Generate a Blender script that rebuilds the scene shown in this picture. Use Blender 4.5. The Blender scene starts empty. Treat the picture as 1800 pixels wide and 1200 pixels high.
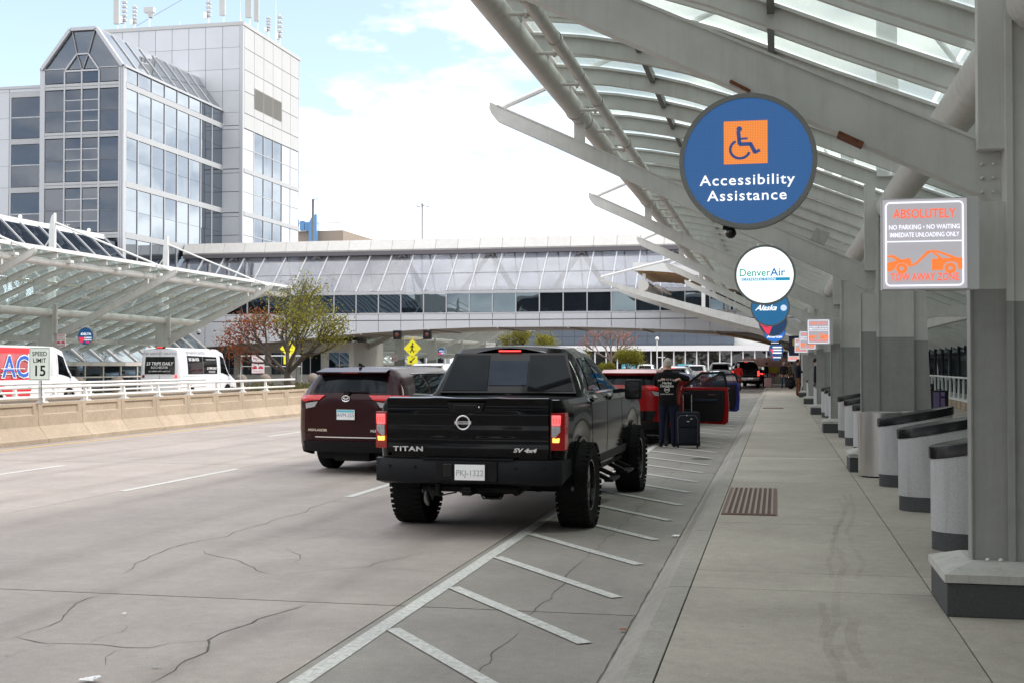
import bpy, bmesh, math, random
import numpy as np
from mathutils import Vector, Matrix, noise as mnoise
R = math.radians
random.seed(7)
scene = bpy.context.scene
COL = scene.collection

# ------------------------------------------------------------ camera, world, sun, exposure
F_PX, YAW, PITCH = 2180.0, math.atan(466/2180), math.atan(40/2180)
cam_d = bpy.data.cameras.new('camera'); cam = bpy.data.objects.new('camera', cam_d); COL.objects.link(cam)
cam.location = (0, 0, 1.7); cam.rotation_euler = (math.pi/2+PITCH, 0, YAW)
cam_d.sensor_width = 36; cam_d.lens = 36*F_PX/1800; cam_d.clip_end = 5000; cam_d.clip_start = 0.05
scene.camera = cam
scene.view_settings.view_transform = 'Standard'; scene.view_settings.look = 'None'
scene.view_settings.gamma = 1; scene.view_settings.use_curve_mapping = False
EXPO = 1.42; scene.view_settings.exposure = EXPO; EK = 2**-EXPO

SUN_EL, SUN_AZ = 50, 14          # azimuth measured from +X towards +Y
SKY_STRENGTH = 0.095
sx, sy, sz = (math.cos(R(SUN_EL))*math.cos(R(SUN_AZ)), math.cos(R(SUN_EL))*math.sin(R(SUN_AZ)), math.sin(R(SUN_EL)))
sun_d = bpy.data.lights.new('sun', 'SUN'); sun = bpy.data.objects.new('sun', sun_d); COL.objects.link(sun)
sun_d.energy = 1.15; sun_d.angle = R(11); sun_d.color = (1, .955, .89)
sun.rotation_euler = Vector((sx, sy, sz)).to_track_quat('Z', 'Y').to_euler()

world = bpy.data.worlds.new('World'); scene.world = world; world.use_nodes = True
wn, wl = world.node_tree.nodes, world.node_tree.links
wn.clear()
wo = wn.new('ShaderNodeOutputWorld'); bg = wn.new('ShaderNodeBackground')
sky = wn.new('ShaderNodeTexSky'); sky.sky_type = 'NISHITA'; sky.sun_disc = False
sky.sun_elevation = R(SUN_EL); sky.sun_rotation = R(90-SUN_AZ); sky.air_density = 1.0; sky.dust_density = .8; sky.ozone_density = 1.2
tc = wn.new('ShaderNodeTexCoord')
mp = wn.new('ShaderNodeMapping'); mp.inputs['Scale'].default_value = (1, 1, 2.6); mp.inputs['Location'].default_value = (0.35, 0.1, 0.4)
wl.new(tc.outputs['Generated'], mp.inputs['Vector'])
nz = wn.new('ShaderNodeTexNoise'); nz.inputs['Scale'].default_value = 2.6; nz.inputs['Detail'].default_value = 9; nz.inputs['Roughness'].default_value = .58
wl.new(mp.outputs['Vector'], nz.inputs['Vector'])
nz2 = wn.new('ShaderNodeTexNoise'); nz2.inputs['Scale'].default_value = 9; nz2.inputs['Detail'].default_value = 6
wl.new(mp.outputs['Vector'], nz2.inputs['Vector'])
# cloud all round but open blue at left; added behind camera for neutral light
dotn = wn.new('ShaderNodeVectorMath'); dotn.operation = 'DOT_PRODUCT'
dotn.inputs[1].default_value = Vector((-.63, .75, .2))
wl.new(tc.outputs['Generated'], dotn.inputs[0])
bias = wn.new('ShaderNodeMapRange'); bias.inputs['From Min'].default_value = .93; bias.inputs['From Max'].default_value = .992; bias.inputs['To Min'].default_value = .125; bias.inputs['To Max'].default_value = -.09; bias.interpolation_type = 'SMOOTHSTEP'
wl.new(dotn.outputs['Value'], bias.inputs[0])
bcl = wn.new('ShaderNodeClamp'); bcl.inputs['Min'].default_value = -.2; bcl.inputs['Max'].default_value = .3
wl.new(bias.outputs[0], bcl.inputs['Value'])
addn = wn.new('ShaderNodeMath'); addn.operation = 'ADD'; wl.new(nz.outputs['Fac'], addn.inputs[0]); wl.new(bcl.outputs[0], addn.inputs[1])
cr = wn.new('ShaderNodeValToRGB'); cr.color_ramp.elements[0].position = .46; cr.color_ramp.elements[1].position = .57
wl.new(addn.outputs[0], cr.inputs['Fac'])
ccol = wn.new('ShaderNodeValToRGB'); ccol.color_ramp.elements[0].position = .38; ccol.color_ramp.elements[0].color = (4.9, 5.2, 5.8, 1)
ccol.color_ramp.elements[1].position = .62; ccol.color_ramp.elements[1].color = (10.2, 10.1, 9.9, 1)
wl.new(nz2.outputs['Fac'], ccol.inputs['Fac'])
skyadd = wn.new('ShaderNodeMixRGB'); skyadd.blend_type = 'MIX'; skyadd.inputs['Fac'].default_value = .16; skyadd.inputs['Color2'].default_value = (7, 7.3, 7.6, 1)
wl.new(sky.outputs['Color'], skyadd.inputs['Color1'])
mx = wn.new('ShaderNodeMixRGB'); wl.new(cr.outputs['Color'], mx.inputs['Fac']); wl.new(skyadd.outputs['Color'], mx.inputs['Color1']); wl.new(ccol.outputs['Color'], mx.inputs['Color2'])
wl.new(mx.outputs['Color'], bg.inputs['Color']); bg.inputs['Strength'].default_value = SKY_STRENGTH
wl.new(bg.outputs['Background'], wo.inputs['Surface'])
try:
    scene.cycles.max_bounces = 8; scene.cycles.transparent_max_bounces = 24; scene.cycles.diffuse_bounces = 3
    scene.cycles.glossy_bounces = 3; scene.cycles.use_denoising = True; scene.cycles.sample_clamp_indirect = 6
    scene.cycles.caustics_reflective = False; scene.cycles.caustics_refractive = False
except Exception: pass

# ------------------------------------------------------------ materials
MATS = {}
def mat(name, col=(.5, .5, .5), rough=.6, metal=0, var=.0, scale=3, bump=0, bscale=40, coat=0, spec=.5, emit=None, estr=0, objvar=0, stretch=None, grime=0):
    if name in MATS: return MATS[name]
    m = bpy.data.materials.new(name); m.use_nodes = True; MATS[name] = m
    n, l = m.node_tree.nodes, m.node_tree.links
    b = n['Principled BSDF']
    b.inputs['Base Color'].default_value = (*col, 1); b.inputs['Roughness'].default_value = rough
    b.inputs['Metallic'].default_value = metal; b.inputs['Specular IOR Level'].default_value = spec
    if coat: b.inputs['Coat Weight'].default_value = coat; b.inputs['Coat Roughness'].default_value = .03
    if emit: b.inputs['Emission Color'].default_value = (*emit, 1); b.inputs['Emission Strength'].default_value = estr*EK
    geo = n.new('ShaderNodeNewGeometry')
    vec = geo.outputs['Position']
    if stretch:
        mpn = n.new('ShaderNodeMapping'); mpn.inputs['Scale'].default_value = stretch; l.new(vec, mpn.inputs['Vector']); vec = mpn.outputs['Vector']
    if var:
        t = n.new('ShaderNodeTexNoise'); t.inputs['Scale'].default_value = scale; t.inputs['Detail'].default_value = 8; t.inputs['Roughness'].default_value = .65
        l.new(vec, t.inputs['Vector'])
        r = n.new('ShaderNodeValToRGB'); r.color_ramp.elements[0].position = .3; r.color_ramp.elements[1].position = .7
        r.color_ramp.elements[0].color = (*[max(0, c*(1-var)) for c in col], 1); r.color_ramp.elements[1].color = (*[min(1, c*(1+var)) for c in col], 1)
        l.new(t.outputs['Fac'], r.inputs['Fac']); src = r.outputs['Color']
        if objvar:
            oi = n.new('ShaderNodeObjectInfo'); hv = n.new('ShaderNodeHueSaturation')
            mr = n.new('ShaderNodeMapRange'); mr.inputs['To Min'].default_value = 1-objvar; mr.inputs['To Max'].default_value = 1+objvar
            l.new(oi.outputs['Random'], mr.inputs['Value']); l.new(mr.outputs['Result'], hv.inputs['Value']); l.new(src, hv.inputs['Color']); src = hv.outputs['Color']
        if grime:
            gm_ = n.new('ShaderNodeMapping'); gm_.inputs['Scale'].default_value = (7, 7, .5); l.new(geo.outputs['Position'], gm_.inputs['Vector'])
            gt = n.new('ShaderNodeTexNoise'); gt.inputs['Scale'].default_value = 1.2; gt.inputs['Detail'].default_value = 9; gt.inputs['Roughness'].default_value = .75; l.new(gm_.outputs[0], gt.inputs['Vector'])
            gr_ = n.new('ShaderNodeValToRGB'); gr_.color_ramp.elements[0].position = .5; gr_.color_ramp.elements[1].position = .72; gr_.color_ramp.elements[0].color = (1, 1, 1, 1); gr_.color_ramp.elements[1].color = (1-grime, 1-grime*1.15, 1-grime*1.35, 1); l.new(gt.outputs['Fac'], gr_.inputs['Fac'])
            gx = n.new('ShaderNodeMixRGB'); gx.blend_type = 'MULTIPLY'; gx.inputs['Fac'].default_value = 1; l.new(src, gx.inputs['Color1']); l.new(gr_.outputs['Color'], gx.inputs['Color2']); src = gx.outputs['Color']
        l.new(src, b.inputs['Base Color'])
        rr = n.new('ShaderNodeMapRange'); rr.inputs['To Min'].default_value = max(0, rough-.08); rr.inputs['To Max'].default_value = min(1, rough+.08)
        l.new(t.outputs['Fac'], rr.inputs['Value']); l.new(rr.outputs['Result'], b.inputs['Roughness'])
    if bump:
        t2 = n.new('ShaderNodeTexNoise'); t2.inputs['Scale'].default_value = bscale; t2.inputs['Detail'].default_value = 5
        l.new(geo.outputs['Position'], t2.inputs['Vector'])
        bp = n.new('ShaderNodeBump'); bp.inputs['Strength'].default_value = bump; bp.inputs['Distance'].default_value = .01
        l.new(t2.outputs['Fac'], bp.inputs['Height']); l.new(bp.outputs['Normal'], b.inputs['Normal'])
    return m

def mat_concrete(name, c1, c2, stain, sscale=.6, streak=False, speck=.1, rough=.85, stain_amt=.5):
    """cast concrete: broad tone drift, mottling, dark stains and fine grain"""
    m = bpy.data.materials.new(name); m.use_nodes = True; MATS[name] = m
    n, l = m.node_tree.nodes, m.node_tree.links; b = n['Principled BSDF']
    geo = n.new('ShaderNodeNewGeometry')
    def noise(scale, det=8, ro=.6, vec=None):
        t = n.new('ShaderNodeTexNoise'); t.inputs['Scale'].default_value = scale; t.inputs['Detail'].default_value = det; t.inputs['Roughness'].default_value = ro
        l.new(vec or geo.outputs['Position'], t.inputs['Vector']); return t.outputs['Fac']
    def ramp(fac, p0, p1, a, c):
        r = n.new('ShaderNodeValToRGB'); r.color_ramp.elements[0].position = p0; r.color_ramp.elements[1].position = p1
        r.color_ramp.elements[0].color = (*a, 1); r.color_ramp.elements[1].color = (*c, 1); l.new(fac, r.inputs['Fac']); return r.outputs['Color']
    def mix(f, a, c, bt='MIX'):
        x = n.new('ShaderNodeMixRGB'); x.blend_type = bt
        if isinstance(f, float): x.inputs['Fac'].default_value = f
        else: l.new(f, x.inputs['Fac'])
        l.new(a, x.inputs['Color1'])
        if isinstance(c, tuple): x.inputs['Color2'].default_value = (*c, 1)
        else: l.new(c, x.inputs['Color2'])
        return x.outputs['Color']
    base = ramp(noise(.35, 6), .35, .65, c1, c2)
    mp1 = n.new('ShaderNodeMapping'); mp1.inputs['Scale'].default_value = (1.0, .22, 1) if streak else (1.2, 1.0, 1)
    l.new(geo.outputs['Position'], mp1.inputs['Vector'])
    st = ramp(noise(sscale*2.2, 10, .7, mp1.outputs['Vector']), .52, .78, (0, 0, 0), (stain_amt,)*3)
    base = mix(st, base, stain)
    mp2 = n.new('ShaderNodeMapping'); mp2.inputs['Scale'].default_value = (2.2, 9, 1)
    l.new(geo.outputs['Position'], mp2.inputs['Vector'])
    lt = ramp(noise(1.1, 9, .7, mp2.outputs['Vector']), .56, .8, (0, 0, 0), (.5,)*3)
    base = mix(lt, base, tuple(min(1, c*1.25) for c in c2))
    gr = ramp(noise(75, 4, .8), .35, .65, (1-speck*1.6,)*3, (1+speck*1.6,)*3)
    base = mix(1.0, base, gr, 'MULTIPLY')
    mo = ramp(noise(9, 8, .8), .35, .65, (.91,)*3, (1.09,)*3)
    base = mix(1.0, base, mo, 'MULTIPLY')
    vo = n.new('ShaderNodeTexVoronoi'); vo.inputs['Scale'].default_value = 1.9; l.new(geo.outputs['Position'], vo.inputs['Vector'])
    vr = n.new('ShaderNodeValToRGB'); vr.color_ramp.elements[0].position = .012; vr.color_ramp.elements[1].position = .03; vr.color_ramp.elements[0].color = (.45,)*3+(1,); vr.color_ramp.elements[1].color = (1,)*4; l.new(vo.outputs['Distance'], vr.inputs['Fac'])
    base = mix(1.0, base, vr.outputs['Color'], 'MULTIPLY')
    vo2 = n.new('ShaderNodeTexNoise'); vo2.inputs['Scale'].default_value = .9; vo2.inputs['Detail'].default_value = 12; vo2.inputs['Roughness'].default_value = .75; l.new(geo.outputs['Position'], vo2.inputs['Vector'])
    base = mix(1.0, base, ramp(vo2.outputs['Fac'], .35, .65, (.90,)*3, (1.07,)*3), 'MULTIPLY')
    oi = n.new('ShaderNodeObjectInfo'); mr = n.new('ShaderNodeMapRange'); mr.inputs['To Min'].default_value = .94; mr.inputs['To Max'].default_value = 1.06
    l.new(oi.outputs['Random'], mr.inputs['Value']); hv = n.new('ShaderNodeHueSaturation'); l.new(mr.outputs['Result'], hv.inputs['Value']); l.new(base, hv.inputs['Color'])
    l.new(hv.outputs['Color'], b.inputs['Base Color'])
    b.inputs['Roughness'].default_value = rough; b.inputs['Specular IOR Level'].default_value = .35
    rr = n.new('ShaderNodeMapRange'); rr.inputs['To Min'].default_value = rough-.22; rr.inputs['To Max'].default_value = rough+.1
    l.new(noise(1.3, 6), rr.inputs['Value']); l.new(rr.outputs['Result'], b.inputs['Roughness'])
    bp = n.new('ShaderNodeBump'); bp.inputs['Strength'].default_value = .35; bp.inputs['Distance'].default_value = .004
    l.new(noise(120, 4, .7), bp.inputs['Height']); l.new(bp.outputs['Normal'], b.inputs['Normal'])
    return m

def mat_glass(name, tint, refl=.25, trans=.6, dirt=.15, dirtcol=(.6, .66, .64), rough=.02, graze=.6):
    """sheet glass: part see-through, part mirror, part dusty"""
    m = bpy.data.materials.new(name); m.use_nodes = True; MATS[name] = m
    n, l = m.node_tree.nodes, m.node_tree.links; n.clear()
    out = n.new('ShaderNodeOutputMaterial')
    tr = n.new('ShaderNodeBsdfTransparent'); tr.inputs['Color'].default_value = (*tint, 1)
    gl = n.new('ShaderNodeBsdfGlossy'); gl.inputs['Roughness'].default_value = rough; gl.inputs['Color'].default_value = (.9, .93, .95, 1)
    df = n.new('ShaderNodeBsdfTranslucent'); df.inputs['Color'].default_value = (*dirtcol, 1)
    d2 = n.new('ShaderNodeBsdfDiffuse'); d2.inputs['Color'].default_value = (*[c*.8 for c in dirtcol], 1)
    dm = n.new('ShaderNodeMixShader'); dm.inputs[0].default_value = .4; l.new(df.outputs[0], dm.inputs[1]); l.new(d2.outputs[0], dm.inputs[2])
    a = n.new('ShaderNodeMixShader'); geo = n.new('ShaderNodeNewGeometry'); t = n.new('ShaderNodeTexNoise'); t.inputs['Scale'].default_value = .8; t.inputs['Detail'].default_value = 6
    l.new(geo.outputs['Position'], t.inputs['Vector']); mr = n.new('ShaderNodeMapRange'); mr.inputs['From Min'].default_value = .3; mr.inputs['From Max'].default_value = .7
    mr.inputs['To Min'].default_value = dirt*.5; mr.inputs['To Max'].default_value = dirt*1.5; l.new(t.outputs['Fac'], mr.inputs['Value'])
    l.new(mr.outputs['Result'], a.inputs[0]); l.new(tr.outputs[0], a.inputs[1]); l.new(dm.outputs[0], a.inputs[2])
    fr = n.new('ShaderNodeLayerWeight'); fr.inputs['Blend'].default_value = .35
    mr2 = n.new('ShaderNodeMapRange'); mr2.inputs['To Min'].default_value = refl; mr2.inputs['To Max'].default_value = min(1, refl+graze); l.new(fr.outputs['Fresnel'], mr2.inputs['Value'])
    bb = n.new('ShaderNodeMixShader'); l.new(mr2.outputs['Result'], bb.inputs[0]); l.new(a.outputs[0], bb.inputs[1]); l.new(gl.outputs[0], bb.inputs[2])
    if trans < .05:
        pass
    l.new(bb.outputs[0], out.inputs['Surface'])
    return m

def mat_mirror_glass(name, dark=(.01, .014, .02), tint=(.75, .85, .95), refl=.45, wav=.02, tilt=.0, blend=.3):
    m = bpy.data.materials.new(name); m.use_nodes = True; MATS[name] = m
    n, l = m.node_tree.nodes, m.node_tree.links; n.clear()
    out = n.new('ShaderNodeOutputMaterial'); d = n.new('ShaderNodeBsdfDiffuse'); d.inputs['Color'].default_value = (*dark, 1)
    g = n.new('ShaderNodeBsdfGlossy'); g.inputs['Color'].default_value = (*tint, 1); g.inputs['Roughness'].default_value = .015
    geo = n.new('ShaderNodeNewGeometry'); t = n.new('ShaderNodeTexNoise'); t.inputs['Scale'].default_value = .35; t.inputs['Detail'].default_value = 1.5
    l.new(geo.outputs['Position'], t.inputs['Vector'])
    bp = n.new('ShaderNodeBump'); bp.inputs['Strength'].default_value = 1; bp.inputs['Distance'].default_value = wav; l.new(t.outputs['Fac'], bp.inputs['Height']); 
    if tilt:   # every pane sits at a slightly different angle in its frame
        oi = n.new('ShaderNodeObjectInfo'); wt = n.new('ShaderNodeTexWhiteNoise'); wt.noise_dimensions = '1D'; l.new(oi.outputs['Random'], wt.inputs['W'])
        vs_ = n.new('ShaderNodeVectorMath'); vs_.operation = 'SUBTRACT'; vs_.inputs[1].default_value = (.5, .5, .5); l.new(wt.outputs['Color'], vs_.inputs[0])
        sc_ = n.new('ShaderNodeVectorMath'); sc_.operation = 'SCALE'; sc_.inputs['Scale'].default_value = tilt; l.new(vs_.outputs[0], sc_.inputs[0])
        ad_ = n.new('ShaderNodeVectorMath'); l.new(bp.outputs['Normal'], ad_.inputs[0]); l.new(sc_.outputs[0], ad_.inputs[1])
        nn_ = n.new('ShaderNodeVectorMath'); nn_.operation = 'NORMALIZE'; l.new(ad_.outputs[0], nn_.inputs[0]); l.new(nn_.outputs[0], g.inputs['Normal'])
    else: l.new(bp.outputs['Normal'], g.inputs['Normal'])
    fr = n.new('ShaderNodeLayerWeight'); fr.inputs['Blend'].default_value = blend
    mr = n.new('ShaderNodeMapRange'); mr.inputs['To Min'].default_value = refl; mr.inputs['To Max'].default_value = 1; l.new(fr.outputs['Fresnel'], mr.inputs['Value'])
    mxs = n.new('ShaderNodeMixShader'); l.new(mr.outputs['Result'], mxs.inputs[0]); l.new(d.outputs[0], mxs.inputs[1]); l.new(g.outputs[0], mxs.inputs[2])
    l.new(mxs.outputs[0], out.inputs['Surface']); return m

def mat_led(name, col, strength=1.0, pitch=.0105):
    strength *= EK
    """a lit LED face: a grid of small dots"""
    m = bpy.data.materials.new(name); m.use_nodes = True; MATS[name] = m
    n, l = m.node_tree.nodes, m.node_tree.links; b = n['Principled BSDF']
    b.inputs['Base Color'].default_value = (.02, .02, .025, 1); b.inputs['Roughness'].default_value = .4
    geo = n.new('ShaderNodeNewGeometry'); sp = n.new('ShaderNodeSeparateXYZ'); l.new(geo.outputs['Position'], sp.inputs[0])
    outs = []
    for ax in ('X', 'Z'):
        mu = n.new('ShaderNodeMath'); mu.operation = 'MULTIPLY'; mu.inputs[1].default_value = 2*math.pi/pitch; l.new(sp.outputs[ax], mu.inputs[0])
        sn = n.new('ShaderNodeMath'); sn.operation = 'SINE'; l.new(mu.outputs[0], sn.inputs[0]); outs.append(sn.outputs[0])
    ad = n.new('ShaderNodeMath'); ad.operation = 'ADD'; l.new(outs[0], ad.inputs[0]); l.new(outs[1], ad.inputs[1])
    mr = n.new('ShaderNodeMapRange'); mr.inputs['From Min'].default_value = -2; mr.inputs['From Max'].default_value = 2
    mr.inputs['To Min'].default_value = .55*strength; mr.inputs['To Max'].default_value = 1.35*strength; l.new(ad.outputs[0], mr.inputs['Value'])
    b.inputs['Emission Color'].default_value = (*col, 1); l.new(mr.outputs['Result'], b.inputs['Emission Strength'])
    return m

M_ROAD = mat_concrete('road_concrete', (.265, .232, .212), (.32, .28, .256), (.175, .152, .138), .5, True, .10, .8, .4)
M_GUTTER = mat_concrete('gutter_concrete', (.205, .188, .17), (.25, .23, .21), (.135, .122, .11), .6, True, .12, .8, .5)
M_WALK = mat_concrete('walk_concrete', (.318, .284, .245), (.368, .33, .285), (.22, .195, .168), .6, False, .09, .82, .45)
M_KERB = mat_concrete('kerb_concrete', (.27, .25, .225), (.315, .292, .262), (.19, .172, .152), .8, True, .12, .85, .4)
M_TAN = mat_concrete('tan_concrete', (.355, .285, .21), (.41, .33, .245), (.26, .21, .16), .8, False, .16, .9, .35)
M_GRANITE = mat('dark_granite', (.045, .047, .05), .6, var=.35, scale=60, bump=.1)
M_CAP = mat('cast_stone_cap', (.42, .41, .385), .8, grime=.3, var=.08, scale=9, bump=.2, bscale=150)
M_JOINT = mat('joint_dirt', (.035, .033, .03), .95)
M_STEEL = mat('canopy_paint', (.55, .55, .525), .42, grime=.13, var=.09, scale=2.2, bump=.03, bscale=60)
M_STEEL_LO = mat('column_paint_lower', (.285, .285, .275), .45, grime=.14, var=.08, scale=6, bump=.03, bscale=60)
M_STEEL_W = mat('white_paint', (.72, .72, .71), .4, var=.04, scale=3)
M_PIPE = mat('pipe_paint', (.58, .57, .54), .38, grime=.2, var=.05, scale=3)
M_PURLIN = mat('purlin_grey', (.12, .12, .11), .5, var=.1)
M_PURLIN_P = mat('purlin_pale', (.42, .42, .37), .5, var=.1)
M_CANOPY_GLASS = mat_glass('canopy_glass', (.80, .85, .825), refl=.05, trans=.7, dirt=.24, dirtcol=(.64, .68, .65), graze=.2)
M_RUST = mat('rust', (.16, .05, .02), .9, var=.4, scale=30)
M_PAINT_W = mat('road_marking', (.46, .455, .435), .8, var=.36, scale=26, bump=.2, bscale=90)
M_PAINT_Y = mat('yellow_marking', (.55, .36, .12), .8, var=.25, scale=10)
M_BLACK = mat('black_plastic', (.008, .008, .009), .5, var=.2, scale=20, spec=.15)
M_BLACKGL = mat('gloss_black', (.005, .005, .006), .08, coat=.15, spec=.3)
M_RUBBER = mat('tyre_rubber', (.009, .009, .009), .85, var=.3, scale=25, bump=.2, bscale=80, spec=.12)
M_DARKGLASS = mat_mirror_glass('car_glass', (.004, .005, .006), (.6, .66, .72), .016, 0.0, 0, .14)
M_CHROME = mat('chrome', (.75, .76, .78), .12, metal=1)
M_SATIN = mat('satin_metal', (.62, .62, .62), .28, metal=1, var=.06, scale=8)
M_SS = mat('stainless', (.52, .505, .48), .34, metal=1)
M_WHITE_WALL = mat('white_panel', (.55, .57, .605), .35, var=.03, scale=.8, objvar=.03)  # blue of the shaded front faces tinted into the panel colour
M_WHITE_WALL2 = mat('white_panel_sunlit', (.47, .47, .465), .35, var=.03, scale=.8, objvar=.03)  # sunlit copy of the same panel, warmer and toned down against the sun
M_MULL = mat('mullion_white', (.47, .48, .505), .35)
M_BAND = mat('spandrel_band', (.42, .43, .44), .4, var=.04)
M_TGLASS_F = mat_mirror_glass('tower_glass_front', (.014, .016, .022), (.46, .50, .57), .17, .01, .05)
M_TGLASS_S = mat_mirror_glass('tower_glass_side', (.02, .024, .03), (.52, .58, .64), .60, .012, .02)
M_BGLASS_LO = mat_mirror_glass('bridge_window_glass', (.012, .016, .02), (.5, .62, .68), .20, .012, .03)
M_BGLASS_UP = mat_glass('bridge_sloped_glass', (.70, .69, .72), refl=.08, trans=.5, dirt=.22, dirtcol=(.50, .49, .525))
M_LOUVER = mat('louver', (.36, .35, .32), .6)
M_FARDARK = mat('far_blue_cladding', (.085, .105, .135), .5, var=.05, scale=.3)
M_FARWHITE = mat('far_white_frame', (.72, .72, .74), .5)
M_FARGLASS = mat_mirror_glass('far_window', (.008, .009, .010), (.6, .6, .6), .05, .02)
M_WOOD = mat('timber_soffit', (.40, .24, .10), .55, var=.18, scale=4, stretch=(.3, 6, 1))
M_SPECKLE = mat('speckled_terrazzo', (.40, .405, .41), .55, grime=.22, var=.30, scale=140, bump=.05)
M_BOLTOP = mat('polished_black_stone', (.012, .012, .013), .22, spec=.35)
M_SOIL = mat('soil', (.07, .05, .035), .95, var=.3, scale=10, bump=.5)
M_BARK = mat('bark', (.085, .07, .058), .9, var=.3, scale=18, bump=.5, bscale=50)
M_BARK_P = mat('pale_bark', (.22, .17, .155), .9, var=.2, scale=18)
M_YSIGN = mat('yellow_sign', (.80, .72, .02), .5, emit=(.9, .8, .02), estr=.05)
M_INK = mat('ink_black', (.009, .009, .011), .6, spec=.2)
M_WHITEP = mat('white_print', (.80, .80, .80), .5)
M_WHITESIGN = mat('sign_white', (.70, .78, .70), .5)
M_REDP = mat('red_print', (.62, .02, .03), .5)
M_BLUEP = mat('blue_print', (.02, .12, .50), .5)
M_GRAYBOX = mat('sign_grey', (.30, .30, .31), .5)
M_FRAMEGR = mat('sign_rim_grey', (.20, .205, .20), .5, var=.05)
# ------------------------------------------------------------ mesh helpers
class MB:
    def __init__(s): s.v = []; s.f = []; s.mi = []; s.cur = 0; s.M = None
    def add(s, vs, fs):
        b = len(s.v)
        for p in vs:
            if s.M is not None: p = tuple(s.M @ Vector(p))
            s.v.append(tuple(p))
        for f in fs: s.f.append([i+b for i in f]); s.mi.append(s.cur)
        return s
    def box(s, x0, x1, y0, y1, z0, z1):
        return s.add([(x0,y0,z0),(x1,y0,z0),(x1,y1,z0),(x0,y1,z0),(x0,y0,z1),(x1,y0,z1),(x1,y1,z1),(x0,y1,z1)],
                     [(0,3,2,1),(4,5,6,7),(0,1,5,4),(1,2,6,5),(2,3,7,6),(3,0,4,7)])
    def prism(s, poly, axis, a, b):
        """extrude a 2-D polygon along an axis; poly is (x,z) for y, (y,z) for x, (x,y) for z"""
        def P(p, t): return {'y': (p[0], t, p[1]), 'x': (t, p[0], p[1]), 'z': (p[0], p[1], t)}[axis]
        n = len(poly)
        return s.add([P(p, a) for p in poly]+[P(p, b) for p in poly],
                     [list(range(n))[::-1], list(range(n, 2*n))]+[(i, (i+1) % n, n+(i+1) % n, n+i) for i in range(n)])
    def tube(s, p0, p1, r0, r1=None, n=12, cap=True):
        r1 = r0 if r1 is None else r1
        p0, p1 = Vector(p0), Vector(p1); d = (p1-p0).normalized()
        u = d.cross(Vector((0, 0, 1)));
        if u.length < 1e-3: u = d.cross(Vector((1, 0, 0)))
        u.normalize(); w = d.cross(u)
        vs = [p0+(u*math.cos(2*math.pi*i/n)+w*math.sin(2*math.pi*i/n))*r0 for i in range(n)]+[p1+(u*math.cos(2*math.pi*i/n)+w*math.sin(2*math.pi*i/n))*r1 for i in range(n)]
        fs = [(i, (i+1) % n, n+(i+1) % n, n+i) for i in range(n)]
        if cap: fs += [list(range(n))[::-1], list(range(n, 2*n))]
        return s.add(vs, fs)
    def path(s, pts, r, n=8):
        for a, b in zip(pts[:-1], pts[1:]): s.tube(a, b, r, n=n)
        return s
    def bar(s, p0, p1, w, h, up=(0, 0, 1)):
        """rectangular bar between two points, w sideways, h along up"""
        p0, p1 = Vector(p0), Vector(p1); d = (p1-p0).normalized(); side = d.cross(Vector(up)).normalized(); u = side.cross(d).normalized()
        vs = [p+side*a*w/2+u*b*h/2 for p in (p0, p1) for a, b in ((-1,-1),(1,-1),(1,1),(-1,1))]
        return s.add(vs, [(0,1,2,3),(7,6,5,4),(0,4,5,1),(1,5,6,2),(2,6,7,3),(3,7,4,0)])
    def lathe(s, prof, c=(0, 0, 0), n=24, axis='z'):
        vs = []
        for r, z in prof:
            for i in range(n):
                a = 2*math.pi*i/n; x, y = r*math.cos(a), r*math.sin(a)
                vs.append({'z': (c[0]+x, c[1]+y, c[2]+z), 'x': (c[0]+z, c[1]+x, c[2]+y), 'y': (c[0]+x, c[1]+z, c[2]+y)}[axis])
        fs = [(j*n+i, j*n+(i+1) % n, (j+1)*n+(i+1) % n, (j+1)*n+i) for j in range(len(prof)-1) for i in range(n)]
        return s.add(vs, fs)
    def sphere(s, c, r, nu=16, nv=10, sc=(1, 1, 1)):
        prof = [(max(1e-4, math.sin(math.pi*j/nv)), -math.cos(math.pi*j/nv)) for j in range(nv+1)]
        vs = [(c[0]+r*sc[0]*p*math.cos(2*math.pi*i/nu), c[1]+r*sc[1]*p*math.sin(2*math.pi*i/nu), c[2]+r*sc[2]*z) for p, z in prof for i in range(nu)]
        return s.add(vs, [(j*nu+i, j*nu+(i+1) % nu, (j+1)*nu+(i+1) % nu, (j+1)*nu+i) for j in range(nv) for i in range(nu)])
    def grid(s, fn, nu, nv):
        vs = [fn(i/nu, j/nv) for j in range(nv+1) for i in range(nu+1)]
        return s.add(vs, [(j*(nu+1)+i, j*(nu+1)+i+1, (j+1)*(nu+1)+i+1, (j+1)*(nu+1)+i) for j in range(nv) for i in range(nu)])
    def mesh(s, name, mats, smooth=None, bevel=0):
        me = bpy.data.meshes.new(name); me.from_pydata(s.v, [], s.f)
        for m in (mats if isinstance(mats, (list, tuple)) else [mats]): me.materials.append(m)
        me.polygons.foreach_set('material_index', s.mi)
        if bevel:
            bm = bmesh.new(); bm.from_mesh(me); bmesh.ops.remove_doubles(bm, verts=bm.verts, dist=1e-5)
            bmesh.ops.recalc_face_normals(bm, faces=bm.faces)
            es = [e for e in bm.edges if len(e.link_faces) == 2 and e.calc_face_angle(0) > .5]
            bmesh.ops.bevel(bm, geom=es, offset=bevel, segments=2, affect='EDGES', profile=.6); bm.to_mesh(me); bm.free()
        if smooth:
            me.polygons.foreach_set('use_smooth', [True]*len(me.polygons)); me.update(); me.set_sharp_from_angle(angle=R(smooth))
        me.update(); return me
def wloc(o):
    v = Vector((0, 0, 0))
    while o is not None: v += o.location; o = o.parent
    return v
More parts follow.
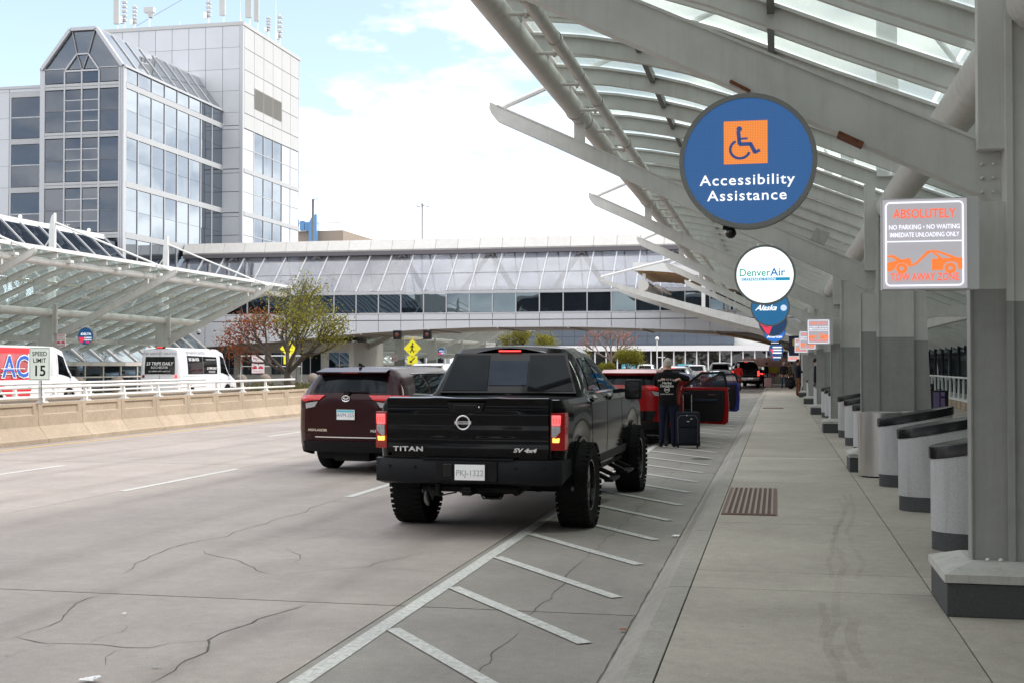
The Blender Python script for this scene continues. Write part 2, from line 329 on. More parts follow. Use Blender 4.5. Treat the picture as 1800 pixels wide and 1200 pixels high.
def obj(name, mb, mats, parent=None, smooth=None, bevel=0, world=False, loc=None):
    """link mb as one mesh object; world=True: vertices are world coordinates"""
    if isinstance(mb, MB):
        if world and parent is not None:
            w = wloc(parent); mb.v = [(p[0]-w.x, p[1]-w.y, p[2]-w.z) for p in mb.v]
        me = mb.mesh(name, mats, smooth, bevel)
    else: me = mb
    o = bpy.data.objects.new(name, me); COL.objects.link(o); o.parent = parent
    if loc is not None: o.location = loc
    return o
def tag(o, label=None, cat=None, group=None, kind=None):
    if label: o['label'] = label
    if cat: o['category'] = cat
    if group: o['group'] = group
    if kind: o['kind'] = kind
    return o
def thing(name, label, cat, loc=(0, 0, 0), rz=0, group=None):
    o = bpy.data.objects.new(name, None); COL.objects.link(o); o.empty_display_size = .2
    o.location = loc; o.rotation_euler = (0, 0, rz); return tag(o, label, cat, group)
def struct(name, loc=(0, 0, 0)):
    o = bpy.data.objects.new(name, None); COL.objects.link(o); o.location = loc; o['kind'] = 'structure'; return o
def empty(name, parent, loc=(0, 0, 0)):
    o = bpy.data.objects.new(name, None); COL.objects.link(o); o.parent = parent; o.location = loc; return o
def dup(root, loc, rz=None, label=None, group=None, skip=()):
    r = root.copy(); COL.objects.link(r); r.location = loc
    if rz is not None: r.rotation_euler = (0, 0, rz)
    if label: r['label'] = label
    if group: r['group'] = group
    for ch in list(root.children):
        if ch.name.split('.')[0] in skip: continue
        c = ch.copy(); COL.objects.link(c); c.parent = r
        for g in ch.children:
            d = g.copy(); COL.objects.link(d); d.parent = c
    return r
def text(parent, s, size, loc, m, face='-y', bold=0, shear=0, extrude=.001, align='CENTER', name='lettering', sx=1.0, spacing=1.0, rot=None):
    cu = bpy.data.curves.new(name, 'FONT'); cu.body = s; cu.size = size; cu.offset = bold; cu.shear = shear; cu.extrude = extrude
    cu.align_x = align; cu.align_y = 'CENTER'; cu.space_character = spacing; cu.resolution_u = 3; cu.materials.append(m)
    tmp = bpy.data.objects.new(name+'_src', cu); COL.objects.link(tmp)
    me = bpy.data.meshes.new_from_object(tmp.evaluated_get(bpy.context.evaluated_depsgraph_get())); bpy.data.objects.remove(tmp); bpy.data.curves.remove(cu)
    o = bpy.data.objects.new(name, me); COL.objects.link(o); o.parent = parent; o.location = loc; o.scale = (sx, 1, 1)
    o.rotation_euler = rot or {'-y': (math.pi/2, 0, 0), '+x': (math.pi/2, 0, math.pi/2), '-x': (math.pi/2, 0, -math.pi/2), '+y': (math.pi/2, 0, math.pi)}[face]
    return o
# pixel of the photograph -> point in the place (camera model above)
_F = Vector((-math.sin(YAW)*math.cos(PITCH), math.cos(YAW)*math.cos(PITCH), math.sin(PITCH))); _R = Vector((math.cos(YAW), math.sin(YAW), 0)); _U = _R.cross(_F)
def ray(x, y): return _F+_R*((x-900)/F_PX)+_U*((600-y)/F_PX)
def onZ(x, y, z=0): d = ray(x, y); return Vector((0, 0, 1.7))+d*((z-1.7)/d.z)
def onY(x, y, v): d = ray(x, y); return Vector((0, 0, 1.7))+d*(v/d.y)
def onX(x, y, v): d = ray(x, y); return Vector((0, 0, 1.7))+d*(v/d.x)
# ------------------------------------------------------------ ground, road, pavement
g = tag(obj('ground', MB().box(-900, 900, -300, 1500, -1.0, -.16), mat('distant_asphalt', (.09, .09, .088), .9, var=.15, scale=.2)), kind='structure')
road = struct('road')
xs = [-15.5, -8.62, -2.62, -.93]
ys = [-14, -2.8, 8.42, 19.70, 30.9, 42.1, 53.3, 64.5, 75.7, 86.9, 98.1, 109.3, 120.5, 131.7, 142.9, 154.1]
for i in range(3):
    for j in range(len(ys)-1):
        gx, gy = .006, .011
        obj('road_slab', MB().box(xs[i]+gx, xs[i+1]-gx, ys[j]+gy, ys[j+1]-gy, -.12, 0), M_GUTTER if i == 2 else M_ROAD, road)
obj('joint_bed', MB().box(-15.6, -.8, -14, 154, -.15, -.012), M_JOINT, road)
tag(obj('far_road', MB().box(-30.45, -19.4, -30, 170, -.14, -.002), M_ROAD), kind='structure')
tag(obj('crossing_road', MB().box(-80, 60, 154.1, 176, -.14, -.006), M_ROAD), kind='structure')
tag(obj('far_plaza', MB().box(-80, 60, 176, 420, -.14, .01), M_WALK), kind='structure')
# cracks traced where they run in the concrete
crackm = mat('crack_dirt', (.085, .075, .068), .95)
def ribbon(pts, w, z=.0025, jit=.012, even=False):
    mb = MB(); P = []
    for a, b in zip(pts[:-1], pts[1:]):
        L = (b-a).length; n = max(2, int(L/.07))
        for k in range(n): P.append(a.lerp(b, k/n))
    P.append(pts[-1]); Q = []
    for i, p in enumerate(P):
        d = (P[min(i+1, len(P)-1)]-P[max(i-1, 0)]).normalized(); nn = Vector((-d.y, d.x, 0))
        q = p+nn*(mnoise.noise(p*3.1)*jit*3+random.uniform(-jit, jit)*.5); ww = w*.72*(.35+.9*abs(mnoise.noise(p*5+Vector((9, 3, 1)))))*min(1, .25+i/6, .25+(len(P)-1-i)/6)
        if even: ww = w*.5
        Q.append((q-nn*ww, q+nn*ww))
    vs = []
    for a, b in Q: vs += [(a.x, a.y, z), (b.x, b.y, z)]
    return mb.add(vs, [(2*i, 2*i+2, 2*i+3, 2*i+1) for i in range(len(Q)-1)])
Z7 = lambda x, y: onZ(x/2, 800+y/2)
for pts, w in [
    ([(430,415),(475,385),(480,378),(600,325),(700,298),(800,284),(820,270),(930,240),(980,220),(1070,200),(1090,185),(1150,165),(1220,148)], .009),
    ([(710,330),(725,345),(840,370),(885,395),(910,405),(990,420)], .010), ([(990,420),(1150,403),(1290,392),(1330,378),(1440,352),(1495,337)], .008),
    ([(1290,392),(1400,400),(1560,408),(1790,415)], .005), ([(900,278),(1060,295),(1130,285),(1185,270)], .006), ([(1010,325),(1030,340),(1055,350),(1050,362),(1030,375),(1048,382)], .007),
    ([(535,800),(620,755),(650,720),(720,690),(735,665),(735,650),(800,620),(890,590),(920,575),(1080,525)], .013),
    ([(0,656),(60,640),(170,660),(320,665),(430,672),(530,674),(600,660),(730,652)], .009), ([(60,640),(140,610),(215,580),(245,545),(260,520),(310,505),(410,482)], .008),
    ([(0,725),(60,690),(200,662)], .007), ([(320,665),(360,635),(420,620),(450,598)], .005), ([(450,680),(400,688),(365,708),(382,735)], .008),
    ([(1655,790),(1690,745),(1720,730),(1730,700),(1790,650),(1800,640)], .009)]:
    obj('crack', ribbon([Z7(*p) for p in pts], w), crackm, road)
Z8 = lambda x, y: onZ(900+x/2.4, 700+y/2.4)
for pts, w in [([(60,930),(130,860),(210,790),(240,740),(300,680)], .008), ([(300,680),(400,590),(480,520),(560,440),(650,340),(720,270)], .006), ([(0,905),(90,907)], .006), ([(0,1010),(20,990)], .01)]:
    obj('crack', ribbon([Z8(*p) for p in pts], w), crackm, road)
# tyre-polished bands down the lanes: slight wear with soft edges
def mat_wear():
    m = bpy.data.materials.new('tyre_wear'); m.use_nodes = True; n, l = m.node_tree.nodes, m.node_tree.links; n.clear()
    out = n.new('ShaderNodeOutputMaterial'); d = n.new('ShaderNodeBsdfDiffuse'); d.inputs['Color'].default_value = (.17, .15, .14, 1); tr = n.new('ShaderNodeBsdfTransparent')
    tcn = n.new('ShaderNodeTexCoord'); sp = n.new('ShaderNodeSeparateXYZ'); l.new(tcn.outputs['Generated'], sp.inputs[0])
    a = n.new('ShaderNodeMath'); a.operation = 'PINGPONG'; a.inputs[1].default_value = .5; l.new(sp.outputs['X'], a.inputs[0])
    geo = n.new('ShaderNodeNewGeometry'); mpn = n.new('ShaderNodeMapping'); mpn.inputs['Scale'].default_value = (9, .5, 1); l.new(geo.outputs['Position'], mpn.inputs[0])
    t = n.new('ShaderNodeTexNoise'); t.inputs['Scale'].default_value = 1; t.inputs['Detail'].default_value = 8; l.new(mpn.outputs[0], t.inputs['Vector'])
    mu = n.new('ShaderNodeMath'); mu.operation = 'MULTIPLY'; l.new(a.outputs[0], mu.inputs[0]); l.new(t.outputs['Fac'], mu.inputs[1])
    mr = n.new('ShaderNodeMapRange'); mr.inputs['From Max'].default_value = .3; mr.inputs['To Max'].default_value = .11; l.new(mu.outputs[0], mr.inputs['Value'])
    x = n.new('ShaderNodeMixShader'); l.new(mr.outputs['Result'], x.inputs[0]); l.new(tr.outputs[0], x.inputs[1]); l.new(d.outputs[0], x.inputs[2]); l.new(x.outputs[0], out.inputs['Surface']); return m
MW = mat_wear()
for xc, w in [(-6.15, .55), (-7.9, .6), (-9.4, .5), (-11.1, .55), (-12.6, .5), (-14.3, .5), (-3.3, .45), (-4.9, .45)]:
    obj('tyre_wear', MB().add([(xc-w/2, -8, .0012), (xc+w/2, -8, .0012), (xc+w/2, 150, .0012), (xc-w/2, 150, .0012)], [(0, 1, 2, 3)]), MW, road)
# painted markings
mk = struct('road_markings')
def stripe(name, a, b, w, m=M_PAINT_W, z=.004):
    a, b = Vector((*a, 0)), Vector((*b, 0)); d = (b-a).normalized(); nn = Vector((-d.y, d.x, 0))*w/2
    n = max(1, int((b-a).length/.5)); vs = []
    for i in range(n+1):
        p = a.lerp(b, i/n); e = random.uniform(-.006, .006)
        vs += [(p.x-nn.x*(1+e/w), p.y-nn.y, z), (p.x+nn.x*(1-e/w), p.y+nn.y, z)]
    return obj(name, MB().add(vs, [(2*i, 2*i+2, 2*i+3, 2*i+1) for i in range(n)]), m, mk)
stripe('edge_line', (-2.5, -6), (-2.5, 78), .115)
for k in range(-4, 22):
    y0 = 7.66+1.52*k; stripe('hatch_line', (-2.42, y0), (-1.15, y0-1.68), .10, z=.008)
for k in range(22, 40):
    y0 = 7.66+1.52*k; stripe('hatch_line', (-2.42, y0), (-1.15, y0-1.68), .10, z=.008)
for k in range(-2, 12): stripe('lane_dash', (-5.38, 15.15+12.2*k), (-5.38, 18.2+12.2*k), .11)
for k in range(-2, 12): stripe('lane_dash', (-8.6, 15.2+12.2*k), (-8.6, 18.85+12.2*k), .11)
for k in range(-2, 12): stripe('lane_dash', (-11.76, 15.3+12.2*k), (-11.76, 18.9+12.2*k), .11)
stripe('yellow_line', (-14.95, -5), (-14.95, 150), .11, M_PAINT_Y)
# kerb and pavement on the right
curb = struct('kerb')
for j in range(-6, 60):
    y0 = 8.87+j*3.05
    prof = [(-.93, -.1), (-.93, .012), (-.90, .02), (-.81, .10), (-.76, .125), (-.61, .132), (-.61, -.1)]
    obj('kerb_stone', MB().prism(prof, 'y', y0+.006, y0+3.05-.006), M_KERB, curb)
obj('gutter_dirt', ribbon([Vector((-.945, y, 0)) for y in range(-6, 150, 2)], .011, .003, .004), crackm, curb)
sidewalk = struct('pavement')
sxs = [-.605, 1.035, 3.6, 6.6, 9.6]
sys_ = [-14, -8.5, -3, 2.6, 8.87, 9.62, 12.55, 16.9, 21.3, 27.2, 33.4, 36.8, 41.5, 46.7, 52, 58, 64, 70, 76, 82, 90, 98, 106, 114, 122, 130, 138, 146, 154]
for i in range(4):
    for j in range(len(sys_)-1):
        e = .004 if abs(sys_[j]-21.3) > .1 else .02
        obj('pavement_slab', MB().box(sxs[i]+.005, sxs[i+1]-.005, sys_[j]+e, sys_[j+1]-.005, -.05, .13), M_WALK, sidewalk)
obj('joint_bed', MB().box(-.62, 9.6, -14, 154, -.08, .118), M_JOINT, sidewalk)
obj('expansion_strip', MB().box(-.6, 1.02, 21.285, 21.318, .1, .1345), M_STEEL_W, sidewalk)
for pts, w in [([(855,535),(1000,520),(1190,508),(1440,488)], .006), ([(950,320),(1100,335),(1440,362)], .005)]:
    obj('crack', ribbon([onZ(900+x/2.4, 700+y/2.4, .13) for x, y in pts], w, .1325), crackm, sidewalk)
# wet wheel tracks that dried on the pavement near the camera
def mat_stain():
    m = bpy.data.materials.new('dried_track'); m.use_nodes = True; n, l = m.node_tree.nodes, m.node_tree.links; n.clear()
    out = n.new('ShaderNodeOutputMaterial'); d = n.new('ShaderNodeBsdfDiffuse'); d.inputs['Color'].default_value = (.24, .20, .17, 1); tr = n.new('ShaderNodeBsdfTransparent')
    geo = n.new('ShaderNodeNewGeometry'); t = n.new('ShaderNodeTexNoise'); t.inputs['Scale'].default_value = 2.2; t.inputs['Detail'].default_value = 8; l.new(geo.outputs['Position'], t.inputs['Vector'])
    mr = n.new('ShaderNodeMapRange'); mr.inputs['From Min'].default_value = .30; mr.inputs['From Max'].default_value = .75; mr.inputs['To Max'].default_value = .16; l.new(t.outputs['Fac'], mr.inputs['Value'])
    x = n.new('ShaderNodeMixShader'); l.new(mr.outputs['Result'], x.inputs[0]); l.new(tr.outputs[0], x.inputs[1]); l.new(d.outputs[0], x.inputs[2]); l.new(x.outputs[0], out.inputs['Surface']); return m
MS = mat_stain()
S9 = lambda x, y: onZ(1440+x/2.4, 700+y/2.4, .13)
for pts, w in [([(100,400),(125,440),(75,540),(68,620),(110,700),(75,800),(70,880),(75,940),(35,1010),(40,1060),(85,1140),(95,1195)], .022),
               ([(150,920),(130,990),(150,1060),(200,1140)], .03), ([(85,1040),(80,1080),(110,1110)], .03), ([(80,420),(110,470),(60,600),(40,700),(60,760)], .016), ([(5,860),(30,940),(10,1010)], .02), ([(130,400),(150,470),(120,560),(150,640),(190,700),(160,760)], .018)]:
    obj('dried_track', ribbon([S9(*p) for p in pts], w*2.4, .1335, .006, True), MS, sidewalk)
# drain grates in the pavement
def grate(x0, x1, y0, y1, label):
    t = thing('drain_grate', label, 'drain grate', ((x0+x1)/2, (y0+y1)/2, .13), 0, 'drain grates in the pavement')
    w, d = (x1-x0)/2, (y1-y0)/2
    obj('pit', MB().box(-w, w, -d, d, -.01, .003), M_JOINT, t)
    gm = mat('rusty_grate', (.15, .085, .065), .75, var=.3, scale=20)
    fr = MB(); fr.box(-w-.02, w+.02, -d-.02, -d+.015, .0, .012); fr.box(-w-.02, w+.02, d-.015, d+.02, 0, .012); fr.box(-w-.02, -w+.015, -d+.015, d-.015, 0, .012); fr.box(w-.015, w+.02, -d+.015, d-.015, 0, .012)
    obj('frame', fr, gm, t)
    nb = int(2*d/.05)
    bm_ = MB().box(-w+.02, w-.02, -.014, .014, .0035, .013).mesh('bar', gm)
    for i in range(nb): obj('grate_bar', bm_, None, t, loc=(0, -d+(i+.5)*2*d/nb, 0))
    cm = MB().box(-.012, .012, -d+.02, d-.02, .014, .018).mesh('rail', mat('grate_worn', (.25, .2, .18), .6))
    for i in range(9): obj('cross_rail', cm, None, t, loc=(-w+(i+.5)*2*w/9, 0, 0))
grate(-.56, -.03, 13.2, 16.0, 'large rusty drain grate in the pavement beside the kerb, nearest the camera')
grate(-.50, .2, 45.2, 46.0, 'small dark drain grate across the pavement further along the kerb')
tag(obj('manhole_lid', MB().lathe([(.001, .004), (.17, .004), (.19, .0)], (-1.35, 22.6, 0.002), 20), mat('iron_lid', (.05, .04, .035), .7)), 'small dark iron lid in the hatched kerbside strip behind the suitcase', 'manhole cover')
# litter
def scrap(px, py, s, m, label, z=0):
    p = onZ(px, py, z); mb = MB(); random.seed(int(px))
    def f(u, v): return (p.x+(u-.5)*s+.2*s*(v-.5), p.y+(v-.5)*s*.7, z+.012+s*.22*abs(mnoise.noise(Vector((u*3+px, v*3, 0))))+.15*s*u*v)
    mb.grid(f, 5, 5); tag(obj('litter', mb, m), label, 'litter')
scrap(1188, 943, .07, M_WHITEP, 'white paper scrap in the gutter beside the kerb', .004)
scrap(1095, 1109, .05, mat('dead_leaf', (.25, .08, .03), .8), 'curled reddish dead leaf lying in the gutter', .004)
scrap(158, 1197, .085, mat('wrapper', (.7, .68, .7), .3, var=.3, scale=30), 'crumpled white wrapper on the road at the bottom left corner', .004)
scrap(218, 1080, .03, M_WHITEP, 'small pale paper scrap on the road between the cracks', .004)
scrap(274, 1173, .035, mat('gray_scrap', (.3, .3, .32), .6), 'small grey scrap on the road near the bottom left', .004)
# pavement and kerb of the far side (mirror)
tag(obj('far_pavement', MB().box(-42.5, -30.45, -30, 170, -.1, .13), M_WALK), kind='structure')
# ------------------------------------------------------------ glass canopies over the kerbs
def roofz(x):           # underside of the ribs; x measured from the column line towards the building
    q = x+5.0
    return 5.76-.02*q-.065*q*q if q < 3.6 else 5.76-.072-.8424-.40*(q-3.6)
def canopy(name, label, xc, sg, ycols, y0, y1, nback, group=None, pale=False, masts=True, lights=False, detail=True, glass=True, x0=-5.0):
    T = lambda x: xc+sg*x
    root = thing(name, label, 'canopy', (xc, ycols[0], 0), 0, group)
    ox, oy = xc, ycols[0]
    L = lambda mb, n, m, par=root, **k: obj(n, mb, m, par, world=True, **k)
    def bx(mb, xa, xb, ya, yb, za, zb):
        a, b = sorted((T(xa), T(xb))); return mb.box(a, b, ya, yb, za, zb)
    steel = M_STEEL; first = {}
    for Y in ycols:
        c = MB(); Y0, Y1 = Y-.16, Y+.18
        # lower and upper fins towards the road, box shaft, tapered rear fin
        c.cur = 1; bx(c, -.38, -.17, Y0, Y0+.12, .40, 2.18); c.cur = 0; bx(c, -.38, -.17, Y0, Y0+.12, 2.18, 2.74)
        bx(c, -.33, -.17, Y0+.01, Y0+.12, 3.08, roofz(-.3)-.05)
        c.cur = 1; bx(c, -.17, .36, Y0-.02, Y1+.02, .40, 2.1); c.cur = 0; bx(c, -.17, .36, Y0-.02, Y1+.02, 2.1, roofz(.3)-.05)
        c.cur = 1; c.prism([(T(.36), .4), (T(.63), .4), (T(.56), 2.05), (T(.36), 2.05)], 'y', Y0+.03, Y1-.03); c.cur = 0
        c.prism([(T(.36), 2.05), (T(.56), 2.05), (T(.5), roofz(.5)-.1), (T(.36), roofz(.4)-.1)], 'y', Y0+.03, Y1-.03)
        c.cur = 1; bx(c, -.17, -.13, Y0-.045, Y0-.021, .42, 2.1); c.cur = 0; bx(c, -.17, -.13, Y0-.045, Y0-.021, 2.1, 3.9); c.cur = 1; bx(c, -.39, -.38, Y0-.012, Y0+.13, .42, 2.74)
        col = L(c, 'column', [steel, M_STEEL_LO], smooth=30)
        b = MB(); bx(b, -.57, .95, Y-.40, Y+.42, .13, .34)
        cp = MB(); xa, xb, ya, yb = -.575, .955, Y-.405, Y+.425; e = .17
        ring = lambda i, z: [(T(xa+i), ya+i, z), (T(xb-i), ya+i, z), (T(xb-i), yb-i, z), (T(xa+i), yb-i, z)]
        cp.add(ring(-.01, .344)+ring(-.01, .395)+ring(e, .455), [(0,1,5,4),(1,2,6,5),(2,3,7,6),(3,0,4,7),(4,5,9,8),(5,6,10,9),(6,7,11,10),(7,4,8,11),(8,9,10,11),(3,2,1,0)])
        pl = L(b, 'plinth', M_GRANITE, bevel=.008); L(cp, 'plinth_cap', M_CAP)
        # cantilever beam with rounded tip
        tx, tz = -6.05, 5.86
        zt = lambda x: 3.10+(-.17-x)/5.88*(tz-3.10)
        dp = lambda x: .36-(-.17-x)/5.88*.13
        poly = [(T(-.17), zt(-.17)), (T(tx+.10), zt(tx+.10)), (T(tx), zt(tx)-.0), (T(tx-.01), zt(tx)-.10), (T(tx+.03), zt(tx)-.19), (T(tx+.12), zt(tx+.1)-.26)]
        poly += [(T(x), zt(x)-dp(x)) for x in (-5, -3.5, -2, -.17)]
        bm_ = MB().prism(poly, 'y', Y-.02, Y+.14)
        for k in (-.03, .14): bm_.bar((T(-.17), Y+k+.005, zt(-.17)), (T(tx+.12), Y+k+.005, zt(tx+.12)), .02, .02)
        L(bm_, 'beam', steel, smooth=30)
        if masts:
            m_ = MB(); m_.prism([(T(-.14), roofz(0)+.2), (T(.20), roofz(0)+.2), (T(.13), 7.9), (T(.02), 8.35), (T(-.12), 8.5)], 'y', Y-.06, Y+.12); L(m_, 'mast', M_STEEL_W)
            L(MB().tube((T(tx+.2), Y+.06, zt(tx+.2)+.02), (T(-.05), Y+.05, 8.1), .045, n=8), 'tie_rod', M_STEEL_W)
            L(MB().tube((T(.1), Y+.05, 7.4), (T(3.0), Y+.05, roofz(3)+.3), .04, n=8), 'tie_rod', M_STEEL_W)
        L(bx(MB(), .36, 5.2, Y-.09, Y+.11, 2.78, 3.02), 'tie_beam', steel)
    # tubes along the kerb
    p = MB().tube((T(-4.62), y0, 5.60), (T(-4.62), y1, 5.60), .145, n=20)
    for Y in ycols: p.lathe([(.147, -.03), (.16, -.03), (.16, .03), (.147, .03)], (T(-4.62), Y-.35, 5.60), 20, 'y').lathe([(.147, -.03), (.16, -.03), (.16, .03), (.147, .03)], (T(-4.62), Y+.45, 5.60), 20, 'y')
    for Y in ycols: p.box(min(T(-4.70), T(-4.54)), max(T(-4.70), T(-4.54)), Y+.0, Y+.12, 5.1, 5.5)
    L(p, 'edge_tube', M_PIPE, smooth=40)
    p = MB().tube((T(0.02), y0+.5, 4.0), (T(0.02), y1-.5, 4.0), .185, n=20)
    L(p, 'ridge_tube', M_PIPE, smooth=40)
    L(bx(MB(), 2.7, 2.9, y0+1, y1-1, 2.76, 3.0), 'back_beam', steel)
    L(bx(MB(), x0-.08, x0+.06, y0, y1, 5.97, 6.11), 'fascia', M_STEEL_W)
    nr = int(round((y1-y0)/1.7667)); step = (y1-y0)/nr
    if detail:
        p = MB()
        for k in range(int((y1-y0)/3.5)):
            ya = y0+k*3.53
            p.tube((T(-4.13), ya, 5.50), (T(-4.13), ya+3.45, 5.50), .078, n=16).tube((T(-4.13), ya-.06, 5.50), (T(-4.13), ya+.06, 5.5), .092, n=16)
            p.tube((T(-4.13), ya+1.76, 5.50), (T(-4.13), ya+1.79, 5.5), .084, n=16)
        L(p, 'conduit', M_PIPE, smooth=40)
        for k in range(nr):
            a = MB().tube((T(-4.5), y0+(k+.55)*step, 5.53), (T(-4.2), y0+(k+.55)*step, 5.52), .024, n=8).lathe([(.03, 0), (.05, 0), (.05, .03), (.03, .03)], (min(T(-4.25), T(-4.28)), y0+(k+.55)*step, 5.52), 8, 'x')
            L(a, 'conduit_arm', M_PIPE)
    # ribs
    xsr = [x0, -4.5, -4, -3.4, -2.8, -2.2, -1.6, -1.0, -.4, .4, 1.4, 2.6, nback]
    def rib_mesh():
        mb = MB()
        for w, za, zb in ((.045, .0, .20), (.10, .2, .235)):
            vs = []
            for x in xsr:
                z = roofz(x)
                vs += [(sg*x, -w, z+za), (sg*x, w, z+za), (sg*x, w, z+zb), (sg*x, -w, z+zb)]
            n = len(xsr); fs = [(0,1,2,3), (4*n-1, 4*n-2, 4*n-3, 4*n-4)]
            for i in range(n-1):
                for a, b in ((0,1),(1,2),(2,3),(3,0)): fs.append((4*i+a, 4*i+4+a, 4*i+4+b, 4*i+b))
            mb.add(vs, fs)
        mb.box(min(-4.6*sg, -4.5*sg)-.02, max(-4.6*sg, -4.5*sg)+.02, -.03, .03, 5.66, 5.8)
        return mb.mesh('rib', steel)
    rm = rib_mesh()
    for k in range(nr+1): obj('rib', rm, None, root, loc=(0, y0+k*step-oy, 0))
    px_ = [x0+.05, -3.3, -1.65, 0.05, 1.9, nback-.1]
    pm = []
    for i in range(5):
        xa, xb = px_[i]+.02, px_[i+1]-.02; n = 4; vs = []
        for j in range(n+1):
            x = xa+(xb-xa)*j/n; z = roofz(x)
            for yy, dz in ((-step/2+.06, .245), (step/2-.06, .245), (step/2-.06, .262), (-step/2+.06, .262)): vs.append((sg*x, yy, z+dz))
        fs = [(0,1,2,3), (4*n+3, 4*n+2, 4*n+1, 4*n)]
        for j in range(n):
            for a, b in ((0,1),(2,3)): fs.append((4*j+a, 4*j+4+a, 4*j+4+b, 4*j+b))
        pm.append(MB().add(vs, fs).mesh('glass_pane', M_CANOPY_GLASS))
    um = []
    for x in (-3.3, -1.65, 1.9):
        z = roofz(x); s_ = .40*sg
        um.append(MB().box(sg*x-.035, sg*x+.035, -step/2+.05, step/2-.05, z+.12, z+.235).mesh('purlin', M_PURLIN_P if pale else M_PURLIN))
    gbm = MB(); vs = []
    for x in xsr: z = roofz(x)+.175; vs += [(sg*x, -.028, z), (sg*x, .028, z), (sg*x, .028, z+.07), (sg*x, -.028, z+.07)]
    n_ = len(xsr); gbm.add(vs, [(4*i+a, 4*i+4+a, 4*i+4+b, 4*i+b) for i in range(n_-1) for a, b in ((0,1),(1,2),(2,3),(3,0))]+[(0,1,2,3)])
    gbm = gbm.mesh('glazing_bar', M_STEEL if not pale else steel)
    for k in range(nr):
        yy = y0+(k+.5)*step-oy
        if detail: obj('glazing_bar', gbm, None, root, loc=(0, yy, 0))
        if glass:
            for m_ in pm: obj('glass_pane', m_, None, root, loc=(0, yy, 0))
        for m_ in um: obj('purlin', m_, None, root, loc=(0, yy, 0))
    if lights:
        for k in range(int((y1-y0)/3.6)):
            for x in (-4.8, -1.2):
                yy = y0+1+k*3.6
                L(MB().box(T(x)-.14, T(x)+.14, yy-.12, yy+.12, roofz(x)-.10, roofz(x)-.0).box(T(x)-.02, T(x)+.02, yy-.02, yy+.02, roofz(x), roofz(x)+.1), 'floodlight', M_STEEL_W)
    return root
RY = [8.55+10.6*i for i in range(-2, 6)]
near_canopy = canopy('glass_canopy', 'long glass and steel canopy with round signs over the pavement on the right', 1.6, 1, RY, -14, 66.5, 5.0, 'glass kerbside canopies', x0=-4.72)
canopy('glass_canopy', 'far glass canopy beyond the footbridge over the right pavement', 1.6, 1, [94, 104.6, 115.2, 125.8], 92, 130, 5.0, 'glass kerbside canopies', detail=False)
LY = [39.6+10.6*i for i in range(-2, 3)]
canopy('glass_canopy', 'glass canopy with white masts and tie rods behind the vans on the left', -31.9, -1, LY, 14, 66.0, 5.0, 'glass kerbside canopies', pale=True, lights=True, detail=False)
canopy('glass_canopy', 'glass canopy seen under the footbridge beyond the maroon car', -31.9, -1, [93.2, 103.2, 113.4, 123.6, 134], 90.5, 140, 5.0, 'glass kerbside canopies', pale=True, masts=False, detail=False)
# rusty joint flashing on the near canopy beams
for (pa, pb) in [((1283, 133), (1318, 151)), ((1474, 223), (1518, 243))]:
    a, b = onY(*pa, 8.50), onY(*pb, 8.50)
    obj('rust_patch', MB().bar((a.x, 8.60, a.z-.035), (b.x, 8.60, b.z-.035), .19, .02), M_RUST, near_canopy, world=True)
bo = MB()
for Y in RY:
    for dz in (0, .09, .18, .27):
        for dx in (-.12, -.05): bo.lathe([(.012, 0), (.012, -.012), (.001, -.014)], (1.6-.17+dx, Y-.025, 2.82+dz), 8, 'y')
    for dx in (-.30, -.22, .0, .2): bo.lathe([(.016, 0), (.016, -.014), (.001, -.016)], (1.6+dx, Y-.19, .46), 8, 'y')
obj('bolts', bo, M_SATIN, near_canopy, world=True)
# the two long low beams that reach over the road just before the bridge, and the timber-lined roof behind them
ent = thing('crossing_canopy', 'crossing roof with timber soffit, white fascia and two long low beams before the footbridge', 'canopy', (1.6, 71.5, 0))
def lowbeam(p0, p1, d0, d1, Y, w=.45):
    (xa, za), (xb, zb) = p0, p1
    n = 8; top = [(xa+(xb-xa)*k/n, za+(zb-za)*k/n+.35*math.sin(math.pi*k/n)*-.6) for k in range(n+1)]
    bot = [(x, z-(d0+(d1-d0)*k/n)) for k, (x, z) in enumerate(top)]
    return MB().prism([top[0]]+top[1:]+bot[::-1][:-1]+[(xa+.35, za-d0)], 'y', Y-w/2, Y+w/2)
obj('long_beam', lowbeam((-10.3, 6.75), (3.2, 3.3), .28, .62, 71.5), M_STEEL, ent, world=True)
obj('long_beam', lowbeam((-10.6, 6.75), (3.2, 3.2), .25, .7, 81.5), M_STEEL, ent, world=True)
obj('tie_rod', MB().tube((-10.0, 71.5, 6.75), (-3.2, 71.5, 8.35), .07), M_STEEL_W, ent, world=True)
obj('strut', MB().box(-4.2, -4.0, 71.3, 71.5, 4.9, 6.9), M_STEEL_W, ent, world=True)
obj('strut', MB().box(-3.2, -3.05, 81.3, 81.5, 4.6, 6.7), M_STEEL, ent, world=True)
zs = lambda x: 7.25-.035*(x+8.3)-.017*(x+8.3)**2
pf = [(-8.5+k*1.0, zs(-8.5+k*1.0)) for k in range(13)]
obj('roof_deck', MB().prism([(x, z+.55) for x, z in pf]+[(x, z+.12) for x, z in pf[::-1]], 'y', 75.0, 84.5), M_STEEL_W, ent, world=True)
for k in range(22):
    x = -8.0+k*.5
    obj('soffit_board', MB().box(x-.235, x+.235, 75.2, 84.4, zs(x)+.02, zs(x)+.11), M_WOOD, ent, world=True)
obj('front_fascia', MB().prism([(x, z+.60) for x, z in pf]+[(x, z+.1) for x, z in pf[::-1]], 'y', 74.8, 74.99), M_STEEL_W, ent, world=True)
obj('edge_tube', MB().tube((-7.9, 74.9, 6.45), (-7.9, 84.4, 6.45), .33, n=18), M_PIPE, ent, world=True, smooth=40)
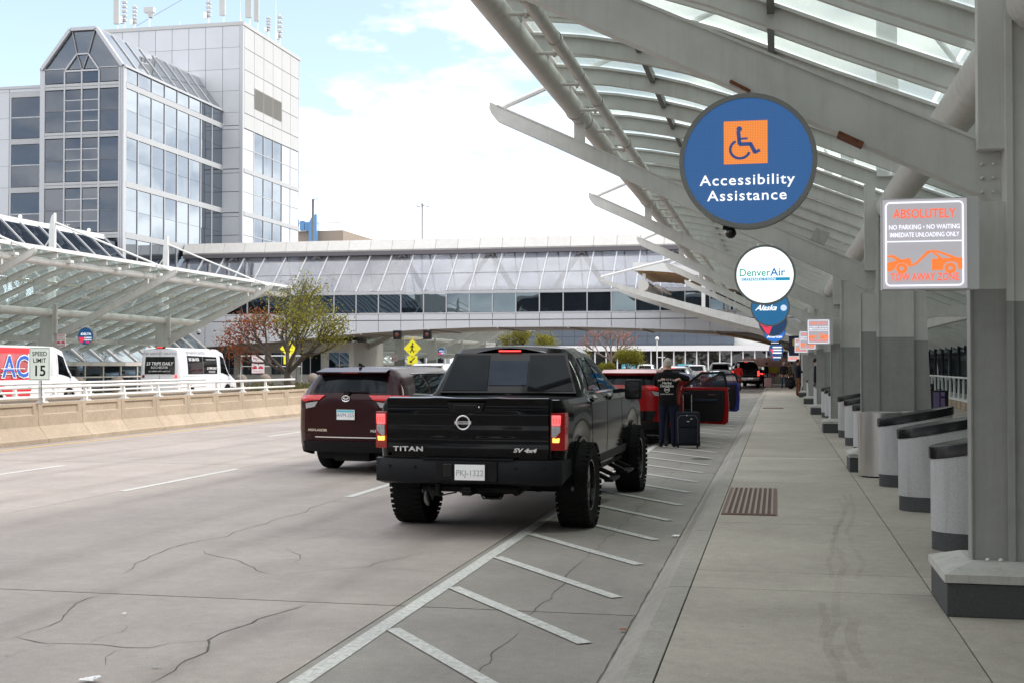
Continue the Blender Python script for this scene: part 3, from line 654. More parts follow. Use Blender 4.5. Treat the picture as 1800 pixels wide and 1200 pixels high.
obj('edge_bracket', MB().box(-8.0, -7.8, 75.3, 75.6, 6.7, 7.2), M_STEEL_W, ent, world=True)
for k in range(6): obj('lamp_fitting', MB().tube((-7.3, 76+k*1.4, 6.5), (-6.9, 76.2+k*1.4, 6.35), .09, n=8), M_STEEL_W, ent, world=True)
for Y in (71.5, 81.5): obj('post', MB().box(1.5, 2.1, Y-.25, Y+.25, .13, 4.6), [M_STEEL], ent, world=True)
# swooping white and timber edge beyond the bridge
ent2 = thing('swept_roof', 'swept white roof edge with timber lining seen below the footbridge on the right', 'canopy', (1.6, 94, 0))
crv = [(-6.6+k*.9, 4.5-.02*k-.017*k*k) for k in range(10)]
obj('roof_edge', MB().prism([(x, z) for x, z in crv]+[(x, z-.28) for x, z in crv[::-1]], 'y', 92.4, 93.2), M_STEEL, ent2, world=True)
obj('timber_lining', MB().prism([(x, z-.285) for x, z in crv]+[(x, z-.40) for x, z in crv[::-1]], 'y', 92.45, 99), M_WOOD, ent2, world=True)
# ------------------------------------------------------------ median barriers and rails
def barrier(name, label, X, sg, y0, y1, step, group, rail_to):
    t = thing(name, label, 'barrier', (X, y0, 0), 0, group)
    prof = [(0, 0), (0, .09), (-.05, .115), (-.24, .36), (-.27, .86), (-.62, .86), (-.62, 0)]
    n = int((y1-y0)/step)
    mb = MB(); g_ = .006
    a, b = g_, step-g_
    # face with a recessed panel: ring of four strips round the recess
    P = [(sg*x, z) for x, z in prof]
    vs = []; 
    def q(u, y): return (sg*u[0], y, u[1])
    def pt(z): # point on the upright face
        k = (z-.36)/.5; return (-.24-.03*k, z)
    rows = [(0, 0), (0, .09), (-.05, .115), (-.24, .36), pt(.60), pt(.80), pt(.86)]
    for i in range(len(rows)-1):
        if i == 4:
            for ya, yb in ((a, a+.16), (b-.16, b)): mb.add([q(rows[4], ya), q(rows[4], yb), q(rows[5], yb), q(rows[5], ya)], [(0,1,2,3)])
            r4 = (rows[4][0]-.035, rows[4][1]+.03); r5 = (rows[5][0]-.035, rows[5][1]-.03); ya, yb = a+.16, b-.16
            O = [q(rows[4], ya), q(rows[4], yb), q(rows[5], yb), q(rows[5], ya)]; I = [q(r4, ya+.03), q(r4, yb-.03), q(r5, yb-.03), q(r5, ya+.03)]
            mb.add(O+I, [(0,1,5,4),(1,2,6,5),(2,3,7,6),(3,0,4,7),(4,5,6,7)])
        else: mb.add([q(rows[i], a), q(rows[i], b), q(rows[i+1], b), q(rows[i+1], a)], [(0,1,2,3)])
    mb.add([q((-.27, .86), a), q((-.27, .86), b), q((-.62, .86), b), q((-.62, .86), a), q((-.62, 0), a), q((-.62, 0), b)], [(0,1,2,3),(3,2,5,4)])
    for yy in (a, b): mb.add([q(p, yy) for p in prof], [tuple(range(7))])
    sm = mb.mesh('barrier_panel', M_TAN)
    for k in range(n): obj('barrier_panel', sm, None, t, loc=(0, k*step, 0))
    obj('foot_joint', MB().box(min(0, -sg*.6), max(0, -sg*.6), 0, y1-y0, -.02, .80) if 0 else MB().box(min(-sg*.05, -sg*.6), max(-sg*.05, -sg*.6), .01, n*step-.01, 0, .06), M_JOINT, t)
    # railing
    xr = -sg*.43 if sg > 0 else .43
    r = thing('guard_rail', label.replace('concrete barrier', 'tubular rail').replace('barrier', 'rail'), 'railing', (X+xr, y0, .86), 0, 'white tubular rails')
    r['label'] = 'white two-tube railing bolted on top of the near tan barrier' if X > -17 else 'second white two-tube railing on the far tan barrier'
    ln = rail_to-y0
    for z in (.34, .115):
        mb = MB().tube((0, 0, z), (0, ln, z), .034 if z > .2 else .03, n=12)
        obj('rail_tube', mb, M_STEEL_W, r, smooth=40)
    pm = MB(); pm.prism([(-.05, 0.02), (.05, .02), (.035, .12), (-.005, .36), (-.045, .36), (-.05, .2)], 'y', -.035, .035); pm.box(-.09, .09, -.10, .10, 0, .02)
    for a_ in (-.07, .07): pm.tube((-.06, a_, .02), (-.06, a_, .045), .012, n=6).tube((.06, a_, .02), (.06, a_, .045), .012, n=6)
    pm = pm.mesh('rail_post', M_STEEL_W)
    for k in range(int(ln/step)): obj('rail_post', pm, None, r, loc=(0, (k+.5)*step-.45, 0))
    return t
barrier('median_barrier', 'near tan concrete barrier with recessed panels along the left lane', -15.5, 1, 5, 84, 1.755, 'tan median barriers', 39.4)
barrier('median_barrier', 'far tan concrete barrier behind the first, facing the vans', -19.4, -1, 5, 84, 1.755, 'tan median barriers', 39.0)
tag(obj('planter_soil', MB().box(-18.8, -16.1, 5, 84, -.1, .78), M_SOIL), kind='structure')
# stone balls on the far kerb
bm0 = MB().lathe([(.20, 0), (.24, .05), (.24, .30), (.17, .38)], (0, 0, 0), 18).mesh('ball_base', M_TAN)
stone = mat('brown_stone', (.20, .165, .14), .85, var=.25, scale=40, bump=.3)
sm0 = MB().sphere((0, 0, .66), .36, 20, 12).mesh('ball', stone, smooth=60)
bpos = [(-30.2, y) for y in (43, 46.3, 49.6, 52.9, 56.2, 59.5, 62.8)]+[(-30.0, y) for y in (66.2, 69.6, 73)]+[(-29.6, y) for y in (76.4, 79.6)]
ORD = ['first', 'second', 'third', 'fourth', 'fifth', 'sixth', 'seventh', 'eighth', 'ninth', 'tenth', 'eleventh', 'twelfth']
for k, (x, y) in enumerate(bpos):
    t = thing('stone_ball_bollard', ORD[k]+' stone ball from the left in the row along the far kerb', 'bollard', (x, y, .13), 0, 'stone ball bollards')
    obj('base', bm0, None, t); obj('ball', sm0, None, t)
t = thing('stone_ball_bollard', 'large stone ball standing clear between the white railing end and the maroon car', 'bollard', (-17.6, 47.2, .62), 0, 'stone ball bollards')
obj('base', bm0, None, t); o = obj('ball', sm0, None, t); t.scale = (.72, .72, .72)
# boulders and ground cover in the planter
random.seed(3)
for k, (x, y, s) in enumerate([(-16.9, 44.6, .32), (-17.3, 49.5, .36), (-16.6, 52, .3)]):
    mb = MB().sphere((0, 0, 0), 1, 14, 9)
    mb.v = [tuple(Vector(p)*(1+.35*mnoise.noise(Vector(p)*1.6+Vector((k*7, 0, 0))))) for p in mb.v]
    o = obj('boulder', mb, mat('sandstone', (.38, .29, .20), .9, var=.2, scale=12, bump=.4), smooth=50); o.location = (x, y, .82); o.scale = (s, s*1.4, s*.6)
    tag(o, ['low sandstone boulder in the planter nearest the railing end', 'flat sandstone boulder in the planter behind the stone ball', 'small sandstone boulder at the front edge of the planter'][k], 'rock')
mb = MB()
for k in range(5000):
    x, y = random.uniform(-18.6, -16.2), random.uniform(40, 70); z = .78+random.random()*.16*(1+mnoise.noise(Vector((x, y, 0))))
    a, s = random.random()*6.28, random.uniform(.03, .07); c, n_ = math.cos(a)*s, math.sin(a)*s
    mb.add([(x-c, y-n_, z), (x+c, y+n_, z), (x+c*.5, y+n_*.5, z+s*1.4)], [(0, 1, 2)])
tag(obj('ground_cover', mb, mat('dry_leaves_mix', (.14, .13, .05), .9, var=.6, scale=6)), kind='stuff')

# ------------------------------------------------------------ footbridge
Yb, Yt, Yk = 86.0, 89.8, 93.0
br = thing('footbridge', 'enclosed glazed footbridge crossing above the road with sloped upper glass', 'footbridge', (-20, Yb, 0))
BW = 1.70; NX = 33; X0 = -45.3
LB = lambda n, mb, m, **k: obj(n, mb, m, br, world=True, **k)
def shared(n, mesh, x): return obj(n, mesh, None, br, loc=(x+20, -0, 0))
def mk_(mb, n, m): # local to bridge (X centre 0, y minus Yb)
    mb.v = [(p[0], p[1]-Yb, p[2]) for p in mb.v]; return mb.mesh(n, m)
h = BW/2
fas = mk_(MB().prism([(Yt-.75, 10.30), (Yt-.35, 11.08), (Yt+.3, 11.12), (Yt+.3, 10.2), (Yt-.70, 10.2)], 'x', -h+.012, h-.012), 'roof_panel', mat('roof_fascia', (.60, .585, .56), .5, var=.06, objvar=.04))
up = mk_(MB().add([(-h+.04, Yb+.03, 6.98), (h-.04, Yb+.03, 6.98), (h-.04, Yt-.22, 10.1), (-h+.04, Yt-.22, 10.1), (-h+.04, Yb+.045, 6.965), (h-.04, Yb+.045, 6.965), (h-.04, Yt-.205, 10.085), (-h+.04, Yt-.205, 10.085)], [(0,1,2,3),(7,6,5,4),(0,4,5,1),(1,5,6,2),(2,6,7,3),(3,7,4,0)]), 'sloped_pane', M_BGLASS_UP)
lo = mk_(MB().box(-h+.04, h-.04, Yb+.03, Yb+.05, 5.42, 6.72), 'window_pane', M_BGLASS_LO)
p1 = mk_(MB().box(-h+.02, h-.02, Yb-.03, Yb+.2, 4.88, 5.30), 'wall_panel', M_WHITE_WALL)
ml = mk_(MB().bar((0, Yb-.01, 6.95), (0, Yt-.25, 10.14), .07, .09).box(-.035, .035, Yb-.05, Yb+.04, 5.36, 6.93), 'mullion', M_MULL)
for k in range(NX):
    x = X0+(k+.5)*BW
    shared('roof_panel', fas, x); shared('sloped_pane', up, x); shared('window_pane', lo, x); shared('wall_panel', p1, x)
    if k: shared('mullion', ml, x-h)
XE = X0+NX*BW
def soff(x):
    pts = [(-60, 2.2), (-42.4, 2.95), (-35.6, 3.42), (-30.3, 3.9), (-25, 4.2), (-20.9, 4.33), (-14, 4.33), (-10.3, 4.22), (-4.8, 4.0), (2, 3.7), (14, 3.2)]
    return float(np.interp(x, [p[0] for p in pts], [p[1] for p in pts]))
for k in range(NX):
    xa, xb = X0+k*BW+.02, X0+(k+1)*BW-.02
    LB('lower_panel', MB().prism([(xa, soff(xa)), (xb, soff(xb)), (xb, 4.82), (xa, 4.82)], 'y', Yb-.02, Yb+.2), M_WHITE_WALL)
LB('joint_backing', MB().box(X0, XE, Yb+.05, Yb+.19, 4.4, 5.3), mat('joint_line_grey', (.12, .12, .12), .7))
LB('sill_rail', MB().box(X0, XE, Yb-.06, Yb+.1, 5.31, 5.39), M_MULL)
LB('eave_rail', MB().box(X0, XE, Yb-.07, Yb+.1, 6.74, 6.94), M_MULL)
LB('ridge_rail', MB().box(X0, XE, Yt-.45, Yt-.1, 10.12, 10.22), mat('dark_gutter', (.10, .10, .11), .5))
LB('mid_rail', MB().bar((X0, (Yb+Yt)/2-.3, 8.36), (XE, (Yb+Yt)/2-.3, 8.36), .05, .04), M_MULL)
LB('roof', MB().box(X0, XE, Yt+.0, Yk+.4, 10.9, 11.06), M_BAND)
LB('floor_deck', MB().box(X0, XE, Yb+.25, Yk+2.5, 4.7, 4.85), M_BAND)
n = 28; xsS = [X0+(XE-X0)*k/n for k in range(n+1)]
LB('soffit', MB().prism([(x, soff(x)-.01) for x in xsS]+[(x, soff(x)+.1) for x in xsS[::-1]], 'y', Yb-.015, Yk+2.6), mat('soffit_tan', (.38, .35, .31), .6))
for k in range(11):
    xa = X0+k*5.1+.3
    LB('soffit_rib', MB().box(xa, xa+.12, Yb+.0, Yk+2.4, soff(xa)-.10, soff(xa)-.0), mat('soffit_tan', (.38, .35, .31), .6))
# trusses inside
tm = mat('truss_paint', (.13, .12, .13), .5)
for k in range(8):
    xa = X0+.8+k*6.8
    LB('truss_member', MB().bar((xa, Yb+1.6, 5.0), (xa+3.4, Yb+3.4, 10.0), .3, .3), tm)
    LB('truss_member', MB().bar((xa+3.4, Yb+3.4, 10.0), (xa+6.8, Yb+1.6, 5.0), .3, .3), tm)
LB('top_chord', MB().box(X0, XE, Yb+3.1, Yb+3.5, 9.9, 10.3), tm)
LB('handrail', MB().box(X0, XE, Yb+.7, Yb+.76, 5.9, 5.96).box(X0, XE, Yb+.7, Yb+.75, 5.6, 5.64), M_MULL)
back = MB()
for k in range(NX):
    x = X0+(k+.5)*BW; back.add([(x-h+.05, Yk+2.4, 5.0), (x+h-.05, Yk+2.4, 5.0), (x+h-.05, Yk+2.4, 7.0), (x-h+.05, Yk+2.4, 7.0), (x+h-.05, Yk+.2, 10.9), (x-h+.05, Yk+.2, 10.9)], [(0,1,2,3),(3,2,4,5)])
LB('rear_glazing', back, mat_glass('rear_glass', (.72, .76, .80), refl=.04, trans=.7, dirt=.2, dirtcol=(.5, .52, .56)))['kind'] = 'stuff'
for k in range(NX+1): LB('rear_mullion', MB().box(X0+k*BW-.04, X0+k*BW+.04, Yk+2.4, Yk+2.5, 5, 7).bar((X0+k*BW, Yk+2.45, 7.0), (X0+k*BW, Yk+.25, 10.9), .08, .1), tm)
# seated and walking silhouettes inside are too faint to count; service wall under the bridge's left end
wl_ = thing('service_building', 'pale service building with windows under the left end of the footbridge', 'building', (-38, 90, 0))
obj('wall', MB().box(-46, -31.5, 90, 97, 0, 3.4), mat('offwhite_wall', (.50, .49, .45), .7, var=.06), wl_, world=True)
for k in range(6):
    x = -45.3+k*2.35
    w_ = obj('window', MB().box(x, x+1.7, 89.93, 89.99, .95, 2.6), M_BGLASS_LO, wl_, world=True)
    obj('frame', MB().box(x-.06, x, 89.9, 89.99, .9, 2.65).box(x+1.7, x+1.76, 89.9, 89.99, .9, 2.65).box(x, x+1.7, 89.9, 89.99, 2.6, 2.66).box(x+.82, x+.88, 89.9, 89.925, .95, 2.6), M_MULL, w_, world=False).location = (0, 0, 0)
for w_ in wl_.children:
    for f_ in w_.children: f_.location = -Vector((-38, 90, 0))
for k in range(4): obj('pilaster', MB().box(-46+k*4.7, -45.6+k*4.7, 89.8, 89.99, 0, 3.35), mat('offwhite_wall'), wl_, world=True)

# ------------------------------------------------------------ tower
tw = thing('terminal_tower', 'white panelled tower with a gabled glass bay and antennas above the left side', 'building', (-50, 90, 0))
LT = lambda n, mb, m, **k: obj(n, mb, m, tw, world=True, **k)
GX0, GX1, GY, BY = -52.04, -45.45, 80.3, 96.4
XR = -43.65; XL = -57.5; YE = 109.0; ZT = 30.1
core = mat('joint_grey', (.22, .22, .22), .8)  # grey core seen in the gaps between panels
LT('tower_core', MB().box(XL, XR-.06, BY+.06, YE, 0, ZT-.1), core)
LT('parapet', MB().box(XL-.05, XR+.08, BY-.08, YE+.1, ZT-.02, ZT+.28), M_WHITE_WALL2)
PW, PH = 1.54, 1.83
zr = [ZT-.02-PH*k for k in range(0, 16)]
cache = {}
def pbox(n, x0, x1, y0, y1, z0, z1, m):
    key = (n, round(x1-x0, 3), round(y1-y0, 3), round(z1-z0, 3), m.name)
    if key not in cache: cache[key] = MB().box(0, x1-x0, 0, y1-y0, 0, z1-z0).mesh(n, m)
    return obj(n, cache[key], None, tw, loc=(x0+50, y0-90, z0))
for j in range(9):
    if j == 4: zr[5] = 21.67
    if j > 4: break
    for i in range(9):
        xb = XR-.28-i*PW
        if xb-PW < XL-.3: continue
        pbox('wall_panel', xb-PW+.02, xb-.02, BY-.02, BY+.04, zr[j+1]+.012, zr[j]-.012, M_WHITE_WALL)
LT('corner_trim', MB().box(XR-.27, XR+.02, BY-.05, BY+.25, 0, ZT-.03), M_MULL)
floors = [21.55, 18.0, 14.4, 10.75, 7.1, 3.5]
for j, z in enumerate(floors[:-1]):
    pass
zz = 21.67
for k in range(5):
    z1 = zz-.02-k*3.66
    for (a, b) in ((z1-.30, z1-.02), (z1-1.85, z1-.34), (z1-3.60, z1-1.9)):
        if b > .5: pbox('wall_panel', XR-.28-PW-.0, XR-.29, BY-.02, BY+.04, max(a, .2), b, M_WHITE_WALL)
# right face: six columns, three of them glazed below the plain panels
CW = (YE-BY-.5)/6
for i in range(6):
    y0_ = BY+.27+i*CW
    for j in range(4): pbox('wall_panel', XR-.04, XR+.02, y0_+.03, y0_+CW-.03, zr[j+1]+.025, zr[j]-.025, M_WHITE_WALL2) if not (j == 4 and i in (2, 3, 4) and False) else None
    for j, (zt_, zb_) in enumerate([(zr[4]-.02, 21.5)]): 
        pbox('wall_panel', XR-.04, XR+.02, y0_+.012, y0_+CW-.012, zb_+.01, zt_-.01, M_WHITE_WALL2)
    for k in range(6):
        zt_ = 21.42-k*3.63
        if zt_ < 1: continue
        g_ = i in (1, 2, 3)
        m_ = M_TGLASS_S if g_ else mat('spandrel_glass', (.60, .63, .66), .15, var=.03)
        pbox('window' if g_ else 'spandrel_pane', XR-.04, XR-.01, y0_+.04, y0_+CW-.04, zt_-1.60, zt_-.0, m_)
        pbox('window' if g_ else 'spandrel_pane', XR-.04, XR-.01, y0_+.04, y0_+CW-.04, zt_-3.28, zt_-1.66, m_)
    if i: LT('mullion', MB().box(XR-.04, XR+.05, y0_-.035, y0_+.035, .2, 21.45), M_MULL)
for k in range(6):
    zt_ = 21.42-k*3.63
    if zt_ > 1: LT('spandrel_band', MB().box(XR-.03, XR+.06, BY+.26, YE-.2, zt_-3.66, zt_-3.30), M_BAND); LT('transom', MB().box(XR-.03, XR+.03, BY+.26, YE-.2, zt_-1.66, zt_-1.60), M_MULL)
for i in (1, 2, 3):
    y0_ = BY+.27+i*CW
    lv = MB()
    for k in range(12): lv.bar((XR+.05, y0_+.08, 23.6+k*.145), (XR+.05, y0_+CW-.08, 23.6+k*.145), .10, .02, up=(.6, 0, 1))
    lv.box(XR+.0215, XR+.03, y0_+.04, y0_+CW-.04, 23.5, 25.3)
    LT('louvre', lv, M_LOUVER)
# gabled glass bay
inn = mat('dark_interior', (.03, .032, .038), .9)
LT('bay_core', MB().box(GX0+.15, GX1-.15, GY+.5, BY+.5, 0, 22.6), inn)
cols = [GX0+.35, GX0+1.93, GX0+3.30, GX0+4.66, GX1-.35]
cw4 = [(cols[i], cols[i+1]) for i in range(4)]
fz = [21.45, 17.95, 14.35, 10.7, 7.05, 3.4, 0]
for i, (xa, xb) in enumerate(cw4):
    pbox('window', xa+.05, xb-.05, GY+.02, GY+.05, 21.92, 22.72 if i in (1, 2) else 22.9, M_TGLASS_F)
    for j in range(5):
        zt_, zb_ = fz[j]-.05, fz[j+1]+.42
        nsub = 4 if i in (1, 2) else 2
        if j == 3 and i == 0: zb_ += .0
        for s_ in range(nsub):
            a = zb_+(zt_-zb_)*s_/nsub; b = zb_+(zt_-zb_)*(s_+1)/nsub
            pbox('window', xa+.05, xb-.05, GY+.02, GY+.05, a+.03, b-.03, M_TGLASS_F)
            if s_: pbox('transom', xa+.05, xb-.05, GY-.0, GY+.06, a-.03 if nsub == 4 else a-.012, a+.03 if nsub == 4 else a+.012, M_MULL if nsub == 4 else M_GRAYBOX)
for j in range(6): LT('spandrel_band', MB().box(GX0+.1, GX1-.1, GY-.03, GY+.2, fz[j]-.02, fz[j]+.40), M_BAND); LT('band_line', MB().box(GX0+.1, GX1-.1, GY-.035, GY-.03, fz[j]+.17, fz[j]+.20), mat('joint_line_grey', (.12, .12, .12), .7))
for x in cols[1:-1]: LT('mullion', MB().box(x-.05, x+.05, GY-.06, GY+.1, 0, 22.75), M_MULL)
LT('corner_post', MB().box(GX1-.38, GX1+.03, GY-.05, GY+.35, 0, 23.0), M_MULL)
LT('corner_post', MB().box(GX0-.03, GX0+.35, GY-.05, GY+.35, 0, 23.0), M_MULL)
for x in (GX1-.1, GX1-.24): LT('corner_line', MB().box(x-.012, x+.012, GY-.056, GY-.05, 0, 23), mat('joint_line_grey'))
# gable frame and lunette
PK0, PK1, ZE, ZP = -49.65, -47.6, 22.95, 25.75
def gb(a, b, w=.2, d=.3, n='gable_frame', m=M_MULL, y=GY): return LT(n, MB().bar((a[0], y, a[1]), (b[0], y, b[1]), d, w, up=(0, 0, 1) if abs(b[0]-a[0]) > .01 else (1, 0, 0)), m)
outer = [(GX0+.1, ZE), (PK0, ZP), (PK1, ZP), (GX1-.1, ZE)]
for a, b in zip(outer[:-1], outer[1:]): gb(a, b, .24, .34)
inner = [(GX0+1.93, 22.78), (-49.15, 23.95), (-48.25, 23.95), (GX0+4.66, 22.78)]
for a, b in zip(inner[:-1], inner[1:]): gb(a, b, .1, .14)
gb((GX0+1.93, 22.75), (GX0+4.66, 22.75), .12, .14); gb((GX0+.2, 22.93), (GX0+1.9, 22.93), .06, .1); gb((GX0+4.7, 22.93), (GX1-.2, 22.93), .06, .1)
for a, b in (((-49.15, 23.95), (PK0+.1, ZP)), ((-48.25, 23.95), (PK1-.1, ZP)), ((-49.15, 23.95), (-48.72, 22.75)), ((-48.25, 23.95), (-48.72, 22.75))): gb(a, b, .05, .1, 'gable_bar', M_GRAYBOX)
LT('gable_glass', MB().prism([(GX0+.1, 22.9), (GX0+.1, ZE), (PK0, ZP), (PK1, ZP), (GX1-.1, ZE), (GX1-.1, 22.9)], 'y', GY+.06, GY+.09), mat_glass('gable_pane', (.42, .45, .52), refl=.12, trans=.5, dirt=.15, dirtcol=(.4, .42, .48)))
# roof slopes and right side of the bay
NB = 8; BS = (BY-GY)/NB
def slope_pane(xa, za, xb, zb, y0_, y1_, n, m): return LT(n, MB().add([(xa, y0_, za), (xa, y1_, za), (xb, y1_, zb), (xb, y0_, zb), (xa-.02, y0_, za-.02), (xa-.02, y1_, za-.02), (xb-.02, y1_, zb-.02), (xb-.02, y0_, zb-.02)], [(0,1,2,3),(7,6,5,4),(0,4,5,1),(1,5,6,2),(2,6,7,3),(3,7,4,0)]), m)
rg = mat_glass('bay_roof_glass', (.55, .62, .70), refl=.42, trans=.4, dirt=.2, dirtcol=(.4, .45, .5))
for k in range(NB):
    a, b = GY+k*BS+.05, GY+(k+1)*BS-.05
    slope_pane(GX1, ZE, PK1, ZP, a, b, 'roof_pane', rg); slope_pane(GX0, ZE, PK0, ZP, a, b, 'roof_pane', rg)
    pbox('window', GX1-.05, GX1-.02, a, b, 21.9, 22.85, M_TGLASS_S)
    for j in range(6):
        zt_, zb_ = fz[j]-.05, fz[j+1]+.42
        if zt_ < 1: continue
        zm = (zt_+zb_)/2
        pbox('window', GX1-.05, GX1-.02, a, b, zm+.01, zt_, M_TGLASS_S); pbox('window', GX1-.05, GX1-.02, a, b, zb_, zm-.01, M_TGLASS_S)
    LT('roof_bar', MB().bar((GX1+.02, GY+k*BS, ZE), (PK1+.02, GY+k*BS, ZP), .10, .12), M_MULL)
    LT('roof_bar', MB().bar((GX0-.02, GY+k*BS, ZE), (PK0-.02, GY+k*BS, ZP), .10, .12), M_MULL)
    if k: LT('mullion', MB().box(GX1-.05, GX1+.04, GY+k*BS-.045, GY+k*BS+.045, 0, 22.9), M_MULL)
LT('roof_ridge', MB().box(PK0, PK1, GY, BY, ZP-.05, ZP+.1), M_BAND)
LT('eave_gutter', MB().box(GX1-.06, GX1+.12, GY, BY, 22.88, 23.05), M_MULL)
for j in range(6): LT('spandrel_band', MB().box(GX1-.04, GX1+.05, GY+.3, BY, fz[j]-.02, fz[j]+.40), M_BAND)
# left wing
LT('wing_core', MB().box(-62, GX0-.05, 82.06, 96, 0, 22.1), core)
LT('wing_parapet', MB().box(-62, GX0-.03, 81.95, 96, 22.1, 22.3), M_MULL)
for j, z in enumerate(fz[:6]):
    zt_ = 22.1 if j == 0 else fz[j-1]-.0
    for k, (xa, xb) in enumerate(((-62, -58.9), (-58.85, -55.75))):
        for (a, b) in ([(z+.42, zt_)] if j == 0 else [(z+.42, (z+.42+zt_)/2-.01), ((z+.42+zt_)/2+.01, zt_)]): pbox('wall_panel', xa, xb, 82.0, 82.05, a, b, M_WHITE_WALL)
        pbox('wall_panel', xa, xb, 82.0, 82.05, z+.0, z+.40, M_WHITE_WALL)
    if j == 0: pbox('wall_panel', -55.7, -52.3, 82.0, 82.05, z+.42, zt_, M_WHITE_WALL)
    pbox('spandrel_band', -55.7, -52.1, 81.96, 82.05, z, z+.40, M_BAND)
    if j < 5:
        for (a, b) in ((fz[j+1]+.45, (fz[j+1]+z)/2+.2), ((fz[j+1]+z)/2+.28, z-.04)): pbox('window', -55.5, -52.55, 81.99, 82.04, a, b, M_TGLASS_F)
        for x in (-55.6, -52.45): pbox('mullion', x-.07, x+.07, 81.95, 82.05, fz[j+1]+.4, z, M_MULL)
        pbox('mullion', -55.5, -52.5, 81.96, 82.04, (fz[j+1]+z)/2+.2, (fz[j+1]+z)/2+.28, M_MULL)
# balcony door and terrace rail
LT('door', MB().box(-51.55, -50.4, GY-.02, GY+.0, 7.6, 10.0).box(-51.3, -50.65, GY-.03, GY-.021, 7.9, 9.8), [M_MULL])
LT('door_pane', MB().box(-51.32, -50.62, GY-.045, GY-.031, 7.95, 9.75), M_TGLASS_F)
tr_ = thing('terrace_rail', 'thin grey pipe railing on the terrace in front of the tower door', 'railing', (-52, 78, 0))
rl = MB()
for z in (11.2, 11.6): rl.tube((-58, 72, z), (-49.2, 79.6, z), .03, n=6)
for k in range(7): rl.tube((-58+k*1.45, 72+k*1.25, 10.6), (-58+k*1.45, 72+k*1.25, 11.6), .03, n=6)
obj('rail_tube', rl, M_SATIN, tr_, world=True)
# antennas
def antenna(px, py0, py1, w, Y, kind, label):
    a, b = onY(px, py1, Y), onY(px, py0, Y); t = thing('roof_antenna', label, 'antenna', (a.x, Y, a.z)); H = b.z-a.z; W = w*Y*1.05/F_PX
    if kind == 'panel':
        obj('mast', MB().tube((0, .25, -.6), (0, .25, H*.9), .06, n=8), M_SATIN, t); obj('radome', MB().box(-W/2, W/2, -.12, .12, .1, H), M_WHITE_WALL2, t, bevel=.04)
        obj('bracket', MB().box(-.06, .06, .12, .25, .3*H, .36*H).box(-.06, .06, .12, .25, .8*H, .86*H), M_SATIN, t)
    elif kind == 'array':
        obj('mast', MB().tube((0, 0, -.8), (0, 0, H), .07, n=8), M_SATIN, t)
        for k in range(5): obj('element', MB().box(-W/2, W/2, -.15, .15, H*(.18+.17*k), H*(.26+.17*k)), M_WHITE_WALL2, t)
        obj('radio_unit', MB().box(-W*.8, -W*.1, -.3, -.05, .1*H, .35*H), M_SATIN, t)
    elif kind == 'whip': obj('mast', MB().tube((0, 0, -.5), (0, 0, H), .03, .015, n=6).tube((0, 0, -.5), (0, 0, H*.25), .05, n=6), M_SATIN, t)
    else:
        obj('mast', MB().tube((0, 0, -.4), (0, 0, H*.7), .07, n=8), M_SATIN, t)
        obj('camera_head', MB().box(-.45, .45, -.25, .25, H*.72, H).lathe([(.3, 0), (.18, -.45)], (.1, 0, H*.72), 12), M_WHITE_WALL2, t)
for a in [(205,-14,45,11,100,'panel','tall white panel antenna furthest left on the tower roof'), (219,0,47,8,102,'array','slim white antenna mast second from left on the tower roof'), (237,10,49,8,99,'array','short ribbed antenna beside the roof camera'), (263,14,46,9,99,'cam','roof camera on a short post among the left antennas'),
          (367,-6,38,9,100,'array','bushy antenna cluster at the middle of the roof edge'), (391,-14,30,11,102,'panel','white panel antenna right of the middle cluster'), (437,-20,34,12,99,'panel','tall white panel antenna at the tower corner'), (451,-22,40,9,101,'panel','white panel antenna just behind the tower corner'),
          (472,30,60,7,104,'array','small ribbed antenna on the right roof edge'), (492,26,75,8,107,'array','rightmost small antenna on the roof edge'), (423,-8,36,3,98,'whip','thin whip aerial left of the tower corner'), (485,-10,66,3,105,'whip','thin whip aerial on the right roof edge'), (316,36,42,3,97.5,'whip','tiny lightning rod in the middle of the roof edge')]:
    antenna(*a)
cb = thing('guy_cable', 'thin slanting cable rising from the left roof antennas', 'cable', tuple(onY(240, 46, 101)))
obj('cable', MB().tube((0, 0, 0), tuple(onY(330, -6, 101)-onY(240, 46, 101)), .03, n=5), M_GRAYBOX, cb)
# sloped glazed walkway below the tower, facing the road
wk = thing('sloped_walkway', 'sloped glass walkway running below the tower on the left', 'building', (-46, 60, 0))
tops = lambda y: 10.75
NW = 26
dgl = mat_mirror_glass('walkway_glass', (.012, .016, .022), (.45, .52, .62), .12, .12)
pm_ = MB().add([(0, .06, 0), (0, 1.94, 0), (4.2, 1.94, -4.0), (4.2, .06, -4.0), (-.05, .06, -.05), (-.05, 1.94, -.05), (4.15, 1.94, -4.05), (4.15, .06, -4.05)], [(0,3,2,1),(4,5,6,7),(0,1,5,4),(1,2,6,5),(2,3,7,6),(3,0,4,7)]).mesh('sloped_pane', dgl)
bm2 = MB().bar((0, 0, .04), (4.2, 0, -3.96), .11, .13).mesh('glazing_bar', M_MULL)
wp = MB().box(4.1, 4.2, .06, 1.94, -5.6, -4.05).mesh('window_pane', dgl)
for k in range(NW):
    y = 27.5+2*k-60
    obj('sloped_pane', pm_, None, wk, loc=(-.6, y, 10.7)); obj('glazing_bar', bm2, None, wk, loc=(-.6, y, 10.7)); obj('window_pane', wp, None, wk, loc=(-.6, y, 10.7))
obj('glazing_bar', bm2, None, wk, loc=(-.6, 19.5, 10.7))
obj('end_glass', MB().add([(-46.6, 79.4, 10.65), (-42.4, 79.4, 6.7), (-42.4, 79.4, 5), (-46.6, 79.4, 5)], [(0,1,2,3)]), dgl, wk, world=True)
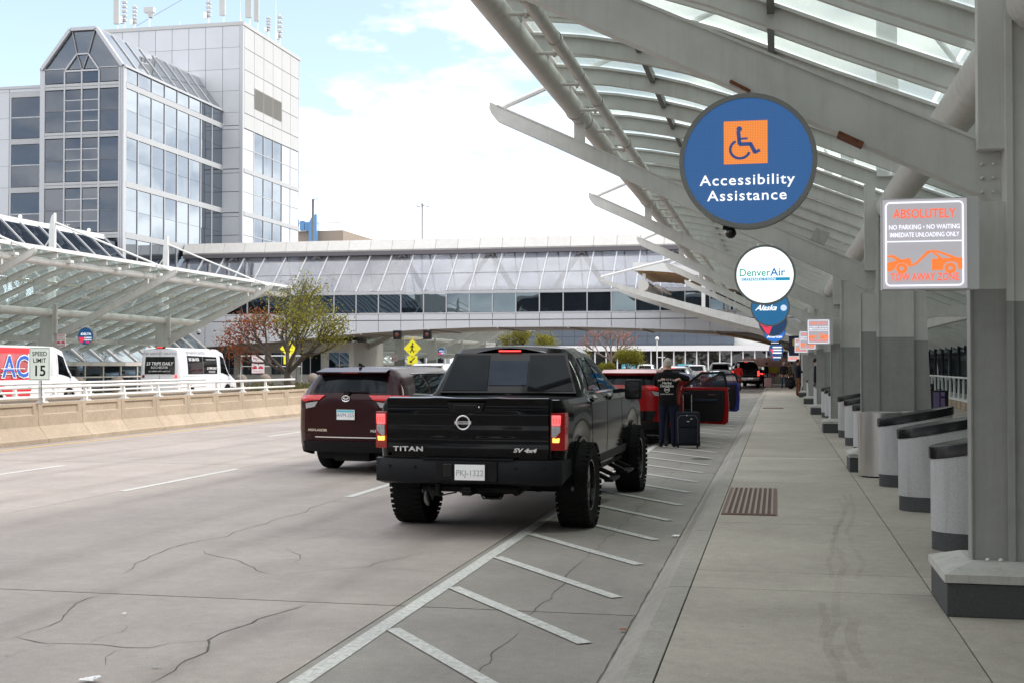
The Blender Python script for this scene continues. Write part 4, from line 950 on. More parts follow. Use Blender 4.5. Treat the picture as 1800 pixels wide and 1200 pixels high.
obj('coping', MB().box(-47.0, -46.5, 27.5, 79.6, 10.62, 10.85).box(-46.6, -46.4, 27.5, 79.6, 10.5, 10.62), M_STEEL_W, wk, world=True)
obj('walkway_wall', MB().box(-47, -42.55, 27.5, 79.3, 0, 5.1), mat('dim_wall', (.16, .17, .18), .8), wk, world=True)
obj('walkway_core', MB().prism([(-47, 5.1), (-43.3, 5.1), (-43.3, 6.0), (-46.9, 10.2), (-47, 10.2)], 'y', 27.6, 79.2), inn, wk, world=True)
for k in range(5): obj('roof_bulb', MB().sphere((-46.75, 46+k*8, 11.0), .13, 10, 8).tube((-46.75, 46+k*8, 10.8), (-46.75, 46+k*8, 10.95), .05, n=6), M_STEEL_W, wk, world=True)
# low glazed vestibules behind the kerb on the left
def vest(y0_, n, label, gm, x0=-37.2):
    t = thing('glazed_vestibule', label, 'building', (x0, y0_, 0), 0, 'low glazed vestibules'); S = 1.9
    a = MB().add([(0, .05, 1.85), (0, S-.05, 1.85), (-2.6, S-.05, 3.9), (-2.6, .05, 3.9), (-.03, .05, 1.82), (-.03, S-.05, 1.82), (-2.63, S-.05, 3.87), (-2.63, .05, 3.87)], [(0,1,2,3),(7,6,5,4),(0,4,5,1),(1,5,6,2),(2,6,7,3),(3,7,4,0)]).mesh('sloped_pane', gm)
    w = MB().box(-.04, 0, .05, S-.05, 1.05, 1.62).mesh('window_pane', M_BGLASS_LO); w2 = MB().box(-.04, 0, .05, S-.05, .2, .95).mesh('window_pane', M_BGLASS_LO)
    b = MB().bar((0.02, 0, 1.85), (-2.58, 0, 3.93), .09, .12).box(-.05, .06, -.05, .05, .13, 1.85).mesh('glazing_bar', mat('bar_tan', (.50, .47, .44), .5))
    for k in range(n):
        obj('sloped_pane', a, None, t, loc=(0, k*S, 0)); obj('window_pane', w, None, t, loc=(0, k*S, 0)); obj('window_pane', w2, None, t, loc=(0, k*S, 0)); obj('glazing_bar', b, None, t, loc=(0, k*S, 0))
    obj('glazing_bar', b, None, t, loc=(0, n*S, 0))
    obj('sill', MB().box(-.08, .1, 0, n*S, 1.62, 1.84).box(-.08, .08, 0, n*S, .96, 1.04), mat('bar_tan'), t)
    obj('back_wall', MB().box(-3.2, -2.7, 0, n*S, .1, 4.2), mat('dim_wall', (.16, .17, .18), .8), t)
    return t
vest(37, 22, 'low glazed vestibule with sloped dark panes behind the shuttle vans', mat_mirror_glass('vest_glass', (.05, .06, .065), (.6, .68, .72), .3, .15))
vest(92, 17, 'low glazed vestibule with bright white sloped panes beyond the footbridge', mat('milky_glass', (.66, .68, .68), .2, var=.1, scale=.4), -36.2)
hall = thing('left_terminal', 'long terminal hall wall behind the left canopy', 'building', (-44, 30, 0))
obj('wall', MB().box(-43.2, -42.6, -10, 90, 0, 6.0) if 0 else MB().box(-43.4, -42.56, -10, 27.4, 0, 9), M_BAND, hall, world=True)
for k in range(9): obj('window', MB().box(-42.555, -42.52, -8+k*3.9, -5+k*3.9, .3, 2.9), M_BGLASS_LO, hall, world=True)
hall2 = thing('far_left_terminal', 'terminal frontage with doors beyond the footbridge on the left', 'building', (-40, 100, 0))
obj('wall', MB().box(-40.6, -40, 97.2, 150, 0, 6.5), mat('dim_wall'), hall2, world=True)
for k in range(12): obj('door_leaf', MB().box(-39.995, -39.96, 98+k*4.2, 100.6+k*4.2, .13, 2.7), M_BGLASS_LO, hall2, world=True); obj('door_post', MB().box(-39.96, -39.8, 100.9+k*4.2, 101.1+k*4.2, .13, 3.0), M_STEEL_W, hall2, world=True)

# ------------------------------------------------------------ far buildings
fb = thing('far_terminal', 'long dark blue terminal with white framed ground floor windows beyond the bridge', 'building', (0, 190, 0))
FY = 190
obj('upper_wall', MB().box(-52, -6.6, FY+2, FY+30, 4.3, 14), M_FARDARK, fb, world=True)
for k in range(24):
    for z in (4.8, 6.0, 7.2): 
        if -50+k*1.9 < -8: obj('cladding_panel', MB().box(-50+k*1.9, -48.15+k*1.9, FY+1.9, FY+1.99, z, z+1.15), M_FARDARK, fb, world=True)
obj('white_block', MB().box(-6.5, 16, FY+3, FY+28, 4.3, 13), mat('bright_white_block', (.80, .79, .77), .6), fb, world=True)
obj('canopy_band', MB().box(-50, 14, FY-.6, FY+2, 3.75, 4.55), M_FARWHITE, fb, world=True)
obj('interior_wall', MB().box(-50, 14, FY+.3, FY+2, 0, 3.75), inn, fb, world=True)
pm3 = MB().box(0, 1.62, 0, .05, .1, 3.72).mesh('window', M_FARGLASS); mm3 = MB().box(-.09, .09, -.1, .1, 0, 3.74).mesh('mullion', M_FARWHITE)
for k in range(37):
    obj('window', pm3, None, fb, loc=(-50+k*1.73+.06, .2, 0)); obj('mullion', mm3, None, fb, loc=(-50+k*1.73, .1, 0))
pk = thing('parking_building', 'tan concrete parking building with blue glass stair fins right of the tower', 'building', (-55, 190, 0))
a = onY(603, 418, 190); b = onY(500, 385, 190); zt_ = onY(560, 400, 190).z
obj('wall', MB().box(-92, onY(603, 410, 190).x, 190, 225, 0, onY(603, 405, 190).z), mat('tan_precast', (.33, .27, .22), .85, var=.1), pk, world=True)
bl = mat('blue_fin', (.10, .27, .52), .3)
for px in (521, 532, 541): obj('blue_panel', MB().box(onY(px-4, 400, 189.5).x, onY(px+4, 400, 189.5).x, 189.2, 189.8, onY(px, 406, 189.5).z, onY(px, 386+(px-521)*.25, 189.5).z), bl, pk, world=True)
q0, q1 = onY(545, 420, 189).x, onY(558, 420, 189).x
obj('blue_spire', MB().prism([(q0, 15), (q1, 15), (q1, onY(0, 392, 189).z+.0), ((q0+q1)/2, onY(550, 380, 189).z), (q0, onY(545, 392, 189).z)], 'y', 188.4, 189.1), bl, pk, world=True)
rl = MB(); z = onY(560, 392, 190).z
for k in range(12): rl.tube((-68+k*3.6-12, 190.3, z-1.6), (-68+k*3.6-12, 190.3, z), .08, n=5)
rl.tube((-92, 190.3, z), (onY(598, 400, 190).x, 190.3, z), .08, n=5); obj('roof_rail', rl, M_SATIN, pk, world=True)
def mast(px, ytop, ybot, Y, label, heads):
    b = onY(px, ybot, Y); t_ = onY(px, ytop, Y); t = thing('light_mast', label, 'light mast', (b.x, Y, 0)); H = t_.z
    obj('pole', MB().tube((0, 0, 0), (0, 0, H), .30, .20, n=8), mat('mast_grey', (.16, .17, .18), .5), t)
    if heads:
        obj('crown_ring', MB().tube((-2, 0, H), (2, 0, H), .08, n=6).tube((0, -1.6, H-.5), (0, 1.6, H-.5), .08, n=6).tube((-1.6, 0, H-.8), (1.6, 0, H-.8), .08, n=6), M_SATIN, t)
        for k in range(8): a_ = k*math.pi/4; obj('floodlight', MB().box(-.35, .35, -.3, .3, -.25, .25), M_SATIN, t, loc=(1.9*math.cos(a_), 1.9*math.sin(a_), H-.2-.5*(k % 2)))
    else: obj('lamp_head', MB().box(-.1, 1.0, -.3, .3, H-.1, H+.35), M_SATIN, t)
mast(742, 358, 415, 330, 'tall airfield floodlight mast rising behind the footbridge', True)
mast(550, 350, 380, 170, 'single lamp post beside the tan parking building', False)

# ------------------------------------------------------------ terminal front on the right behind the pavement
rt = thing('right_terminal', 'dark glazed terminal front behind the pavement on the right', 'building', (9.6, 20, 0))
TG = mat_mirror_glass('terminal_glass', (.012, .016, .018), (.3, .36, .38), .05, .01)
obj('added_overhang', MB().box(6.65, 9.56, -14, 150, 3.25, 3.5), M_STEEL_LO, rt, world=True)  # slab added to block light behind the columns
MDK = mat('dark_mullion', (.05, .055, .06), .5)
for k in range(46):
    y = -14+k*3.4
    obj('glass_bay', MB().box(9.66, 9.7, y+.06, y+3.34, .15, 3.1), TG, rt, world=True); obj('upper_pane', MB().box(9.66, 9.7, y+.06, y+3.34, 3.25, 5.2), TG, rt, world=True)
    obj('mullion', MB().box(9.58, 9.72, y-.05, y+.05, .13, 5.2), MDK, rt, world=True)
obj('transom', MB().box(9.56, 9.72, -14, 142, 3.11, 3.24), MDK, rt, world=True)
obj('wall', MB().box(9.75, 24, -14, 150, 0, 12.5), mat('terminal_wall', (.30, .30, .30), .7), rt, world=True)
obj('upper_wall', MB().box(9.58, 9.745, -14, 150, 5.25, 12.5), M_BAND, rt, world=True)
obj('light_strip', MB().box(8.1, 8.25, 30, 60, 2.62, 2.70), mat('pale_trim', (.6, .62, .62), .4), rt, world=True)
# low curb wall with fin balustrade
bw = thing('balustrade_wall', 'low tan panelled wall topped by pale triangular glass fins behind the bollards', 'wall', (6.4, 34, .13), 0)
fin = MB().prism([(0, .36), (.52, .36), (.30, 1.08), (.12, 1.08)], 'x', -.02, .02).mesh('fin', mat('pale_fin', (.42, .48, .47), .3, coat=.3))
for k in range(52):
    y = -30+k*1.15
    obj('wall_panel', MB().box(-.14, .14, y+.01, y+1.14, 0, .30).box(-.165, -.1401, y+.1, y+1.05, .05, .25), M_TAN, bw); obj('fin', fin, None, bw, loc=(0, y+.3, 0))
obj('top_rail', MB().tube((0, -30, 1.10), (0, 30, 1.10), .035, n=10).box(-.18, .18, -30, 30, .30, .36), M_STEEL_W, bw)
# ------------------------------------------------------------ unseen footbridge added behind the camera to darken reflections and camera-facing sides
rb = thing('added_rear_bridge', 'second enclosed footbridge crossing the road behind the camera', 'footbridge', (-16, -20, 0))
obj('deck', MB().box(-46, 14, -27, -15.5, 4.6, 5.4), M_BAND, rb, world=True)
obj('core', MB().box(-46, 14, -26.8, -15.8, 5.4, 11.0), inn, rb, world=True)
obj('roof', MB().box(-46, 14, -27.2, -15.3, 11.0, 11.5), M_BAND, rb, world=True)
rp = MB().box(-.95, .95, -.05, .0, 5.5, 7.0).mesh('lower_panel', M_WHITE_WALL); rw = MB().box(-.93, .93, -.04, .0, 7.1, 10.9).mesh('window_pane', mat_mirror_glass('rear_bridge_glass', (.02, .022, .026), (.4, .44, .5), .08, .01))
for k in range(30): obj('lower_panel', rp, None, rb, loc=(-29+2*k, 4.3, 0)); obj('window_pane', rw, None, rb, loc=(-29+2*k, 4.28, 0))
# ------------------------------------------------------------ vehicles
def paint(name, col, rough=.16, metal=0): return mat(name, col, rough, metal, coat=.06 if sum(col) < .02 else .10 if sum(col) < .1 else .25, spec=.15 if sum(col) < .02 else .18 if sum(col) < .1 else .3)
M_LAMP_R = mat('lamp_red', (.09, .002, .003), .12, coat=.4, emit=(1, .01, .015), estr=.10)
M_LAMP_R2 = mat('lamp_red_lens', (.36, .006, .010), .12, coat=.4, emit=(1, .01, .015), estr=.16)
M_LAMP_LIT = mat('lamp_red_lit', (.5, .02, .02), .15, coat=.5, emit=(1, .045, .04), estr=2.6)
M_LAMP_PINK = mat('lamp_red_bright', (.6, .1, .1), .15, coat=.5, emit=(1, .16, .17), estr=.9)
M_LAMP_AM = mat('lamp_amber_lit', (.7, .3, .05), .2, emit=(1, .42, .06), estr=3.2)
M_LAMP_CL = mat('lamp_clear', (.34, .34, .35), .15, var=.4, scale=60, coat=.8)
class Body:
    """parametric car skin: u runs from the tail to the nose, t up the flank to the roof centre line"""
    def __init__(s, L, zlow, zsh, wb, w, zr, wr, arches, tilt, corner=.10, du=.08):
        s.L = L; s.p = dict(zlow=zlow, zsh=zsh, wb=wb, w=w, zr=zr, wr=wr); s.arches = arches; s.tilt = tilt; s.corner = corner
        us = set(np.round(np.arange(0, L+1e-6, du), 4))
        for q in (.02, .04, .07, .11): us.add(q); us.add(round(L-q, 4))
        for ua, Ra, zc in arches:
            for k in range(17): us.add(round(ua-Ra*math.cos(math.pi*k/16), 4))
        for k in zr: us.add(float(k[0]))
        s.us = sorted(u for u in us if 0 <= u <= L)
    def I(s, n, u): a = s.p[n]; return float(np.interp(u, [q[0] for q in a], [q[1] for q in a]))
    def ring(s, u):
        c = s.corner; d = min(u, s.L-u); cw = 1-((.15 if c < .08 else .20)*(1-min(1, d/(c*2.4)))**2)
        w = s.I('w', u)*cw; wb = s.I('wb', u)*cw; wr = min(s.I('wr', u), wb*.985)*(1-.5*(1-cw)); zl = s.I('zlow', u); zs_ = s.I('zsh', u); zr = s.I('zr', u)
        for ua, Ra, zc in s.arches:
            if abs(u-ua) <= Ra: zl = max(zl, zc+math.sqrt(max(0, Ra*Ra-(u-ua)**2)))
        zm = max(zl+(zs_-zl)*.45, zl+.03); zk = max(zs_-.09, zm+.01)
        z5 = max(zr-.085, zs_+.004); z6 = max(zr-.02, zs_+.008); z7 = max(zr+.012, zs_+.01)
        return [(w*.965, zl), (w*.985, zl+(zm-zl)*.35), (w, zm), (w*.992, zk), (wb, zs_), (wr, z5), (wr*.88, z6), (0, z7)]
    def P(s, u, t):
        r = s.ring(u); i = min(int(t), 6); f = t-i
        x = r[i][0]*(1-f)+r[i+1][0]*f; z = r[i][1]*(1-f)+r[i+1][1]*f
        if 4 < t < 5: x += .03*math.sin(math.pi*f)*min(1, max(0, (r[5][1]-r[4][1])/.3))
        if t > 6: z = r[7][1]-(r[7][1]-r[6][1])*(1-f)**2; 
        y = u+s.tilt(z)*max(0, 1-u/.9)**1.5
        nose = max(0, (u-(s.L-.5))/.5); y -= nose*nose*.10*abs(x)
        return Vector((x, y, z))
    def mesh_mb(s, tsplit=1.0):
        ts = [0, .5, 1, 1.5, 2, 2.5, 3, 3.5, 4, 4.33, 4.66, 5, 5.5, 6, 6.5, 7]; mb = MB()
        for sg in (1, -1):
            base = [[s.P(u, t) for t in ts] for u in s.us]; vs = [(sg*p.x, p.y, p.z) for row in base for p in row]; n = len(ts)
            b = len(mb.v); mb.v += vs
            for i in range(len(s.us)-1):
                for j in range(n-1):
                    q = [i*n+j, i*n+j+1, (i+1)*n+j+1, (i+1)*n+j]
                    mb.f.append([b+k for k in (q if sg < 0 else q[::-1])]); mb.mi.append(1 if ts[j+1] <= tsplit else 0)
        return mb
    def rear(s, sx_, t, bulge=.06):
        p = s.P(0, t); k = 1-abs(sx_)**3
        top = .012*(1-sx_*sx_) if t > 5.5 else 0
        return Vector((p.x*sx_, p.y-bulge*k, p.z+top))
    def front(s, sx_, t, bulge=.1): p = s.P(s.L, t); return Vector((p.x*sx_, p.y+bulge*(1-sx_*sx_), p.z))
    def caps(s, tmax=6, bulge=.06):
        mb = MB(); NS = 14
        for fn, flip in ((lambda a, t: s.rear(a, t, bulge), 0), (s.front, 1)):
            T_ = np.linspace(0, tmax, 17); vs = [fn(-1+2*i/NS, t) for t in T_ for i in range(NS+1)]
            fs = [[j*(NS+1)+i, j*(NS+1)+i+1, (j+1)*(NS+1)+i+1, (j+1)*(NS+1)+i] for j in range(16) for i in range(NS)]
            if flip: fs = [f[::-1] for f in fs]
            mb.add([tuple(v) for v in vs], fs)
        return mb
def patch(fn, c4, nu, nv, off, thick, nsign, mb=None):
    """a raised piece following a surface; c4: parameter corners going round; nsign vector: outward side"""
    mb = mb or MB(); (a0, b0), (a1, b1), (a2, b2), (a3, b3) = c4; e = 1e-3
    top, bot = [], []
    for j in range(nv+1):
        for i in range(nu+1):
            f, g_ = i/nu, j/nv
            a = (a0*(1-f)+a1*f)*(1-g_)+(a3*(1-f)+a2*f)*g_; b = (b0*(1-f)+b1*f)*(1-g_)+(b3*(1-f)+b2*f)*g_
            p = fn(a, b); n = (fn(a+e, b)-fn(a-e, b)).cross(fn(a, b+e)-fn(a, b-e))
            if n.length < 1e-9: n = Vector(nsign)
            n.normalize()
            if n.dot(Vector(nsign)) < 0: n = -n
            top.append(p+n*(off+thick)); bot.append(p+n*(off-.004))
    N = (nu+1)*(nv+1); W = nu+1
    fs = [(j*W+i, j*W+i+1, (j+1)*W+i+1, (j+1)*W+i) for j in range(nv) for i in range(nu)]
    edge = [i for i in range(nu)]+[j*W+nu for j in range(nv)]+[nv*W+i for i in range(nu, 0, -1)]+[j*W for j in range(nv, 0, -1)]
    fs += [(edge[k], edge[(k+1) % len(edge)], N+edge[(k+1) % len(edge)], N+edge[k]) for k in range(len(edge))]
    return mb.add([tuple(v) for v in top+bot], fs)
def wheel(par, x, y, r, w, sg, rimm, tread=False, spokes=6, rimr=.62):
    wh = empty('wheel', par, (x, y, r)); t = MB()
    h = w/2
    prof = [(r*rimr, -h*.80), (r*.80, -h*.98), (r*.93, -h*.96), (r*.985, -h*.80), (r, -h*.55), (r, h*.55), (r*.985, h*.80), (r*.93, h*.96), (r*.80, h*.98), (r*rimr, h*.80)]
    t.lathe(prof, (0, 0, 0), 40, 'x')
    if tread:
        for k in range(44):
            a = 2*math.pi*k/44
            for xo, sw in ((-h*.72, .34), (0, .3), (h*.72, .34)):
                a2 = a+(.07 if xo == 0 else 0)
                M = Matrix.Rotation(a2, 4, 'X'); t.M = M
                t.box(xo-h*sw, xo+h*sw, -.020, .020, r-.012, r+.0015)
            for xo in (-h*.93, h*.93):
                if k % 4 == 1: t.box(xo-.02, xo+.02, -.022, .022, r*.90, r*.975)
        t.M = None
    obj('tyre', t, M_RUBBER, wh, smooth=35)
    m = MB(); m.lathe([(r*rimr, h*.82), (r*(rimr-.04), h*.80), (r*(rimr-.07), h*.3), (r*.12, h*.42), (.001, h*.46)][::1], (0, 0, 0), 32, 'x')
    m.lathe([(r*rimr, -h*.8), (.001, -h*.5)], (0, 0, 0), 20, 'x')
    for k in range(spokes):
        m.M = Matrix.Rotation(2*math.pi*k/spokes, 4, 'X'); m.prism([(-.03, r*.08), (.03, r*.08), (.045, r*(rimr-.05)), (-.045, r*(rimr-.05))], 'x', h*.42, h*.66); m.M = None
    if sg < 0: m.v = [(-a, b, c) for a, b, c in m.v]
    obj('rim', m, rimm, wh, smooth=35)
    return wh
BLK = M_BLACK
def plate_(par, x, y, z, s, m=M_WHITEP, w=.31, h=.155, tilt=0, col=None, ink=(.15, .18, .25)):
    p = obj('number_plate', MB().box(-w/2, w/2, -.008, 0, -h/2, h/2), m, par, loc=(x, y, z), bevel=.003)
    obj('plate_frame', MB().box(-w/2-.012, w/2+.012, -.004, .004, -h/2-.012, h/2+.012), BLK, p)
    if s: text(p, s, .085, (0, -.010, -.008), mat('plate_ink%d' % (ink[0]*100), ink, .6), name='plate_number', sx=.9)
    if col: obj('plate_band', MB().box(-w/2+.01, w/2-.01, -.0098, -.0082, h/2-.04, h/2-.006), mat('plate_blue', (.1, .5, .6), .5), p)
    return p

def suv(name, label, loc, rz, pm, H=1.66, W=1.93, L=4.85, lit=False, glassbot=1.24, boxy=False, sedan=False, roofm=None, text_=None, group=None, detail=True, doorm=None, door=None):
    root = thing(name, label, 'car', loc, R(rz), group)
    hw = W/2; zb = glassbot-.06; r = .36 if not sedan else .33; ax0, ax1 = 1.02, L-.95
    if sedan:
        zr = [(0, zb+.02), (.5, zb+.06), (.62, zb+.10), (1.35, H-.05), (1.9, H), (2.7, H-.01), (2.95, H-.06), (3.55, zb+.04), (4.3, zb-.08), (L, zb-.35)]
        tilt = lambda z: max(0, z-zb+.15)*.25+max(0, .55-z)*.18
        wr = hw*.66
    else:
        zr = [(0, H-.035), (.12, H-.012), (.9, H), (2.2, H), (2.75, H-.06), (3.5, zb+.08), (4.4, zb-.06), (L-.1, zb-.25), (L, zb-.4)]
        if boxy: tilt = lambda z: max(0, z-zb)*.18
        else: tilt = lambda z: max(0, z-zb)*.62+max(0, .50-z)*.25
        wr = hw*.70
    zlow = [(0, .36), (.5, .26), (ax0+.6, .24), (L-.8, .24), (L, .30)]
    zsh = [(0, zb+.05), (1.5, zb), (L-1.2, zb-.06), (L, zb-.38)]
    B = Body(L, zlow, zsh, [(0, hw*.93), (L, hw*.93)], [(0, hw), (L, hw)], zr, [(0, wr), (1, wr+.02), (L, wr+.02)], [(ax0, r+.07, r), (ax1, r+.07, r)], tilt)
    mb = B.mesh_mb(.5); cp = B.caps(6 if not sedan else 4.0, .09)
    off = len(mb.v); mb.v += cp.v; mb.f += [[i+off for i in f] for f in cp.f]; mb.mi += [0]*len(cp.f)
    if sedan: mb.add([tuple(B.P(0, t)) for t in (4,)]+[(-B.P(0, 4).x, B.P(0, 4).y, B.P(0, 4).z)]+[tuple(B.rear(0, 4, .09))], [(0, 1, 2)])
    obj('body', mb, [pm, BLK], root, smooth=32)
    obj('underbody', MB().box(-hw+.30, hw-.30, .25, L-.25, .22, .70).box(-.3, .3, .1, .5, .2, .34), BLK, root)
    if roofm: pass
    rm = M_SATIN
    for x_ in (1, -1):
        wheel(root, x_*(hw-.135), ax0, r, .24, x_, rm); wheel(root, x_*(hw-.135), ax1, r, .24, x_, rm)
    glass = M_DARKGLASS; N = lambda s_: (s_, 0, .3)
    # side glazing
    def side(s_): return lambda u, t: Vector((s_*B.P(u, t).x, B.P(u, t).y, B.P(u, t).z))
    wins = [[(1.0, 4.12), (2.02, 4.10), (1.98, 4.92), (1.15, 4.90)], [(2.10, 4.10), (3.12, 4.10), (2.78, 4.90), (2.06, 4.92)]] if sedan else \
           [[(.52, 4.14), (1.12, 4.10), (1.06, 4.92), (.78, 4.88)], [(1.20, 4.10), (2.12, 4.08), (2.05, 4.92), (1.14, 4.92)], [(2.20, 4.08), (3.18, 4.08), (2.72, 4.90), (2.13, 4.92)]]
    for s_ in (1, -1):
        for w_ in wins: obj('side_window', patch(side(s_), w_, 6, 4, .002, .003, N(s_)), glass, root, smooth=40)
        if detail:
            tr = MB()
            a, b = wins[0][0], wins[-1][1]
            patch(side(s_), [(a[0]-.05, 4.03), (b[0]+.06, 4.0), (b[0]+.06, 4.06), (a[0]-.05, 4.09)], 14, 1, .002, .006, N(s_), tr)
            patch(side(s_), [(wins[0][3][0]-.05, 4.93), (wins[-1][2][0], 4.95), (wins[-1][2][0], 4.99), (wins[0][3][0]-.05, 4.97)], 14, 1, .002, .006, N(s_), tr)
            obj('window_trim', tr, M_CHROME, root, smooth=40)
            for uu in (2.16, 3.2): obj('door_seam', patch(side(s_), [(uu, .9), (uu+.008, .9), (uu+.008, 4), (uu, 4)], 1, 10, .001, .001, N(s_)), BLK, root)
            for uu in (2.28, 3.3) if not sedan else (2.2, 3.1): pass
            for uu in (1.28, 2.3): obj('door_handle', patch(side(s_), [(uu, 3.2), (uu+.2, 3.2), (uu+.2, 3.5), (uu, 3.5)], 3, 2, .015, .02, N(s_)), M_CHROME if detail else pm, root, smooth=50)
        m_ = MB().box(0, .2, -.05, .05, -.08, .08); 
        if s_ < 0: m_.v = [(-a, b, c) for a, b, c in m_.v]
        obj('mirror', m_, pm, root, loc=(s_*(hw*.97), L*.63, glassbot+.02), bevel=.03)
    # windscreen
    uws = (2.85, 3.45) if not sedan else (3.02, 3.5)
    ws = lambda s_: (lambda u, t: Vector((s_*B.P(u, t).x, B.P(u, t).y, B.P(u, t).z)))
    for s_ in (1, -1): obj('windscreen', patch(ws(s_), [(uws[0], 5.6), (uws[1], 5.4), (uws[1], 6.98), (uws[0], 6.98)], 5, 5, .002, .003, (0, .5, 1)), glass, root, smooth=40)
    RR = lambda a, t: B.rear(a, t, .09)
    RN = (0, -1, .2)
    if sedan:
        for s_ in (1, -1): obj('rear_window', patch(ws(s_), [(.70, 5.5), (1.28, 5.6), (1.28, 6.98), (.70, 6.98)], 5, 5, .002, .003, (0, -.5, 1)), glass, root, smooth=40)
        lz = (3.0, 3.85)
    else:
        obj('rear_window', patch(RR, [(-.88, 4.12), (.88, 4.12), (.86, 4.92), (-.86, 4.92)], 12, 6, .003, .004, RN), glass, root, smooth=40)
        sp = MB(); zt = B.P(0, 5).z
        w_ = B.P(0, 5).x
        y6 = B.rear(0, 5.6, .09).y
        sp.grid(lambda f, g: ((f*2-1)*w_*(1.0-.05*g), y6-.13*(1-g)*(1-.25*abs(f*2-1)**3)+.16*g, H-.075+.065*g), 10, 3)
        sp.grid(lambda f, g: ((f*2-1)*w_*(1.0-.04*g), y6-.13*(1-g)*(1-.25*abs(f*2-1)**3)+.05*g, H-.075-.015-.05*g), 10, 3)
        sp.grid(lambda f, g: ((f*2-1)*w_, y6-.13*(1-.25*abs(f*2-1)**3), H-.075-.016*g), 10, 1)
        obj('roof_spoiler', sp, pm, root, smooth=40)
        obj('high_brake_lamp', MB().box(-.15, .15, y6-.135, y6-.12, H-.092, H-.078), M_LAMP_LIT if lit == 2 else M_LAMP_R, root)
        wi = MB().tube(tuple(RR(0, 4.1)+Vector((0, -.02, .02))), tuple(RR(.5, 4.14)+Vector((0, -.03, .015))), .012, n=6).box(-.05, .05, RR(0, 4.1).y-.04, RR(0, 4.1).y, RR(0, 4.1).z-.02, RR(0, 4.1).z+.03)
        obj('rear_wiper', wi, BLK, root)
        lz = (2.95, 3.85)
    for s_ in (1, -1):
        lamp = [(s_*.99, lz[0]), (s_*.62, lz[0]+.15), (s_*.52, lz[1]), (s_*.99, lz[1])]
        obj('tail_lamp', patch(RR, lamp, 6, 4, .004, .018, RN), M_LAMP_LIT if lit == 2 else M_LAMP_R2, root, smooth=50)
        obj('tail_lamp', patch(side(s_), [(.0, lz[0]), (.22, lz[0]+.3), (.26, lz[1]), (.0, lz[1])], 4, 4, .002, .014, N(s_)), M_LAMP_LIT if lit == 2 else M_LAMP_R2, root, smooth=50)
        obj('lamp_lens', patch(RR, [(s_*.97, lz[0]-.28), (s_*.74, lz[0]-.2), (s_*.66, lz[0]+.02), (s_*.98, lz[0]-.06)], 4, 3, .002, .006, RN), M_LAMP_CL, root, smooth=50)
        obj('bumper_reflector', patch(RR, [(s_*.96, .25), (s_*.80, .25), (s_*.80, .9), (s_*.96, .9)], 3, 3, .004, .012, RN), M_LAMP_R, root, smooth=50)
        if lit: obj('reflector_lamp', patch(RR, [(s_*.94, .3), (s_*.83, .3), (s_*.84, .5), (s_*.94, .52)], 3, 2, .018, .004, RN), M_LAMP_AM if lit == 1 else M_LAMP_LIT, root)
    bu = patch(RR, [(-.985, .0), (.985, .0), (.99, 1.05), (-.99, 1.05)], 14, 4, .01, .035, RN)
    obj('bumper', bu, BLK, root, smooth=40)
    obj('chrome_strip', patch(RR, [(-.72, 1.28), (.72, 1.28), (.72, 1.34), (-.72, 1.34)], 12, 1, .003, .008, RN), M_CHROME, root)
    obj('tailgate_seam', patch(RR, [(-.80, 1.2), (-.795, 1.2), (-.90, 3.0), (-.905, 3.0)], 1, 8, .001, .002, RN), BLK, root)
    obj('tailgate_seam', patch(RR, [(.80, 1.2), (.795, 1.2), (.90, 3.0), (.905, 3.0)], 1, 8, .001, .002, RN), BLK, root)
    return root, B, RR

# --- maroon three-row car
MAROON = paint('maroon_paint', (.020, .0015, .004), .13)
sv, SB, RR = suv('family_car', 'dark maroon family car with a pale plate beside the black pickup', (-6.50, 18.3, 0), -8, MAROON, lit=1)
p = RR(0, 2.45); plate_(sv, 0, p.y-.012, p.z, 'AVM-255', col=1)
e = RR(0, 3.42); em = MB()
for rx, rz_, ww in ((.058, .042, .007), (.024, .041, .006), (.042, .02, .006)):
    n = 28
    for k in range(n):
        a0, a1 = 2*math.pi*k/n, 2*math.pi*(k+1)/n; zz_ = .012 if rx == .042 else 0
        em.tube((rx*math.cos(a0), 0, rz_*math.sin(a0)+zz_), (rx*math.cos(a1), 0, rz_*math.sin(a1)+zz_), ww*.8, n=5, cap=False)
em.v = [(x*1.15, y, z*1.15) for x, y, z in em.v]
obj('emblem', em, M_CHROME, sv, loc=(0, e.y-.012, e.z), smooth=50)
q = RR(-.66, 1.72); text(sv, 'HIGHLANDER', .052, (q.x, q.y-.008, q.z), M_CHROME, bold=.001, sx=1.15, name='badge_lettering', rot=(math.pi/2, 0, R(-9)))
q = RR(.60, 1.72); text(sv, 'XLE', .052, (q.x, q.y-.008, q.z), M_CHROME, bold=.001, sx=1.15, name='badge_lettering', rot=(math.pi/2, 0, R(7)))
obj('roof_antenna', MB().prism([(.35, 1.665), (.55, 1.665), (.37, 1.72), (.35, 1.72)], 'x', -.012, .012), BLK, sv)
